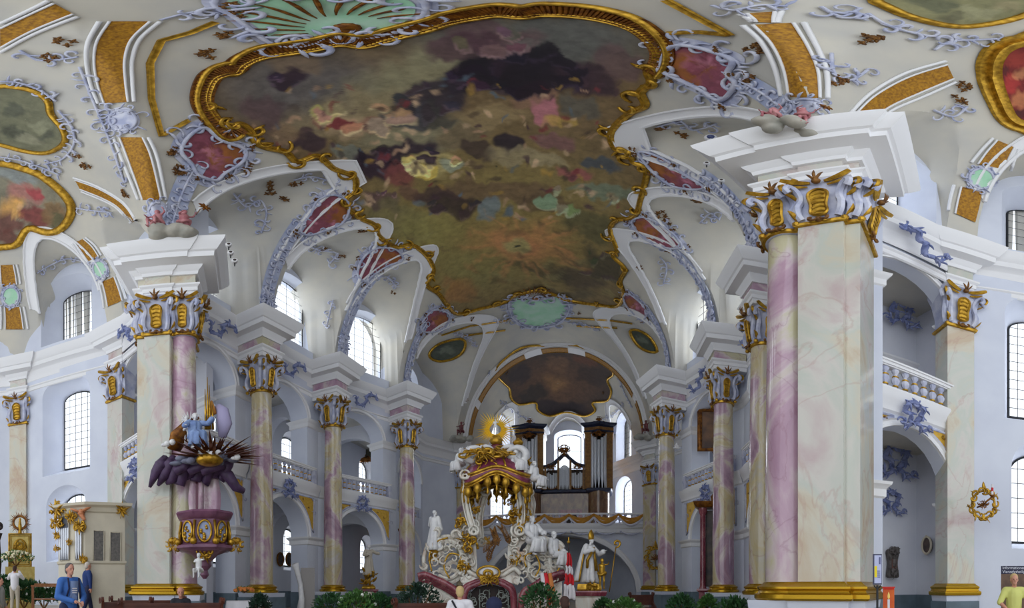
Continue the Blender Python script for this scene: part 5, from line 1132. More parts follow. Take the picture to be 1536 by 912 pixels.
# tinted putti on cloud consoles over the piers and at the organ arch
def cloud(mb, c, size, seed, k=9):
    R = random.Random(seed)
    for i in range(k): mb.ball(Vector(c) + Vector((R.uniform(-1, 1) * size, R.uniform(-.4, .4) * size, R.uniform(-.25, .25) * size)), (size * R.uniform(.3, .5), size * R.uniform(.3, .45), size * R.uniform(.2, .32)), 10, 7)
CLOUDM = mat('stucco_cloud', (176, 170, 158), .7, rgb2=(150, 150, 142), scale=2)
for i, (px, py, r, w, m_, lb, sc_) in enumerate([(256, 354, 14.0, .8, PINK, 'on the cornice of the pulpit pier', .85), (1182, 190, 8.2, .5, PINK, 'on the cornice of the large right pier', .55), (692, 658, 40, .8, REDS, 'at the left foot of the organ arch', 1.0), (969, 656, 39.5, .8, REDS, 'at the right foot of the organ arch', 1.0)]):
    c = at(px, py, r); rz = tocam(c); mb = MB(); side = Vector((-math.sin(rz), math.cos(rz), 0)); fr = Vector((math.cos(rz), math.sin(rz), 0))
    R = random.Random(i)
    for k in range(10): mb.ball(c + side * R.uniform(-1, 1) * w + fr * R.uniform(-.2, .35) + Vector((0, 0, R.uniform(-.2, .15))), (w * .42, w * .4, w * .28), 10, 7)
    o = mb.build('stucco_cloud', CLOUDM, None, 180); remesh(o, .05, 2); tag(o, 'grey stucco cloud carrying the putti ' + lb, 'ornament', 'stucco clouds')
    for k in range(2 if i < 2 else 1):
        p = c + side * ((-1, 1)[k] * w * .5 if i < 2 else 0) + fr * .3 - Vector((0, 0, .25))
        o = putto(['rose-tinted putto seated with raised arm ', 'rose-tinted putto leaning outwards '][k] + lb if i < 2 else 'dark red putto standing ' + lb, p, rz + (-.5, .6)[k], m_, sc_, seed=i * 2 + k + 1, group='tinted putti')
        if i < 2 and k == 1:
            sp = MB(); sp.tube([(.25, .35, 1.5), (.3, .5, 2.0), (.25, .7, 2.3)], .02, 5)
            for a in range(7): leaf(sp, Vector((.25, .7, 2.3)), Vector((0, math.cos(a * .9), math.sin(a * .9))), Vector((1, 0, 0)), .3, .06)
            x = sp.build('gilt_flower', GOLDD, None, 180); x.parent = o
# ------------------------------------------------------------------ mercy altar in the middle of the nave
RA = 17.4; AC = flat(742, RA, 0); ARZ = tocam(AC) - PI / 2 + PI  # local +y points away from the viewer
AM = Matrix.Translation(AC) @ Matrix.Rotation(ARZ, 4, 'Z')
KX = RA / FF
def A(px, py, d=0.):
    return Vector(((px - 742) * KX, d, 1.4 + RA * math.tan((HY - py) / FF)))
UX, UY, UZ = Vector((1, 0, 0)), Vector((0, 1, 0)), Vector((0, 0, 1)); FR = Vector((0, -1, 0))
alt = thing('mercy_altar', 'free-standing rococo mercy altar with mauve canopy, scrolls and golden glory in the nave', 'altar', AC, ARZ)
def prism(mb, pts, d0, d1):
    """outline in the altar's front plane given real thickness"""
    n = len(pts); f = [A(x, y, d0) for x, y in pts]; b = [A(x, y, d1) for x, y in pts]
    mb.add(f + b, [tuple(range(n)), tuple(range(2 * n - 1, n - 1, -1))] + [(k, (k + 1) % n, n + (k + 1) % n, n + k) for k in range(n)]); return mb
def path(pts, d=0, n=5): return [A(p[0], p[1], p[2] if len(p) > 2 else d) for p in smooth_poly(pts, n, False)]
# base walls with sloping red cornices
mb = MB(); prism(mb, [(634, 940), (634, 868), (660, 874), (688, 886), (696, 890), (696, 940)], -.3, .5); prism(mb, [(776, 940), (776, 890), (790, 884), (815, 870), (842, 864), (842, 940)], -.3, .5)
prism(mb, [(696, 878), (742, 866), (776, 878), (780, 866), (742, 858), (692, 866)], -.5, .4); localpart(mb, 'base_wall', MARY, alt, 30)
mb = MB()
for P in ([(630, 864), (640, 862), (655, 868), (672, 876), (690, 890), (694, 912), (694, 935)], [(844, 858), (832, 862), (815, 868), (800, 878), (784, 888), (780, 912), (780, 935)]):
    for k in range(3): mb.tube(path([(x, y + 4 * k) for x, y in P], -.55 + .1 * k), .13, 6)
P = [(698, 935), (699, 890), (712, 878), (735, 872), (757, 878), (768, 892), (769, 935)]
for k in range(2): mb.tube(path([(742 + (x - 742) * (1 + .06 * k), y - 3 * k) for x, y in P], -.6 + .1 * k), .12, 6)
localpart(mb, 'red_marble_cornice', MARR, alt, 180)
mb = MB(); prism(mb, [(702, 940), (703, 892), (714, 881), (735, 876), (755, 881), (765, 893), (766, 940)], -.1, .0); g = localpart(mb, 'arch_back', DARK, alt, 0)
mb = MB(); R = random.Random(5)
for i in range(34):
    c = A(R.uniform(706, 762), R.uniform(884, 925), -.35); scroll(mb, c, UX, UZ, FR, R.uniform(.12, .26), R.uniform(0, 6), R.choice((1, -1)), .9, .018)
for x in (706, 720, 734, 748, 762): mb.tube([A(x, 935, -.35), A(x, 884, -.35)], .02, 5)
localpart(mb, 'wrought_grille', mat('pale_iron', (150, 156, 150), .4, .4), alt, 180)
# C-scroll wings
mb = MB(); gb = MB(); db = MB()
def wing(cx, cy, rx, ry, flip):
    out = [(cx + flip * rx * math.cos(a), cy - ry * math.sin(a)) for a in np.linspace(.75, 2 * PI - .95, 16)]
    mb.tube(path(out, -.25), .11, 7); mb.tube(path([(cx + (x - cx) * .82, cy + (y - cy) * .82) for x, y in out], -.4), .08, 6)
    for k in range(4):
        y = cy - ry * .5 + k * ry * .36; pts = [(cx - flip * rx * .75, y + 3), (cx - flip * rx * .3, y - 4), (cx + flip * rx * .1, y + 2), (cx + flip * rx * .4, y - 5)]; mb.tube(path(pts, -.3), [.05 + .05 * math.sin(3 * t) ** 2 for t in np.linspace(0, 1, len(path(pts)))], 6)
        scroll(mb, A(cx + flip * rx * .35, y - 3, -.3), UX * flip, UZ, FR, .13, 0, 1, .9, .05)
wing(672, 840, -27, 34, 1); wing(812, 842, -25, 34, -1); wing(834, 840, -13, 26, -1)
for s_, P in ((1, [(692, 872), (690, 850), (700, 838), (692, 820), (678, 812), (682, 798), (702, 792), (712, 800)]), (-1, [(778, 872), (782, 850), (774, 838), (782, 818), (796, 808), (790, 798), (772, 794), (764, 802)])):
    prism(mb, P + [((P[-1][0] + s_ * 2), 815), (P[-1][0] + s_ * 4, 850), (P[-1][0] + s_ * 2, 868)], -.25, .25)
localpart(mb, 'scroll_wings', MARY, alt, 50)
mb = MB()
mb.tube(path([(690, 862), (700, 856), (716, 864), (735, 858), (752, 864), (770, 854), (780, 862)], -.5), .09, 7); mb.tube(path([(684, 858), (696, 846), (716, 858), (735, 852), (752, 858), (774, 846), (786, 856)], -.3), .06, 6)
for x, y, r, h in ((700, 800, .35, 1), (684, 805, .3, -1), (776, 800, .35, -1), (790, 808, .3, 1), (700, 830, .3, -1), (770, 832, .32, 1), (662, 820, .3, 1), (822, 822, .3, -1), (656, 800, .2, 1), (694, 846, .25, -1), (780, 846, .25, 1)):
    scroll(mb, A(x, y, -.4), UX * h, UZ, FR, r, R.uniform(0, 6), h, .95, .055); scroll(mb, A(x + 3, y - 4, -.42), UX * h, UZ, FR, r * .6, R.uniform(0, 6), -h, .9, .04)
localpart(mb, 'rocaille_crest', MARY, alt, 180)
mb = MB(); mb.ball(A(733, 860, -.62), (.36, .1, .2), 16, 10); localpart(mb, 'oval_cartouche', STAT, alt, 180)
mb = MB(); ring = [A(733, 860, -.66) + UX * .42 * math.cos(a) + UZ * .25 * math.sin(a) for a in np.linspace(0, 2 * PI, 25)[:-1]]; mb.tube(ring, .045, 6, closed=True); rocaille(mb, A(733, 868, -.66), FR, .5, 3, 5, .07)
rocaille(mb, A(735, 870, -.72), FR, .35, 4, 4, .07, sx=2)
localpart(mb, 'gilt_frame', GOLD, alt, 180)
# four curved piers of the canopy
def leg(P, r, nm='canopy_pier'):
    mb = MB(); q = path(P, 0, 6)
    n = len(q); mb.tube(q, [r * (1.2 - .45 * math.sin(PI * i / n)) for i in range(n)], 8, flat=.8)
    for o_ in (-.12, .12): mb.tube([p + UX * o_ + FR * .12 for p in q], .035, 5)
    for e in (q[0], q[-1]): scroll(mb, e + FR * .15, UX, UZ, FR, .22, 1.5, 1, 1., .05); scroll(mb, e + FR * .15, -UX, UZ, FR, .22, 1.5, 1, 1., .05)
    return localpart(mb, nm, MARY, alt, 180)
leg([(712, 800, -.5), (704, 775, -.5), (700, 750, -.6), (703, 730, -.7), (700, 722, -.8)], .15); leg([(778, 800, -.4), (781, 775, -.4), (779, 750, -.5), (775, 730, -.6), (774, 720, -.7)], .15)
leg([(722, 812, .7), (718, 780, .7), (722, 755, .6), (728, 736, .5)], .16); leg([(792, 800, .5), (797, 775, .5), (799, 752, .4), (794, 738, .4)], .16)
leg([(706, 845, -.1), (708, 820, -.1), (704, 800, -.2), (712, 790, -.2)], .22); leg([(770, 845, -.1), (772, 820, -.1), (776, 800, -.2), (778, 790, -.2)], .22)
# canopy
mb = MB(); rows = []
for i, (z, rx, ry) in enumerate([(726, 52, 1.25), (722, 55, 1.3), (716, 53, 1.25), (706, 46, 1.1), (697, 36, .9), (690, 24, .65), (684, 13, .4), (676, 8, .3), (672, 9, .32), (670, 7, .28)]):
    row = []
    for k in range(49):
        a = 2 * PI * k / 48; sc2 = 1 + (.10 * math.cos(4 * a - PI) if i < 6 else 0); wv = (.22 * math.cos(4 * a) if i < 5 else 0) * (1 - i / 6)
        row.append(A(745 + rx * sc2 * math.cos(a), z, 0) + Vector((0, ry * sc2 * math.sin(a), wv)))
    rows.append(row)
mb.grid(rows); can = localpart(mb, 'canopy', mat('canopy_mauve', (140, 66, 92), .3, rgb2=(106, 44, 66), scale=2.5), alt, 50)
for k, i in enumerate((0, 2)):
    mb = MB(); mb.tube(rows[i], .07, 6); mb.tube([p - UZ * .1 for p in rows[i]], .04, 5); localpart(mb, 'gilt_rim', GOLD, can, 180)
mb = MB()
for k in range(0, 48, 2):
    p = rows[0][k]; mb.lathe([(.02, 0), (.13, -.1), (.15, -.3), (.05, -.42), (.035, -.5), (.06, -.6), (.02, -.68)], p - UZ * .08, 8)
localpart(mb, 'tassel_fringe', GOLD, can, 60)
mb = MB()
for k in (2, 8, 14, 20, 26, 32, 38, 44): mb.tube([rows[i][k] for i in range(2, 8)], .05, 5)
rocaille(mb, A(722, 692, -.95), FR + UZ, .8, 8, 7, .08); rocaille(mb, A(752, 690, -.8), FR + UZ, .6, 9, 6, .08); localpart(mb, 'gilt_ribs', GOLD, can, 180)
mb = MB()
for x in (712, 776):
    scroll(mb, A(x, 694, -.7), UX if x < 740 else -UX, UZ, FR, .45, .5, 1, .9, .12)
scroll(mb, A(728, 688, -.6), UX, UZ, FR, .35, .5, 1, .9, .1); scroll(mb, A(764, 688, -.6), -UX, UZ, FR, .35, .5, 1, .9, .1); localpart(mb, 'white_scrolls', STAT, can, 180)
mb = MB(); mb.lathe([(.32, 0), (.26, .1), (.2, .25), (.24, .35), (.3, .4)], A(745, 684, 0), 12); localpart(mb, 'globe_pedestal', MARR, alt)
mb = MB(); mb.ball(A(744, 661, 0), .24, 18, 12); mb.lathe([(.25, -.02), (.26, 0), (.25, .02)], A(744, 661, 0), 18); localpart(mb, 'golden_globe', GOLD, alt, 60)
mb = MB(); R = random.Random(2)
for k in range(44):
    a = 2 * PI * k / 44; L = .85 * R.uniform(.7, 1.15); c = A(743, 643, .1); D = UX * math.cos(a) + UZ * math.sin(a); T_ = D.cross(FR)
    mb.add([c + D * .22 + T_ * .04, c + D * .22 - T_ * .04, c + D * L, c + D * .22 + FR * .03, c + D * .22 - FR * .03], [(0, 3, 2), (3, 1, 2), (1, 4, 2), (4, 0, 2)])
localpart(mb, 'golden_rays', mat('bright_gilding', (236, 196, 60), .3, .5), alt, 0)
mb = MB(); R = random.Random(31)
for i in range(70):
    sx = R.choice((-1, 1)); x = 735 + sx * R.uniform(28, 100); y = R.uniform(800, 872)
    if abs(x - 735) > 60 and y < 815: continue
    scroll(mb, A(x, y, -.45), UX * sx, UZ, FR, R.uniform(.08, .22), R.uniform(0, 6), R.choice((1, -1)), .9, R.uniform(.025, .045))
localpart(mb, 'shell_ornament', MARY, alt, 180)
mb = MB()
for P in ([(676, 868), (668, 850), (676, 832), (692, 836), (690, 850)], [(800, 868), (808, 850), (800, 832), (786, 836), (788, 852)], [(650, 858), (646, 835), (656, 815), (674, 808)], [(826, 866), (838, 850), (836, 828), (826, 818)]): mb.tube(path(P, -.5), .035, 5)
localpart(mb, 'gilt_edging', GOLD, alt, 180)
# gilded bushes and fronds
mb = MB(); R = random.Random(12)
for x, y, d, s_ in ((695, 785, -.5, .38), (712, 765, -.5, .3), (772, 782, -.5, .45), (776, 768, -.4, .3), (706, 816, -.6, .5), (730, 812, -.3, .2), (789, 775, -.3, .3), (697, 850, -.5, .35), (772, 840, -.5, .25), (716, 742, -.3, .35), (756, 738, 0, .3), (788, 700, -.5, .3), (800, 824, -.55, .2), (810, 818, -.5, .25), (730, 700, -1., .5), (765, 752, .2, .2)):
    for k in range(11):
        q = A(x, y, d) + Vector((R.uniform(-1, 1), R.uniform(-.3, .3), R.uniform(-1, 1))) * s_ * .6; D = Vector((R.uniform(-1, 1), R.uniform(-.6, .2), R.uniform(-1, 1))); leaf(mb, q, D, FR, s_ * R.uniform(.4, .75), s_ * .1)
        if k % 2: mb.ball(q, s_ * R.uniform(.1, .2), 7, 5)
        else: scroll(mb, q, UX, UZ, FR, s_ * .35, R.uniform(0, 6), 1, .8, s_ * .09)
localpart(mb, 'gilt_foliage', GOLD, alt, 180)
mb = MB()
for P in ([(748, 872 - 50), (744, 812), (740, 800)], [(732, 846), (736, 830), (744, 814)], [(724, 832), (734, 822), (744, 815)], [(764, 820), (758, 805), (752, 796)]):
    q = path(P, -.5); n = len(q)
    for i in range(1, n):
        for m_ in (-1, 1): leaf(mb, q[i], (q[i] - q[i - 1]).normalized() + UX * m_ * .6, FR, .24, .035)
localpart(mb, 'palm_fronds', BROWN, alt, 180)
mb = MB(); mb.tube(path([(640, 858), (636, 840), (642, 818), (650, 808)], -.2), .09, 7); mb.tube(path([(842, 862), (848, 842), (842, 820)], -.2), .08, 7); localpart(mb, 'outer_scrolls', MARY, alt, 180)
mb = MB()
for i in range(26): scroll(mb, A(R.uniform(640, 695), R.uniform(895, 930), -.45), UX, UZ, FR, R.uniform(.12, .25), R.uniform(0, 6), R.choice((1, -1)), .9, .035)
for i in range(20): scroll(mb, A(R.uniform(785, 835), R.uniform(895, 930), -.45), UX, UZ, FR, R.uniform(.12, .25), R.uniform(0, 6), R.choice((1, -1)), .9, .035)
localpart(mb, 'marble_relief', MARY, alt, 180)
def aw(px, py, d=0): return AM @ A(px, py, d)
FRZ = ARZ - PI / 2      # facing the viewer
def place(fn, px, foot, d, rz, hpx, H, **k):
    p = aw(px, foot, d); return fn, p, FRZ + rz, hpx * KX / H
def st(label, px, foot, d, rz, hpx, kind='stand', **k):
    Jk = {a: b for a, b in k.items() if a in ('el', 'er', 'wl', 'wr', 'head', 'chest', 'kl', 'kr')}; kk = {a: b for a, b in k.items() if a not in Jk}
    J = pose(kind, **Jk); H = 1.78 if kind == 'stand' else 1.33; s_ = hpx * KX / H; p = aw(px, foot, d)
    if kind == 'sit': p.z -= .46 * s_
    return statue(label, 'statue', p, FRZ + rz, J, kind, sc_=s_, group='white altar statues', **kk)
st('white statue of a standing bishop turned away, on the left wing of the mercy altar', 653, 828, -.3, 2.6, 62, cape=False, seed=1, el=(.1, .34, 1.2), wl=(.3, .3, 1.1))
mb = MB(); mb.lathe([(.25, 0), (.2, .1), (.12, .2), (.2, .3), (.28, .4)], aw(652, 838, -.3) - UZ * .1, 10); tag(mb.build('gilt_console', GOLD, None), 'small gilt console under the standing bishop statue on the left altar wing', 'console')
st('white seated saint statue with a staff on the right shoulder of the mercy altar', 797, 832, -.5, .5, 56, 'sit', seed=2, el=(.2, .3, 1.2), wl=(.45, .2, 1.15), er=(.1, -.3, 1.2), wr=(.35, -.2, 1.0))
st('pale seated saint statue looking down, on the outermost right scroll of the mercy altar', 829, 850, -.4, .9, 52, 'sit', seed=3, wl=(.4, .1, 1.0), el=(.2, .3, 1.1))
st('white seated saint statue with golden headdress on the right of the altar canopy', 775, 716, -.6, .4, 44, 'sit', seed=4, wl=(.5, .2, 1.2), el=(.25, .3, 1.2))
st('white reclining angel statue sliding down the right slope of the altar canopy', 799, 738, -.7, .9, 42, 'sit', seed=5, wl=(.5, .3, .9), wr=(-.3, -.3, 1.3), wings=STAT)
st('white angel statue with raised drapery on the left of the altar canopy', 692, 712, -.3, -.6, 40, 'sit', seed=6, wl=(-.1, .35, 1.75), el=(0, .35, 1.5), wings=STAT)
J = pose(wl=(.3, .3, 1.5), el=(.1, .33, 1.35), wr=(.2, -.35, 1.0)); statue('small white Christ child statue standing on the golden globe', 'statue', aw(743, 651, 0), FRZ, J, 'stand', sc_=.36, robe=False, seed=7, vox=.03)
for i, (x, y) in enumerate(((776, 671),)):
    mb = MB(); p = aw(x, y, -.6); mb.ball(p, (.2, .2, .13)); mb.lathe([(.2, 0), (.1, .12), (.03, .2)], p, 12)
    tag(mb.build('golden_headdress', GOLD, None, 60), 'golden headdress worn by the seated saint at the right of the altar canopy', 'headdress')
# ------------------------------------------------------------------ gilded bishop statue and flag to the right
q = flat(884, 17.0, 0); RB = 17.0
ped = thing('statue_pedestal', 'red and cream marble pedestal under the gilded bishop statue', 'pedestal', q, tocam(q))
zt = 1.4 + RB * math.tan((HY - 886) / FF)
mb = MB(); mb.mould([(-.5, -.5), (.5, -.5), (.5, .5), (-.5, .5)], [(.1, 0), (.1, .15), (0, .2), (0, zt - .25), (.05, zt - .2)]); localpart(mb, 'die', MARY, ped, 30)
mb = MB(); mb.mould([(-.5, -.5), (.5, -.5), (.5, .5), (-.5, .5)], [(.0, zt - .22), (.1, zt - .18), (.14, zt - .05), (.12, zt), (-.3, zt)]); localpart(mb, 'cornice', MARR, ped, 30)
mb = MB(); mb.mould([(-.42, -.42), (.42, -.42), (.42, .42), (-.42, .42)], [(0, zt), (.03, zt + .05), (0, zt + .25)]); rocaille(mb, (.45, .1, zt + .15), (1, 0, 0), .3, 4, 5, .1); localpart(mb, 'gilt_plinth', GOLD, ped, 30)
J = pose(el=(.12, -.33, 1.2), er=(.2, .3, 1.2)); J = pose(wl=(.45, .35, 1.25), el=(.2, .36, 1.15), wr=(.3, -.1, 1.3), er=(.05, -.33, 1.2), head=(.06, .05, 1.66))
bs = statue('white bishop statue in a gold-trimmed cape holding a long crozier beside the flag', 'statue', (q.x, q.y, zt + .25), tocam(q) + .9, J, 'stand', sc_=.98, seed=11, cape=True, hair=False, vox=.015)
mb = MB(); rows = []
for z, a, b in ((1.70, .1, .1), (1.76, .11, .12), (1.88, .09, .15), (2.0, .05, .1), (2.1, .01, .01)): rows.append([Vector((.05 + a * math.cos(t), .05 + b * math.sin(t), z)) for t in np.linspace(0, 2 * PI, 17)])
mb.grid(rows); x = mb.build('mitre', GOLD, None, 60); x.parent = bs
mb = MB(); mb.tube([(.1, -.25, .6), (.15, -.3, .9), (.28, -.2, 1.2)], .06, 6); mb.tube([(.22, 0, 1.4), (.26, .02, 1.0), (.3, .03, .5)], .07, 6, flat=.4); x = mb.build('gilt_stole', GOLD, None, 180); x.parent = bs
top = at(924, 820, RB - .2); bot = at(914, 888, RB - .5)
mb = MB(); mb.tube([bot, top], .022, 6); T_ = (top - bot).normalized(); S_ = Vector((math.cos(tocam(q) + PI / 2), math.sin(tocam(q) + PI / 2), 0)) * 1; scroll(mb, top + T_ * .12, S_, T_, Vector((math.cos(tocam(q)), math.sin(tocam(q)), 0)), .16, -1.5, 1, 1.1, .04, steps=20)
tag(mb.build('crozier', GOLD, None, 180), 'long golden crozier leaning outwards from the bishop statue', 'crozier')
o = putto('gilded kneeling putto holding a vessel at the feet of the bishop statue', at(903, 884, RB - .55) - Vector((0, 0, .0)), tocam(q) + .4, GOLD, .62, seed=2, arms=((.3, .3, 1.6), (.35, -.2, 1.3)))
fq = flat(853, 15.5, 0); fl_ = thing('church_flag', 'hanging red and white striped church flag on a pole left of the bishop statue', 'flag', fq, tocam(fq))
mb = MB(); mb.tube([(0, 0, 0), (0, 0, 1.4 + 15.5 * math.tan(66 / FF))], .025, 8); localpart(mb, 'pole', DARK, fl_, 60)
mb = MB(); mb.ball((0, 0, 1.4 + 15.5 * math.tan(67 / FF)), .06, 8, 6); mb.tube([(0, 0, 2.9), (0, 0, 3.1)], .02, 5); localpart(mb, 'finial', GOLD, fl_, 60)
def cloth(z0, z1, w0, w1, seed):
    rows = []
    for i in range(7):
        t = i / 6; z = z0 + (z1 - z0) * t; w = w0 + (w1 - w0) * t; rows.append([Vector((.04 + .05 * math.sin(k * 1.1 + seed), (k / 12 - .5) * w + .03 * math.sin(t * 3 + seed), z + .03 * math.sin(k))) for k in range(13)])
    return rows
RED = mat('flag_red', (196, 34, 44), .7); WFL = mat('flag_white', (214, 210, 214), .7)
zt2 = 1.4 + 15.5 * math.tan(50 / FF)
for i, (a, b, m_, nm) in enumerate(((0, .42, RED, 'red_field'), (.42, .68, WFL, 'white_field'), (.68, 1.02, RED, 'red_field'), (1.02, 1.5, WFL, 'white_field'))):
    mb = MB(); mb.grid(cloth(zt2 - a * 1.05, zt2 - b * 1.05, .12 + .22 * a, .12 + .22 * b, 0)); o = localpart(mb, nm, m_, fl_, 180)
    so = o.modifiers.new('cloth', 'SOLIDIFY'); so.thickness = .01
fq = flat(822, 15, 0); fl2 = thing('furled_banner', 'furled red and gold banner leaning beside the right wing of the mercy altar', 'flag', fq, tocam(fq))
mb = MB(); mb.tube([(0, .4, .0), (0, -.05, 1.9)], .02, 6); localpart(mb, 'pole', GOLDD, fl2, 60)
for k, (m_, y0) in enumerate(((RED, 0), (mat('banner_orange', (196, 120, 60), .7), .14), (WFL, -.12))):
    mb = MB(); mb.tube([(.05, y0 - .08, 1.85), (.07, y0, 1.3), (.03, y0 + .06, .7)], [.06, .1, .05], 7); localpart(mb, 'fold', m_, fl2, 180)
# ------------------------------------------------------------------ great organ on the west gallery
OY = 47.0; OX = .45
org = thing('pipe_organ', 'great organ with two tall pipe towers and low central case on the west gallery', 'organ', (OX, OY, 7.25), 0)
def zo(y, r=47.2): return 1.4 + r * math.tan((HY - y) / FF) - 7.25
mb = MB(); mb.mould([(-4.6, -1.0), (4.6, -1.0), (4.6, .8), (-4.6, .8)], [(0, 0), (0, zo(742))]); 
for x in (-3.5, 3.5): mb.mould(arc((x, -.9), 1.1, -PI, 0, 8) + [(x + 1.1, 0), (x - 1.1, 0)], [(0, 0), (0, zo(742))])
localpart(mb, 'base', MARBR, org, 30)
mb = MB(); mb.box((.6, -1.02, 1.3), (2.4, .08, 1.5)); localpart(mb, 'console_recess', MARR, org, 0)
mb = MB(); mb.box((.6, -1.08, 1.1), (1.3, .06, 1.0)); localpart(mb, 'console', DARK, org, 0)
zb = zo(742); mb = MB(); mb.mould([(-4.75, -1.1), (-4.6, -1.9), (-2.4, -1.9), (-2.3, -1.2), (2.3, -1.2), (2.4, -1.9), (4.6, -1.9), (4.75, -1.1), (4.75, .8), (-4.75, .8)], [(-.1, zb - .1), (.1, zb), (.15, zb + .2), (0, zb + .3)]); localpart(mb, 'base_cornice', NAVY, org, 30)
OCH = mat('ochre_marbling', (150, 108, 50), .4, rgb2=(120, 80, 38), scale=4)
z0 = zb + .3
def pipe(x, y, z, h, r):
    mb = MB(); mb.lathe([(r * .25, 0), (r, h * .22), (r, h * .999), (r * .7, h)], (x, y, z), 12); mb.box((x, y - r * .95, z + h * .26), (r * .8, r * .3, r * 1.1)); return localpart(mb, 'organ_pipe', PIPE, org, 50)
for s_ in (-1, 1):
    x0 = s_ * 3.5; zt = zo(655)
    for dx in (-1.1, 1.1):
        mb = MB(); mb.mould([(x0 + dx - .3, -1.5), (x0 + dx + .3, -1.5), (x0 + dx + .3, .6), (x0 + dx - .3, .6)], [(.05, z0), (0, z0 + .2), (0, zt - .3), (.08, zt - .2), (.1, zt)]); localpart(mb, 'tower_post', OCH, org, 30)
    mb = MB(); mb.mould([(x0 - 1.45, -1.6), (x0 - .8, -1.75), (x0, -2.1), (x0 + .8, -1.75), (x0 + 1.45, -1.6), (x0 + 1.45, .6), (x0 - 1.45, .6)], [(.05, zt - .1), (.08, zt), (0, zt + .03), (0, zt + .42), (.1, zt + .5), (.3, zt + .6), (.38, zt + .85), (.0, zt + .95)]); localpart(mb, 'tower_cornice', NAVY, org, 30)
    mb = MB(); mb.mould([(x0 - 1.47, -1.62), (x0 - .8, -1.77), (x0, -2.12), (x0 + .8, -1.77), (x0 + 1.47, -1.62), (x0 + 1.47, .62), (x0 - 1.47, .62)], [(0, zt + .08), (.02, zt + .38)]); localpart(mb, 'tower_frieze', OCH, org, 30)
    mb = MB(); mb.box((x0, .3, (z0 + zt) / 2), (2.0, .1, zt - z0)); localpart(mb, 'tower_back', DARK, org, 0)
    for k in range(7):
        a = -PI + PI * (k + .5) / 7; r = .165; h = (zt - z0) * (.97 - .16 * (1 - abs(k - 3) / 3)) ; h = (zt - z0) * .96
        pipe(x0 + .78 * math.cos(a), -1.15 + .75 * math.sin(a), z0, h * (.86 + .14 * abs(k - 3) / 3), r)
    mb = MB(); rocaille(mb, (x0, -2.0, zt - .45), FR, .7, 21, 6, .06, sx=1.2); rocaille(mb, (x0, -1.6, zt + 1.1), FR, .6, 22, 6, .08, sx=1.3); localpart(mb, 'gilt_carving', GOLDD, org, 180)
def cz(x): return zo(700) + .9 * math.cos(min(abs(x) / 1.2, 1) * PI) * .5 + .45 + (-.25 if abs(x) > 1.4 else 0)
P = [(-2.1, cz(2.1)), (-1.6, cz(1.6) + .1), (-1.1, cz(1.1) + .1), (-.6, cz(.6) + .1), (0, cz(0) + .15), (.6, cz(.6) + .1), (1.1, cz(1.1) + .1), (1.6, cz(1.6) + .1), (2.1, cz(2.1))]
mb = MB(); q = [Vector((x, -1.1, z)) for x, z in smooth_poly(P, 4, False)]; mb.tube(q, .16, 6); mb.tube([p + Vector((0, .4, .05)) for p in q], .2, 6); localpart(mb, 'centre_cornice', NAVY, org, 180)
for x in (-1.95, -.62, .62, 1.95):
    mb = MB(); mb.box((x, -1.05, (z0 + cz(x)) / 2), (.2, .3, cz(x) - z0)); localpart(mb, 'centre_post', OCH, org, 0)
mb = MB(); mb.box((0, -.5, z0 + 1.1), (4.2, .1, 2.3)); localpart(mb, 'centre_back', DARK, org, 0)
for k in range(8): pipe(-.48 + k * .137, -1.0, z0, (2.3 + .35 * math.cos((k - 3.5) / 3.5 * 1.4)), .066)
for s_ in (-1, 1):
    for k in range(7): pipe(s_ * (.78 + k * .165), -1.0, z0 + .25 - .2 * math.sin(k / 6 * PI), 1.55 + .1 * k % .3, .07)
    for k in range(3): pipe(s_ * (2.2 + k * .14), -.9, z0, 2.3 - .1 * k, .06)
mb = MB(); rocaille(mb, (0, -1.3, cz(0) + .35), FR, .8, 23, 9, .08, leaves=7); rocaille(mb, (-1.3, -1.25, cz(1.3) - .45), FR, .55, 24, 6, .06); rocaille(mb, (1.3, -1.25, cz(1.3) - .45), FR, .55, 25, 6, .06)
for x in (-1.3, 1.3): mb.tube([Vector((x + .62 * math.cos(a), -1.12, z0 + .55 + .5 * math.sin(a))) for a in np.linspace(-PI, 0, 10)], .05, 5)
localpart(mb, 'gilt_carving', GOLDD, org, 180)
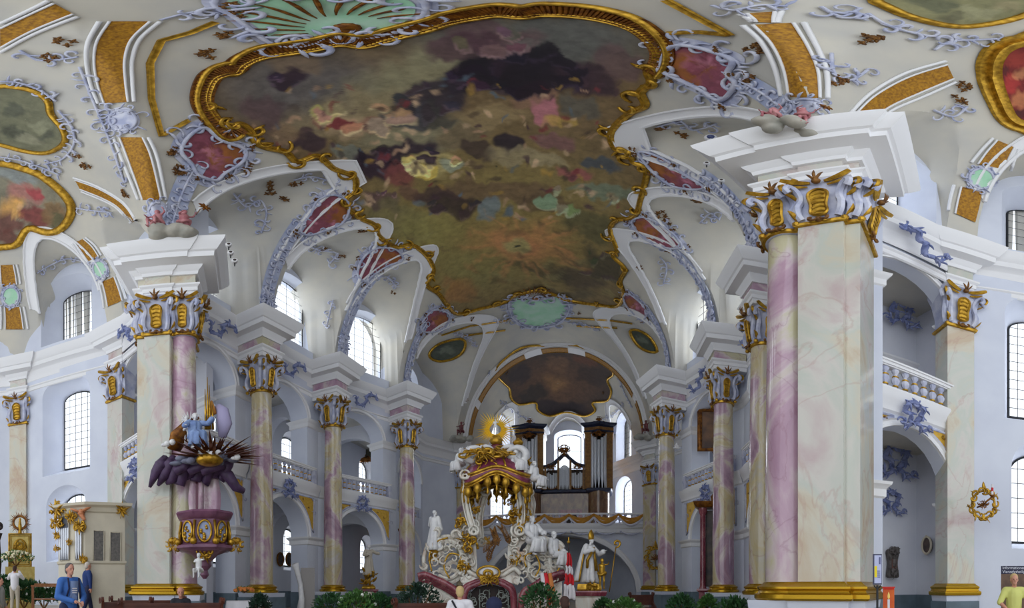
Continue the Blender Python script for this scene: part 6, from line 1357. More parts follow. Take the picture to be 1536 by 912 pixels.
# gallery parapet with cloth swags
sw = thing('organ_gallery_parapet', 'parapet of the organ gallery', 'parapet', (0, 42.2, 7.25)); sw['label'] = 'long white parapet of the organ gallery with open balusters'
mb = MB(); mb.box((0, 0, 1.0), (17, .3, .14)); mb.box((0, 0, .04), (17, .3, .08)); localpart(mb, 'rail', WHITE2, sw, 0)
for i in range(30):
    b = bal0.copy(); COL.objects.link(b); b.parent = sw; b.location = (-8.1 + i * .56, 0, .1); b.scale = (1, 1, 1.2)
GCL = mat('gold_cloth', (196, 140, 44), .7, rgb2=(170, 114, 30), scale=3); WCL = mat('white_cloth', (214, 214, 226), .8)
for i in range(7):
    x0 = -8.0 + i * 2.3; mb = MB(); mw = MB(); rows = []; rw = []
    for j in range(5):
        t = j / 4; row = []; r2 = []
        for k in range(17):
            u = k / 16; sag = math.sin(PI * u); x = x0 + u * 2.3
            row.append(Vector((x, 42.0 - .04 - .05 * math.sin(j * 2 + 5 * u), 8.24 - .38 * t * (.6 + sag) - .4 * sag))); r2.append(Vector((x, 42.0 - .0 - .05 * math.sin(j * 2 + 4 * u), 7.95 - .4 * sag - .5 * t * (.4 + .6 * sag))))
        rows.append(row); rw.append(r2)
    mb.grid(rows); mw.grid(rw); o = mb.build('cloth_swag', GCL, None, 180); so = o.modifiers.new('cloth', 'SOLIDIFY'); so.thickness = .03
    tag(o, 'gold and white cloth swag on the organ gallery parapet, ' + ['first from the left', 'second from the left', 'third from the left', 'in the middle', 'third from the right', 'second from the right', 'last at the right end'][i], 'swag', 'gallery swags')
    w_ = mw.build('white_underlayer', WCL, None, 180); w_.parent = o; so = w_.modifiers.new('cloth', 'SOLIDIFY'); so.thickness = .03
    mb = MB(); q = [Vector((x0 + u * 2.3, 41.85, 6.6 - .35 * math.sin(PI * u))) for u in np.linspace(.08, .92, 9)]; mb.tube(q, [.02, .05, .08, .1, .1, .1, .08, .05, .02], 5); mb.ball(q[0], .1, 6, 5)
    tag(mb.build('stucco_garland', LAV, None, 180), 'small lavender stucco garland under the organ gallery, ' + ['at the far left', 'second from the left', 'third from the left', 'in the middle', 'third from the right', 'second from the right', 'at the far right'][i], 'garland', 'gallery garlands')
# ------------------------------------------------------------------ pulpit on the left pier
PP = flat(307, 14.0, 0); prz = tocam(PP); pul = thing('pulpit', 'mauve marble pulpit with gilded reliefs mounted on the left pier', 'pulpit', PP, prz)
def zp(y, r=13.6): return 1.4 + r * math.tan((HY - y) / FF)
def oct_(r, n=8, off=.39): return [(r * math.cos(2 * PI * k / n + off), r * math.sin(2 * PI * k / n + off)) for k in range(n)]
MAUV = mat('pulpit_mauve', (98, 58, 84), .3, rgb2=(126, 84, 108), scale=3)
mb = MB(); mb.mould(oct_(.5), [(.28, zp(826)), (.38, zp(822)), (.36, zp(818)), (.2, zp(814)), (.24, zp(780)), (.34, zp(776)), (.4, zp(770)), (.36, zp(767)), (.0, zp(767))]); localpart(mb, 'parapet', MAUV, pul, 30)
mb = MB(); mb.lathe([(.05, zp(868)), (.14, zp(862)), (.1, zp(855)), (.22, zp(848)), (.2, zp(842)), (.4, zp(832)), (.75, zp(825)), (.8, zp(822))], n=16); localpart(mb, 'stem', MAUV, pul)
mb = MB()
for k in range(8):
    a = 2 * PI * k / 8 + .39 + PI / 8; N = Vector((math.cos(a), math.sin(a), 0)); c = N * .73 + UZ * zp(798)
    T_, B_, _ = basis(N); ring = [c + T_ * .2 * math.cos(t) + B_ * .32 * math.sin(t) for t in np.linspace(0, 2 * PI, 17)[:-1]]; mb.tube(ring, .035, 5, closed=True)
    for j in range(7): mb.ball(c + T_ * random.Random(k * 9 + j).uniform(-.12, .12) + B_ * (-.22 + .06 * j), .065 - .004 * j, 6, 5)
    v = Vector((math.cos(a + PI / 8), math.sin(a + PI / 8), 0)); mb.ball(v * .86 + UZ * zp(813), .11, 8, 6); mb.tube([v * .8 + UZ * zp(812), v * .84 + UZ * zp(800), v * .76 + UZ * zp(782)], [.06, .03, .05], 5)
for s_ in (-1, 1): rocaille(mb, Vector((.2, s_ * .95, zp(818))), Vector((1, 0, 0)), .3, 6, 5, .1); mb.ball((.2, s_ * 1.02, zp(810)), .1, 8, 6)
rocaille(mb, (.5, 0, zp(832)), (1, 0, -.4), .3, 7, 5, .1)
localpart(mb, 'gilt_relief', GOLD, pul, 180)
mb = MB()
for k in range(8):
    a = 2 * PI * k / 8 + .39 + PI / 8; N = Vector((math.cos(a), math.sin(a), 0)); T_, B_, _ = basis(N); c = N * .705 + UZ * zp(797); mb.add([c + T_ * .19 * math.cos(t) + B_ * .3 * math.sin(t) for t in np.linspace(0, 2 * PI, 17)[:-1]], [tuple(range(16))])
localpart(mb, 'niche_field', mat('pale_blue_field', (150, 160, 190), .5), pul, 0)
# backboard draped against the pier
mb = MB(); rows = []
for i in range(10):
    t = i / 9; z = zp(765) + t * (zp(688) - zp(765)); rows.append([Vector((-.55 + .05 * math.sin(k * 1.4), (k / 12 - .5) * (.95 + .1 * math.sin(t * 5)), z)) for k in range(13)])
mb.grid(rows); mb.tube([(-.5, -.12, zp(765)), (-.5, -.12, zp(690))], .09, 6); o = localpart(mb, 'backboard', MARP, pul, 180)
mb = MB(); mb.box((-.6, -.15, zp(728)), (.12, .28, 1.3)); localpart(mb, 'backboard_strip', mat('purple_marble', (100, 48, 70), .3), pul, 0)
# sounding board
sb = thing('sounding_board', 'pulpit canopy with purple drapery, bronze rays, cloud and angels above the pulpit', 'canopy', (PP.x, PP.y, 0), prz)
mb = MB(); R = random.Random(6)
PUR = mat('purple_drapery', (84, 62, 96), .5, rgb2=(60, 42, 70), scale=4)
for k in range(9):
    y = 1.25 - k * .26; mb.tube([(-.3, y, zp(682) + .1), (-.1, y + .12, zp(690)), (-.3 - .03 * k, y + .3, zp(700) - .12 * k % .4), (-.35, y + .5, zp(722) + .05 * k)], [.14, .2, .17, .05], 8)
for k in range(3): mb.tube([(-.35, -.6 + .5 * k, zp(684)), (-.1, -.6 + .55 * k, zp(692)), (.1, -.4 + .5 * k, zp(695)), (0, .1 + .4 * k, zp(702))], .16, 8)
mb.tube([(-.4, -1.25, zp(728)), (-.3, -1.0, zp(724)), (-.3, -.75, zp(705)), (-.3, -.4, zp(690))], [.1, .16, .2, .16], 8)
mb.v = [(x, -y, z) for x, y, z in mb.v]; mb.f = [f[::-1] for f in mb.f]
d_ = localpart(mb, 'purple_drapery', PUR, sb, 180)
mb = MB()
for i in range(64):
    a = R.uniform(-1.2, 1.9); e = R.uniform(-.1, .38); L = R.uniform(1.15, 1.6); D = Vector((math.cos(a) * math.cos(e), math.sin(a) * math.cos(e) * 1.05, math.sin(e))); c = Vector((0, .25, zp(685))); T_ = D.cross(UZ).normalized()
    mb.add([c + D * .6 + T_ * .07, c + D * .6 - T_ * .07, c + D * L, c + D * .6 + UZ * .06], [(0, 1, 2), (0, 2, 3), (1, 3, 2)])
localpart(mb, 'bronze_rays', mat('bronze_rays', (112, 66, 42), .35, .6), sb, 0)
mb = MB()
for k in range(20): mb.ball((R.uniform(.1, .7), R.uniform(-.9, .9), zp(688) + R.uniform(-.1, .08)), (R.uniform(.12, .2), R.uniform(.14, .22), R.uniform(.07, .11)), 9, 6)
c_ = localpart(mb, 'cloud_ring', mat('grey_cloud', (122, 126, 146), .6, rgb2=(96, 98, 120), scale=3), sb, 180)
mb = MB(); mb.ball((.55, .15, zp(692)), (.35, .42, .2), 14, 8); localpart(mb, 'gilt_boss', GOLD, sb, 180)
mb = MB()
for y, z in ((-.95, 668), (.4, 684), (.2, 686), (.95, 690), (-1.1, 670)): mb.ball((.75, y, zp(z)), .1, 8, 6); mb.ball((.7, y - .08, zp(z) - .02), (.06, .12, .06), 6, 5)
localpart(mb, 'cherub_heads', STAT, sb, 180)
mb = MB(); mb.tube([(-.2, -.95, zp(665)), (.05, -.8, zp(650)), (0, -.45, zp(630)), (-.1, -.2, zp(618))], [.25, .32, .22, .1], 8, flat=.5); mb.tube([(-.3, -1.35, zp(715)), (-.25, -1.3, zp(700)), (-.2, -1.2, zp(680))], [.03, .08, .04], 6)
localpart(mb, 'gilt_foliage', GOLDD, sb, 180)
for y0, h0, h1 in ((0.0, 640, 560), (.06, 640, 572), (-.07, 640, 578), (.15, 640, 600)):
    mb = MB(); mb.tube([(.15, y0 + .1, zp(h0)), (.1, y0 + .08, zp(h1))], [.045, .012], 5); localpart(mb, 'golden_ray', GOLD, sb, 180)
J = pose('sit', wl=(.3, .5, 1.55), el=(.15, .4, 1.4), wr=(.35, -.4, 1.2), er=(.15, -.38, 1.25)); p = Matrix.Rotation(prz, 4, 'Z') @ Vector((.25, -.3, 0)) + PP
statue('white angel statue with spread arms riding on the pulpit canopy', 'statue', (p.x, p.y, zp(668) - .55), prz + .3, J, 'sit', seed=9, sc_=.95, rm=mat('pale_blue_robe', (140, 164, 206), .6, rgb2=(110, 134, 184), scale=4), robe=True, wings=STAT)
p = Matrix.Rotation(prz, 4, 'Z') @ Vector((.1, -.55, 0)) + PP
putto('grey white putto tumbling beside the angel on the pulpit canopy', (p.x, p.y, zp(662)), prz - .6, STAT, .55, 4, 'pulpit putti', ((.3, .5, 1.8), (.3, -.5, 1.0)))
mb = MB(); mb.tube([(-.15, .55, zp(648)), (-.05, .62, zp(628)), (-.1, .55, zp(606)), (-.15, .4, zp(598))], [.12, .24, .2, .1], 8, flat=.5); localpart(mb, 'lavender_wing', mat('lavender_wing', (166, 160, 196), .6), sb, 180)
mb = MB(); mb.tube([(-.15, .3, zp(612)), (-.1, .2, zp(600)), (-.2, .1, zp(610))], [.1, .2, .1], 8); localpart(mb, 'orange_book', mat('orange_book', (206, 140, 60), .6), sb, 180)
p = at(298, 878, 13.2); putto('white putto holding the stem of the pulpit', p, tocam(p) - .3, STAT, .52, 1, 'pulpit putti', ((.4, .4, 1.5), (.3, -.1, 1.3)))
# ------------------------------------------------------------------ small choir organ case in the left transept
q = flat(135, 15.2, 0); co = thing('choir_organ', 'cream choir organ case with grille doors and gilded carving in the left transept', 'organ', q, tocam(q) - .0)
def zc_(y, r=14.6): return 1.4 + r * math.tan((HY - y) / FF)
CRM = mat('cream_paint', (206, 198, 178), .5, rgb2=(196, 188, 170), scale=2)
kx = 14.8 / FF
def yc(px): return (px - 137) * kx
mb = MB()
outl = [(-.7, yc(88)), (-.1, yc(88)), (.25, yc(108)), (.45, yc(130)), (.25, yc(190)), (-.7, yc(190))]
mb.mould(outl, [(.03, .0), (.03, .5), (0, .52), (0, zc_(846)), (.05, zc_(844)), (.06, zc_(841)), (0, zc_(840)), (0, zc_(768)), (.06, zc_(766)), (.1, zc_(760)), (.22, zc_(757)), (.24, zc_(753)), (-.2, zc_(752))]); localpart(mb, 'case', CRM, co, 25)
def onface(a, b, t, off=.02): a = Vector((*a, 0)); b = Vector((*b, 0)); d = (b - a).normalized(); n = Vector((d.y, -d.x, 0)); return a.lerp(b, t) + n * off, d, n
GRY = mat('grille_grey', (112, 108, 104), .6, rgb2=(88, 86, 84), scale=14)
def fpoly(a, b, t0, t1, z0_, z1_, nm, m_, arch=0., off=.03):
    mb = MB(); P = []; 
    for t, z in [(t0, z0_), (t1, z0_), (t1, z1_)] + [(t1 + (t0 - t1) * k / 6, z1_ + arch * math.sin(PI * k / 6)) for k in range(1, 6)] + [(t0, z1_)]:
        p, d, n = onface(a, b, t, off); P.append(p + UZ * z)
    Q = [p - n * off for p in P]; m = len(P); mb.add(P + Q, [tuple(range(m))] + [(k, (k + 1) % m, m + (k + 1) % m, m + k) for k in range(m)]); o = localpart(mb, nm, m_, co, 0)
    mb = MB(); mb.tube([p + n * .01 for p in P], .02, 4, closed=True); x = localpart(mb, 'panel_frame', CRM, o, 180); return o
A0, A1, A2, A3, A4 = outl[1], outl[2], outl[3], outl[4], outl[0]
fpoly(A2, A3, .2, .46, zc_(841), zc_(795), 'grille_door', GRY); fpoly(A2, A3, .62, .88, zc_(841), zc_(797), 'grille_door', GRY)
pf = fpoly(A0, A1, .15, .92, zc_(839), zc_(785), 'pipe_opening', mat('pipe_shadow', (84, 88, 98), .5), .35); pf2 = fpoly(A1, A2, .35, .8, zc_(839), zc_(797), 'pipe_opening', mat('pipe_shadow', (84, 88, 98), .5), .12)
for f0, f1, ts in ((A0, A1, np.linspace(.22, .86, 5)), (A1, A2, np.linspace(.42, .73, 3))):
    for t in ts:
        p, d, n = onface(f0, f1, t, .05); mb = MB(); mb.lathe([(.012, zc_(838)), (.035, zc_(826)), (.035, zc_(790)), (.02, zc_(789))], p, 8); localpart(mb, 'organ_pipe', PIPE, co, 60)
mb = MB()
for (f0, f1, t, y, s_) in ((A0, A1, 0, 780, .3), (A0, A1, 0.02, 800, .2), (A0, A1, .1, 760, .4), (A1, A2, .1, 775, .28), (A1, A2, .7, 790, .3), (A0, A1, 1, 812, .15), (A1, A2, .95, 838, .2), (A2, A3, .9, 763, .3), (A0, A1, 0, 820, .16)):
    p, d, n = onface(f0, f1, t, .06); rocaille(mb, p + UZ * zc_(y), n, s_, int(y), 5, .1)
    for k in range(6): leaf(mb, p + UZ * zc_(y), Vector((n.x * .3, n.y * .3, 0)) + d * math.sin(k) + UZ * math.cos(k * 1.3), n, s_, s_ * .12)
localpart(mb, 'gilt_carving', GOLD, co, 180)
p, d, n = onface(A1, A2, .8, .1); mb = MB(); mb.ball(p + UZ * zc_(768), .12, 8, 6); 
for k in (-1, 1): leaf(mb, p + UZ * zc_(768), d * k + UZ * .4, n, .4, .08)
mb.cap(p + UZ * zc_(770), p + UZ * zc_(778) + d * .1, .09, .06, 8); localpart(mb, 'tinted_cherub', mat('cherub_orange', (200, 130, 90), .5), co, 180)
# ------------------------------------------------------------------ left transept altar: relief panel, halo, flowers, hedge
q = flat(30, 20.4, 0); z_ = lambda y: 1.4 + 20.2 * math.tan((HY - y) / FF); kk = 20.2 / FF
ap = thing('tabernacle_panel', 'golden framed relief panel of the left transept altar below the halo', 'altar', q, tocam(q))
mb = MB(); mb.box((0, 0, (z_(800) + z_(850)) / 2), (.2, 34 * kk, z_(800) - z_(850))); mb.box((0, 0, (z_(850) + .44) / 2), (.5, 44 * kk, z_(850) - .44)); localpart(mb, 'panel', mat('pale_gold', (206, 184, 110), .4, .3, rgb2=(186, 160, 84), scale=5), ap, 0)
mb = MB()
for o_, r in ((16.5, .05), (13.5, .03)): mb.tube([(.12, s1 * o_ * kk, z_(825 + s2 * (o_ + 8))) for s1, s2 in ((-1, -1), (1, -1), (1, 1), (-1, 1))], r, 5, closed=True)
rocaille(mb, (.12, 0, z_(822)), (1, 0, 0), .4, 3, 8, .08); mb.tube([Vector((.13, .3 * math.cos(a), z_(822) + .4 * math.sin(a))) for a in np.linspace(0, 6.28, 20)], .03, 5); localpart(mb, 'gilt_relief', GOLD, ap, 180)
o = thing('halo_wreath', 'golden ray halo with small statue above the relief panel at lower left', 'halo', (q.x, q.y, z_(783)), tocam(q))
mb = MB()
for k in range(36):
    a = 2 * PI * k / 36; D = Vector((0, math.cos(a), math.sin(a))); T_ = Vector((0, -math.sin(a), math.cos(a))); L = .44 + .06 * (k % 3)
    mb.add([D * .24 + T_ * .04, D * .24 - T_ * .04, D * L, D * .24 + Vector((.05, 0, 0))], [(0, 1, 2), (0, 2, 3), (1, 3, 2)])
mb.tube([Vector((0, .3 * math.cos(a), .3 * math.sin(a))) for a in np.linspace(0, 6.28, 25)[:-1]], .05, 6, closed=True); localpart(mb, 'ray_ring', GOLDD, o, 60)
mb = MB(); mb.lathe([(.1, -.5), (.06, -.35), (.09, -.2), (.07, 0), (.05, .08), (.06, .14), (.03, .2)], (.05, 0, 0), 10); localpart(mb, 'figurine', GOLD, o)
def bush(name, label, cat, p, w, h, d, n, m_, seed, pot=True, group=None, size=.12, flowers=None, rz=0, shape=1.):
    R = random.Random(seed); t = thing(name, label, cat, p, rz, group); mb = MB()
    for i in range(n):
        a = R.uniform(0, 2 * PI); e = R.uniform(-.5, 1.57); rr = R.uniform(.55, 1.0)
        c = Vector((math.cos(a) * math.cos(e) * d * rr, math.sin(a) * math.cos(e) * w * rr, h * .55 + math.sin(e) * h * .45 * rr))
        D = Vector((c.x / d, c.y / w, (c.z - h * .4) / h)) + Vector((R.uniform(-.6, .6), R.uniform(-.6, .6), R.uniform(-.3, .8))); D.normalize(); S_ = D.cross(Vector((R.uniform(-1, 1), R.uniform(-1, 1), R.uniform(-1, 1)))).normalized(); L = size * R.uniform(.7, 1.4); U_ = D.cross(S_)
        mb.add([c, c + D * L * .5 + S_ * L * .25 + U_ * .02, c + D * L, c + D * L * .5 - S_ * L * .25 + U_ * .02], [(0, 1, 2, 3)])
    localpart(mb, 'foliage', m_, t, 0)
    mb = MB()
    for i in range(8): a = i * .8; mb.tube([(0, 0, .05), (math.cos(a) * d * .25, math.sin(a) * w * .25, h * .4), (math.cos(a) * d * .6, math.sin(a) * w * .6, h * .75)], [.02, .015, .006], 4)
    localpart(mb, 'stem', BROWN, t, 0)
    if pot: mb = MB(); mb.lathe([(.16, 0), (.2, .02), (.26, .34), (.28, .36), (.24, .36)], n=14); localpart(mb, 'pot', mat('dark_pot', (60, 52, 48), .5), t)
    if flowers:
        mb = MB()
        for i in range(flowers[1]):
            a = R.uniform(0, 2 * PI); e = R.uniform(0, 1.4); mb.ball((math.cos(a) * math.cos(e) * d, math.sin(a) * math.cos(e) * w, h * .55 + math.sin(e) * h * .45), R.uniform(.04, .07), 6, 4)
        localpart(mb, 'blossoms', flowers[0], t, 180)
    return t
GRN = mat('leaf_green', (52, 96, 50), .5, rgb2=(34, 66, 38), scale=6); GRN2 = mat('dark_leaf_green', (40, 70, 52), .5, rgb2=(26, 46, 36), scale=6); GRN3 = mat('bright_leaf_green', (84, 130, 58), .5, rgb2=(56, 92, 44), scale=6)
CRF = mat('cream_blossom', (226, 216, 180), .6); WF = mat('white_blossom', (224, 226, 220), .6)
for i, (px, r, w, h, lb) in enumerate([(8, 18.5, .95, 1.35, 'cut by the left picture edge'), (36, 18.2, 1.0, 1.2, 'in front of the golden relief panel'), (66, 18.0, .85, .95, 'ending beside the choir organ')]):
    q = flat(px, r, .44); bush('green_hedge', 'dense green shrub in the altar hedge, ' + lb, 'shrub', q, w, h, .5, 900, GRN, i, False, 'altar hedge shrubs', .16, (WF, 14), tocam(q))
q = flat(24, 19.2, 0); z0_ = 1.4 + 19.2 * math.tan((HY - 852) / FF); t = bush('flower_arrangement', 'cream flower arrangement on the left transept altar above the hedge', 'flowers', (q.x, q.y, z0_), .75, .7, .3, 300, GRN3, 5, False, None, .12, (CRF, 60), tocam(q))
q = flat(-3, 19.5, 0); mb = MB(); mb.lathe([(.2, .44), (.12, .9), (.1, 1.6), (.16, 2.4), (.1, 3.4), (.2, 3.7)], (q.x, q.y, 0), 12); scroll(mb, Vector((q.x, q.y, 3.95)), Vector((0.6, -.8, 0)), UZ, Vector((.8, .6, 0)), .3, -1.5, 1, 1, .07); tag(mb.build('carved_post', DARK, None), 'dark carved post at the left picture edge beside the altar flowers', 'post')
# altar rail bench
for i, (px, r, w) in enumerate(((75, 13.2, .75),)):
    q = flat(px, r, .44); t = thing('side_table', 'small orange-brown wooden table beside the hedge at lower left', 'table', (q.x, q.y, .44), tocam(q)); WD = mat('orange_wood', (150, 96, 52), .5, rgb2=(122, 74, 40), scale=4)
    mb = MB(); mb.box((0, 0, .98), (.5, 1.1, .05)); mb.box((0, 0, 1.03), (.5, .9, .04)); localpart(mb, 'tabletop', WD, t, 0)
    for z in (.25, .6): mb = MB(); mb.box((0, 0, z), (.45, 1.0, .04)); localpart(mb, 'shelf', WD, t, 0)
    for a in (-1, 1):
        for b in (-1, 1): mb = MB(); mb.box((a * .2, b * .5, .48), (.06, .06, .96)); localpart(mb, 'leg', WD, t, 0)
# shrubs in the nave
SH = [(627, 13.0, .62, 1.28, GRN2, 'large dark round shrub left of the mercy altar'), (668, 12.2, .42, .55, GRN3, 'low bright shrub at the left foot of the mercy altar'), (811, 12.6, .52, 1.25, GRN, 'large green shrub before the right wing of the mercy altar'), (498, 14.5, .6, .95, GRN, 'leafy green shrub left in the row under the second arch'), (535, 14.2, .55, 1.05, GRN3, 'bright green shrub in the middle of the row under the second arch'), (568, 14.5, .55, .95, GRN, 'green shrub at the right end of the row under the third column'), (585, 16.5, .4, .75, GRN2, 'small dark shrub behind the row near the third column'), (390, 13.5, .3, .95, GRN2, 'small dark shrub beside the base of the first left column'),
      (937, 15.0, .55, .8, GRN3, 'bright green shrub right of the bishop statue'), (905, 16.0, .35, .75, GRN, 'small green shrub behind the bishop pedestal'), (1022, 13.5, .42, .95, GRN, 'green shrub in front of the third right column'), (1102, 11.5, .5, .9, GRN, 'green shrub in front of the second right column'), (1062, 15, .3, .9, GRN3, 'narrow shrub between the two right columns')]
for i, (px, r, w, h, m_, lb) in enumerate(SH):
    q = flat(px, r, 0); bush('potted_shrub', lb, 'plant', q, w * 1.1, h + .2, w * .9, 900, m_, 20 + i, True, 'potted shrubs', .11, (WF, 6) if i in (4, 8) else None, tocam(q))
# pews
pew0 = None
def pew(label, p, rz, L=4.2):
    t = thing('church_pew', label, 'pew', p, rz, 'wooden pews'); 
    mb = MB(); mb.box((.02, 0, .78), (.04, L, .42)); mb.box((0, 0, 1.0), (.12, L, .06)); localpart(mb, 'backrest', BRWD, t, 0)
    mb = MB(); mb.box((.28, 0, .45), (.42, L, .04)); localpart(mb, 'seat', BRWD, t, 0)
    for e in (-1, 1):
        mb = MB(); P = smooth_poly([(-.08, 0), (.5, 0), (.52, .4), (.4, .55), (.12, .7), (.1, .95), (.16, 1.08), (.0, 1.16), (-.1, 1.02), (-.06, .6)], 3); a = [Vector((x, e * L / 2, z)) for x, z in P]; b = [Vector((x, e * (L / 2 + .06), z)) for x, z in P]; n = len(P)
        mb.add(a + b, [tuple(range(n)), tuple(range(2 * n - 1, n - 1, -1))] + [(k, (k + 1) % n, n + (k + 1) % n, n + k) for k in range(n)]); scroll(mb, Vector((.03, e * (L / 2 + .07), 1.05)), UX, UZ, Vector((0, e, 0)), .1, 0, 1, 1, .02); localpart(mb, 'end_panel', BRWD, t, 30)
for i, (px, r, lb, L) in enumerate([(258, 10.2, 'brown pew back right of the lower left, nearest the seated person', 2.2), (222, 12.3, 'brown pew with carved end in front of the pulpit pier', 1.9), (190, 10.9, 'short brown pew between the man in blue and the pulpit pier', 1.1)]):
    q = flat(px, r, 0); pew(lb, q, tocam(q) + .12, L)
for i, (px, r, lb) in enumerate([(962, 20.5, 'dark brown pew with curved ends right of the green shrub'), (640, 10.2, 'grey brown pew rail end before the left wing of the mercy altar')]):
    q = flat(px, r, 0); pew(lb, q, tocam(q) + .3, 1.0 if i == 0 else 1.4)
# ------------------------------------------------------------------ statue on gilt socle and altar glimpsed through the third left arch
q = flat(553, 24.5, 0); zz = lambda y, r=24.3: 1.4 + r * math.tan((HY - y) / FF)
t = thing('statue_socle', 'red marble socle with gilded top under the arch beside the third left column', 'pedestal', q, tocam(q))
mb = MB(); mb.mould([(-.4, -.4), (.4, -.4), (.4, .4), (-.4, .4)], [(.1, 0), (.1, .4), (0, .45), (0, zz(888)), (.12, zz(886)), (.12, zz(884))]); localpart(mb, 'die', MARR, t, 30)
mb = MB(); mb.box((.41, 0, .9), (.03, .5, .6)); localpart(mb, 'relief_panel', MARY, t, 0)
mb = MB(); mb.mould([(-.35, -.35), (.35, -.35), (.35, .35), (-.35, .35)], [(0, zz(884)), (.03, zz(882)), (-.05, zz(878))]); R = random.Random(3)
for k in range(30): leaf(mb, Vector((R.uniform(-.2, .2), R.uniform(-.3, .3), zz(R.uniform(858, 880)))), Vector((R.uniform(-1, 1), R.uniform(-1, 1), R.uniform(0, 1))), UX, .4, .07)
localpart(mb, 'gilt_cloud_base', GOLD, t, 180)
J = pose(wl=(.1, .6, 1.3), el=(.1, .42, 1.32), wr=(.3, -.2, 1.2), er=(.1, -.35, 1.2)); statue('pale statue with outstretched arm on the gilded socle under the left arch', 'statue', (q.x, q.y, zz(864)), tocam(q) + .5, J, 'stand', seed=13, sc_=.95, rm=mat('sandstone_robe', (186, 178, 164), .6))
def sidealtar(label, px, r, zt_):
    q = flat(px, r, 0); t = thing('side_altar', label, 'altar', q, tocam(q))
    mb = MB(); mb.mould([(-.5, -1.0), (.4, -1.0), (.4, 1.0), (-.5, 1.0)], [(.1, 0), (.1, .2), (0, .25), (0, 1.1), (.12, 1.2), (.1, 1.3)]); localpart(mb, 'mensa', MARR, t, 30)
    for y in (-.8, .8): mb = MB(); mb.lathe([(.2, 1.3), (.16, 1.45), (.15, zt_ - .4), (.22, zt_ - .2), (.24, zt_)], (0, y, 0), 16); localpart(mb, 'column', MARR, t)
    mb = MB(); mb.box((-.3, 0, (1.3 + zt_) / 2), (.1, 1.3, zt_ - 1.5)); localpart(mb, 'painting', mat('dim_painting', (88, 76, 66), .5, rgb2=(56, 52, 56), scale=2.5), t, 0)
    mb = MB(); mb.mould([(-.5, -1.1), (.3, -1.1), (.3, 1.1), (-.5, 1.1)], [(0, zt_), (.15, zt_ + .15), (.2, zt_ + .3), (0, zt_ + .35)]); rocaille(mb, (.3, 0, zt_ + .5), (1, 0, 0), .5, 4, 6, .1); localpart(mb, 'pediment', GOLDD, t, 30)
sidealtar('red marble side altar glimpsed through the third left arch', 575, 35.5, 5.6); sidealtar('red marble side altar glimpsed between the right columns', 1077, 24, 5.6)
# painting field on the gallery altar behind the third left bay
def wallpic(name, label, cat, px, py, r, w, h, inner, frame_m, round_=True, orn=0, group=None, rz=None):
    c = at(px, py, r); a = tocam(c) if rz is None else rz; t = thing(name, label, cat, c, a, group)
    pts = [(w / 2 * math.cos(k), h / 2 * math.sin(k)) for k in np.linspace(0, 2 * PI, 25)[:-1]] if round_ else [(-w / 2, -h / 2), (w / 2, -h / 2), (w / 2, h / 2), (-w / 2, h / 2)]
    mb = MB(); n = len(pts); mb.add([Vector((.03, x, z)) for x, z in pts] + [Vector((-.05, x, z)) for x, z in pts], [tuple(range(n))] + [(k, (k + 1) % n, n + (k + 1) % n, n + k) for k in range(n)]); localpart(mb, 'field', inner, t, 0)
    mb = MB(); mb.tube([Vector((.04, x, z)) for x, z in pts], max(w, h) * .07, 6, closed=True)
    if orn: rocaille(mb, (.05, 0, h / 2), (1, 0, 0), w * .35 * orn, 3, 5, .1); rocaille(mb, (.05, 0, -h / 2), (1, 0, 0), w * .3 * orn, 4, 4, .1, up=Vector((0, 0, -1)))
    localpart(mb, 'frame', frame_m, t, 180); return t
DPI = mat('dark_picture', (58, 50, 52), .5, rgb2=(96, 78, 70), scale=5); STO = mat('stone_epitaph', (106, 100, 98), .7, rgb2=(74, 68, 66), scale=7, bump=.6)
wallpic('oval_painting', 'left of two dark oval paintings on the wall behind the first left arch', 'picture', 420, 839, 29.8, .62, .85, DPI, GOLDD, group='aisle ovals', rz=0)
wallpic('oval_painting', 'right of two dark oval paintings on the wall behind the first left arch', 'picture', 433, 839, 30.5, .62, .85, DPI, GOLDD, group='aisle ovals', rz=0)
wallpic('oval_painting', 'dark oval painting in a white gilt frame on the wall of the right arch', 'picture', 1391, 818, 16.5, .5, .62, DPI, mat('cream_frame', (206, 196, 176), .5), orn=.5, rz=PI)
wallpic('gallery_painting', 'dim green and brown altar painting seen through the third left gallery arch', 'picture', 547, 655, 37.5, 3.4, 4.2, mat('dim_landscape', (92, 86, 64), .5, rgb2=(60, 70, 58), scale=1.2), GOLDD, False, .6)
wallpic('gallery_painting', 'reddish brown altar painting seen through the right gallery arch', 'picture', 1070, 645, 26.5, 1.6, 2.6, mat('red_brown_painting', (130, 96, 70), .5, rgb2=(84, 66, 60), scale=1.5), GOLDD, False, .6)
for i, (px, py, sz, lb) in enumerate([(1338, 752, .7, 'above the stone epitaph'), (1345, 690, 1.0, 'high under the right arch'), (1352, 470, .9, 'above the right gallery balustrade')]):
    c = at(px, py, 16.45); mb = MB(); acanthus(mb, c, Vector((0, -1, 0)), sz, 61 + i); tag(mb.build('wall_stucco', LAVD, None, 180), 'lavender stucco ornament on the wall ' + lb, 'ornament')
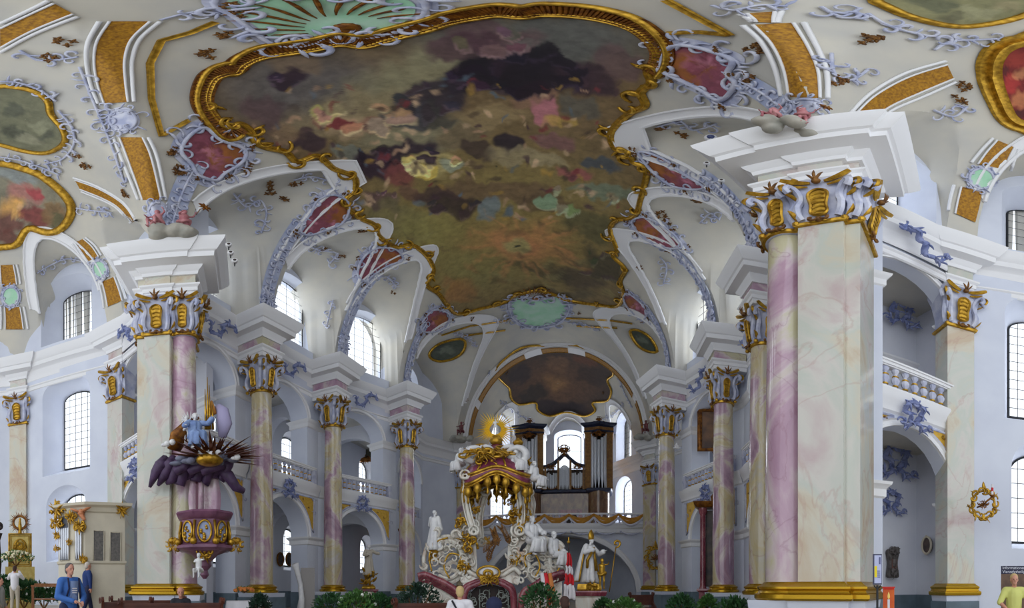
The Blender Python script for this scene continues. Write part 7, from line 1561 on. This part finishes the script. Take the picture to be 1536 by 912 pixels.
# stone epitaph
c = at(1339, 845, 16.4); t = thing('stone_epitaph', 'brown-grey carved stone epitaph on the wall right of the large pier', 'relief', c, -PI / 2)
mb = MB(); P = smooth_poly([(-.24, .45), (-.1, .52), (0, .5), (.1, .52), (.24, .45), (.2, .2), (.17, 0), (.2, -.25), (.22, -.5), (.05, -.52), (-.05, -.52), (-.22, -.5), (-.2, -.25), (-.17, 0), (-.2, .2)], 3); n = len(P)
mb.add([Vector((.08, x, z)) for x, z in P] + [Vector((-.1, x, z)) for x, z in P], [tuple(range(n))] + [(k, (k + 1) % n, n + (k + 1) % n, n + k) for k in range(n)]); localpart(mb, 'slab', STO, t, 30)
mb = MB(); rocaille(mb, (.1, 0, .38), UX, .26, 2, 8, .1); rocaille(mb, (.1, 0, -.38), UX, .24, 3, 8, .1); mb.ball((.1, 0, .22), (.06, .07, .08)); mb.ball((.1, 0, .02), (.07, .09, .18)); localpart(mb, 'carved_relief', STO, t, 180)
mb = MB(); mb.box((.085, 0, -.02), (.03, .2, .36)); localpart(mb, 'inscription_panel', mat('reddish_panel', (112, 78, 70), .6), t, 0)
# gilded wall sconce wreath on the right transept pilaster and its small sisters
def wreath(label, px, py, r, S, candle=False):
    c = at(px, py, r); t = thing('gilt_sconce', label, 'sconce', c, tocam(c), 'gilded sconces'); mb = MB(); R = random.Random(int(px))
    for k in range(14):
        a = 2 * PI * k / 14; p = Vector((.03, S * .36 * math.cos(a), S * .45 * math.sin(a))); T_ = Vector((0, -math.sin(a), math.cos(a))); scroll(mb, p, T_, Vector((0, math.cos(a), math.sin(a))), UX, S * .14, R.uniform(0, 6), R.choice((1, -1)), .9, S * .035)
        if k % 2: leaf(mb, p, Vector((0, math.cos(a), math.sin(a))) + T_ * .5, UX, S * .22, S * .03)
    mb.tube([Vector((.03, S * .36 * math.cos(a), S * .45 * math.sin(a))) for a in np.linspace(0, 2 * PI, 29)[:-1]], S * .04, 6, closed=True); leaf(mb, Vector((.03, 0, S * .45)), UZ, UX, S * .3, S * .05)
    localpart(mb, 'gilt_wreath', GOLD, t, 180)
    mb = MB(); mb.tube([(.05, -.2 * S, -.1 * S), (.2 * S, 0, -.05 * S), (.3 * S, .1 * S, .05 * S), (.28 * S, .28 * S, .2 * S)], S * .03, 6); mb.lathe([(.02, 0), (.08 * S, .03), (.09 * S, .06)], (.28 * S, .28 * S, .2 * S), 8); rocaille(mb, (.12 * S, 0, -.02), UX, .2 * S, 5, 5, .1); localpart(mb, 'arm', GOLDD, t, 180)
    if candle:
        for k, m_ in enumerate((WSH, RED, WSH)): mb = MB(); mb.lathe([(.035, 0), (.035, .11)], (.28 * S, .28 * S, .27 * S + k * .11), 8); localpart(mb, 'candle_band', m_, t, 30)
wreath('large gilded wreath sconce with red and white candle on the right transept pilaster', 1475, 757, 13.75, .95, True); wreath('small gilded sconce on the pilaster beside the organ arch, right side', 983, 836, 39.6, 2.0)
# small dark medallions and door ornament under the gallery
for x, lb in ((3.3, 'small round dark medallion left of the far door under the organ gallery'), (7.0, 'small round dark medallion right of the far door under the organ gallery')):
    mb = MB(); mb.lathe([(.36, 0), (.3, .06), (.05, .08)], (0, 0, 0), 16); mb.v = [(x + a, 51.22 - c_, 3.4 + b * 1.2) for a, b, c_ in mb.v]; tag(mb.build('wall_medallion', DPI, None), lb, 'medallion', 'far medallions')
# ------------------------------------------------------------------ sign stand, candle banner, information board
def text(body, size, loc, rz, m_, parent, name='lettering', align='CENTER'):
    cu = bpy.data.curves.new(name, 'FONT'); cu.body = body; cu.size = size; cu.align_x = align; cu.extrude = .002; tmp = bpy.data.objects.new('tmp', cu); COL.objects.link(tmp)
    me = bpy.data.meshes.new_from_object(tmp.evaluated_get(bpy.context.evaluated_depsgraph_get())); bpy.data.objects.remove(tmp); o = bpy.data.objects.new(name, me); COL.objects.link(o); me.materials.clear(); me.materials.append(m_)
    if parent: o.parent = parent
    o.location = loc; o.rotation_euler = (PI / 2, 0, rz); return o
q = flat(1316, 6.4, 0); t = thing('sign_stand', 'slim standing sign panel with yellow notice in front of the large right pier', 'sign', q, tocam(q))
zt = lambda y, r=6.4: 1.4 + r * math.tan((HY - y) / FF)
mb = MB(); mb.lathe([(.2, 0), (.2, .02), (.03, .04)], n=20); localpart(mb, 'foot', IRON, t, 30)
mb = MB(); mb.tube([(0, 0, .02), (0, 0, zt(878))], .016, 8); mb.tube([(0, -.05, zt(878)), (0, -.02, zt(882)), (0, .02, zt(882)), (0, .05, zt(878))], .01, 5); localpart(mb, 'pole', IRON, t, 30)
mb = MB(); mb.box((-.02, 0, (zt(831) + zt(877)) / 2), (.05, .13, zt(831) - zt(877))); localpart(mb, 'panel_case', mat('sign_case', (70, 72, 96), .4), t, 0)
mb = MB(); mb.box((.008, .008, (zt(832) + zt(876)) / 2), (.012, .10, zt(832) - zt(876) - .02)); localpart(mb, 'panel_face', mat('sign_face', (186, 192, 226), .5), t, 0)
mb = MB(); mb.box((.017, -.022, (zt(849) + zt(866)) / 2), (.006, .035, zt(849) - zt(866))); localpart(mb, 'yellow_notice', mat('notice_yellow', (236, 214, 40), .6), t, 0)
mb = MB(); mb.box((.017, .035, zt(841)), (.006, .022, .1))
for k in range(8): mb.box((.017, .02, zt(856) - .014 * k), (.006, .04, .004))
localpart(mb, 'printed_lines', mat('sign_print', (96, 100, 140), .6), t, 0)
q = flat(1333, 6.8, 0); t = thing('candle_banner', 'orange banner with a burning candle picture next to the sign stand', 'banner', q, tocam(q)); zt = lambda y, r=6.8: 1.4 + r * math.tan((HY - y) / FF)
ORG = mat('banner_field', (214, 104, 40), .6, rgb2=(190, 70, 34), scale=4)
mb = MB(); mb.box((0, 0, zt(900)), (.02, .17, zt(881) - zt(919))); localpart(mb, 'banner_field', ORG, t, 0)
mb = MB(); mb.box((.005, 0, zt(881)), (.035, .19, .02)); mb.box((.012, 0, zt(883)), (.004, .16, .03)); localpart(mb, 'red_header', mat('banner_red', (206, 44, 30), .6), t, 0)
mb = MB(); mb.box((.013, 0, zt(909)), (.006, .035, .2)); localpart(mb, 'painted_candle', WSH, t, 0)
mb = MB(); mb.lathe([(.002, -.05), (.02, -.02), (.016, .02), (.002, .06)], (0, 0, 0), 8); mb.v = [(.013 + x * .2, y, z + zt(894)) for x, y, z in mb.v]; localpart(mb, 'painted_flame', mat('flame_paint', (250, 214, 120), .6), t)
mb = MB(); mb.tube([(0, 0, .02), (0, 0, zt(918))], .012, 6); mb.lathe([(.15, 0), (.15, .015), (.02, .02)], n=16); localpart(mb, 'stand', IRON, t, 30)
q = flat(1527, 9.6, 0); t = thing('information_board', 'dark information board with white heading behind the woman at the right edge', 'board', q, tocam(q)); zt = lambda y, r=9.6: 1.4 + r * math.tan((HY - y) / FF)
mb = MB(); mb.box((0, 0, zt(855)), (.04, .72, zt(849) - zt(861))); localpart(mb, 'header', mat('board_navy', (34, 36, 66), .5), t, 0)
mb = MB(); mb.box((0, 0, (zt(861) + .4) / 2), (.035, .72, zt(861) - .4)); localpart(mb, 'photo_panel', mat('board_brown', (120, 96, 80), .6, rgb2=(96, 76, 66), scale=5), t, 0)
WT = mat('letter_white', (226, 228, 240), .6)
text('Informationen', .085, (.025, -.33, zt(853.8)), PI / 2, WT, t, align='LEFT'); text('Vierzehnheiligen', .085, (.025, -.33, zt(859.5)), PI / 2, WT, t, align='LEFT')
for s_ in (-.3, .3): mb = MB(); mb.box((0, s_, .25), (.05, .05, .5)); localpart(mb, 'leg', IRON, t, 0)
# cameras and spotlights on the cornices
c = at(1066, 207, 12.4); mb = MB(); mb.ball((0, 0, 0), .19, 16, 10); o = thing('dome_camera', 'white dome camera on the cornice edge left of the large right pier', 'camera', c, tocam(c)); localpart(mb, 'housing', STAT, o)
mb = MB(); mb.ball((.1, 0, -.06), .12, 12, 8); localpart(mb, 'lens', mat('camera_lens', (60, 70, 110), .1), o); mb = MB(); mb.lathe([(.1, -.35), (.08, 0)], n=10); localpart(mb, 'bracket', STAT, o)
for i, (px, py, r, lb) in enumerate([(343, 368, 13.7, 'upper spotlight on the cornice of the pulpit pier'), (346, 380, 13.7, 'middle spotlight on the cornice of the pulpit pier'), (352, 392, 13.7, 'lowest spotlight on the cornice of the pulpit pier'), (1346, 216, 10.4, 'top spotlight on the right edge of the large pier cornice'), (1356, 240, 10.6, 'second spotlight on the right edge of the large pier cornice'), (1361, 248, 10.8, 'lowest spotlight on the right edge of the large pier cornice'), (1060, 246, 12.8, 'spotlight under the dome camera'), (1082, 272, 13, 'small spotlight left below the dome camera')]):
    c = at(px, py, r); o = thing('spotlight', 'small white ' + lb, 'lamp', c, tocam(c), 'cornice spotlights'); mb = MB(); mb.lathe([(.05, -.12), (.09, -.05), (.1, .08), (.08, .1)], n=12); mb.v = [(z, y, x) for x, y, z in mb.v]; localpart(mb, 'housing', STAT, o)
    mb = MB(); mb.ball((.09, 0, 0), (.02, .065, .065), 10, 6); localpart(mb, 'lens', DARK, o); mb = MB(); mb.tube([(0, 0, -.25), (0, 0, 0)], .02, 6); localpart(mb, 'bracket', IRON, o)
c = at(1015, 672, 25.6); mb = MB(); mb.lathe([(.12, 0), (.1, .15), (.04, .3)], c, 10); mb.ball(c, (.2, .12, .08)); tag(mb.build('loudspeaker', STAT, None), 'small white loudspeaker on the shaft of the third right column', 'speaker')
# holy water shell and white table beside the pulpit
q = flat(372, 15.5, 0); t = thing('cloth_covered_table', 'small table with white cloth and flowers right of the pulpit', 'table', q, tocam(q)); mb = MB(); skirt(mb, [((0, 0, .92), .05, .05, 0), ((0, 0, .92), .5, .75, .01), ((0, 0, .75), .52, .78, .04), ((0, 0, .3), .55, .82, .07)], 9, 2); localpart(mb, 'tablecloth', WSH, t, 60)
mb = MB(); mb.box((0, 0, .45), (.7, 1.0, .88)); localpart(mb, 'frame', BRWD, t, 0)
q2 = at(366, 886, 15.4); bush('flower_bowl', 'orange and white flower bowl on the cloth-covered table', 'flowers', q2 - Vector((0, 0, .12)), .4, .22, .2, 60, GRN3, 77, False, None, .08, (mat('orange_blossom', (214, 130, 60), .6), 40), 0)
q = flat(449, 19, 0); t = thing('stone_confessional_side', 'curved white scroll console standing in front of a grey panel in the first left arch', 'furniture', q, tocam(q)); t.name = 'scroll_console'
mb = MB(); mb.tube([(0, 0, .0), (.1, .1, .9), (0, .05, 1.5), (-.05, -.1, 2.1), (.05, -.18, 2.35)], [.2, .12, .1, .12, .16], 8); localpart(mb, 'scroll', STAT, t, 180); mb = MB(); mb.box((-.2, .35, 1.1), (.1, .6, 2.2)); localpart(mb, 'panel', mat('warm_grey_panel', (146, 142, 140), .6), t, 0)
# ------------------------------------------------------------------ camera, light
cd = bpy.data.cameras.new('camera'); cam = bpy.data.objects.new('camera', cd); COL.objects.link(cam)
cam.location = CAMP; cam.rotation_euler = (PI / 2, 0, 0)
cd.type = 'PANO'; cd.panorama_type = 'EQUIRECTANGULAR'
cd.longitude_min = (0 - XV) / FF; cd.longitude_max = (1536 - XV) / FF
cd.latitude_min = (HY - 912) / FF; cd.latitude_max = HY / FF
bpy.context.scene.camera = cam
sc = bpy.context.scene
w = bpy.data.worlds.new('sky'); sc.world = w; w.use_nodes = True; bg = w.node_tree.nodes['Background']
bg.inputs['Color'].default_value = (.89, .94, 1.0, 1); bg.inputs['Strength'].default_value = 1.6
def arealight(name, loc, tgt, size, power, color=(.9, .95, 1)):
    ld = bpy.data.lights.new(name, 'AREA'); ld.shape = 'RECTANGLE'; ld.size, ld.size_y = size; ld.energy = power; ld.color = color
    o = bpy.data.objects.new(name, ld); COL.objects.link(o); o.location = loc
    o.rotation_euler = (Vector(tgt) - Vector(loc)).to_track_quat('-Z', 'Y').to_euler(); return o
sc.view_settings.view_transform = 'Standard'; sc.view_settings.look = 'None'; sc.view_settings.gamma = 1; sc.view_settings.use_curve_mapping = False
sc.view_settings.exposure = 0.0
sc.cycles.use_denoising = True
sc.cycles.max_bounces = 6; sc.cycles.diffuse_bounces = 4; sc.cycles.glossy_bounces = 2; sc.cycles.transparent_max_bounces = 12
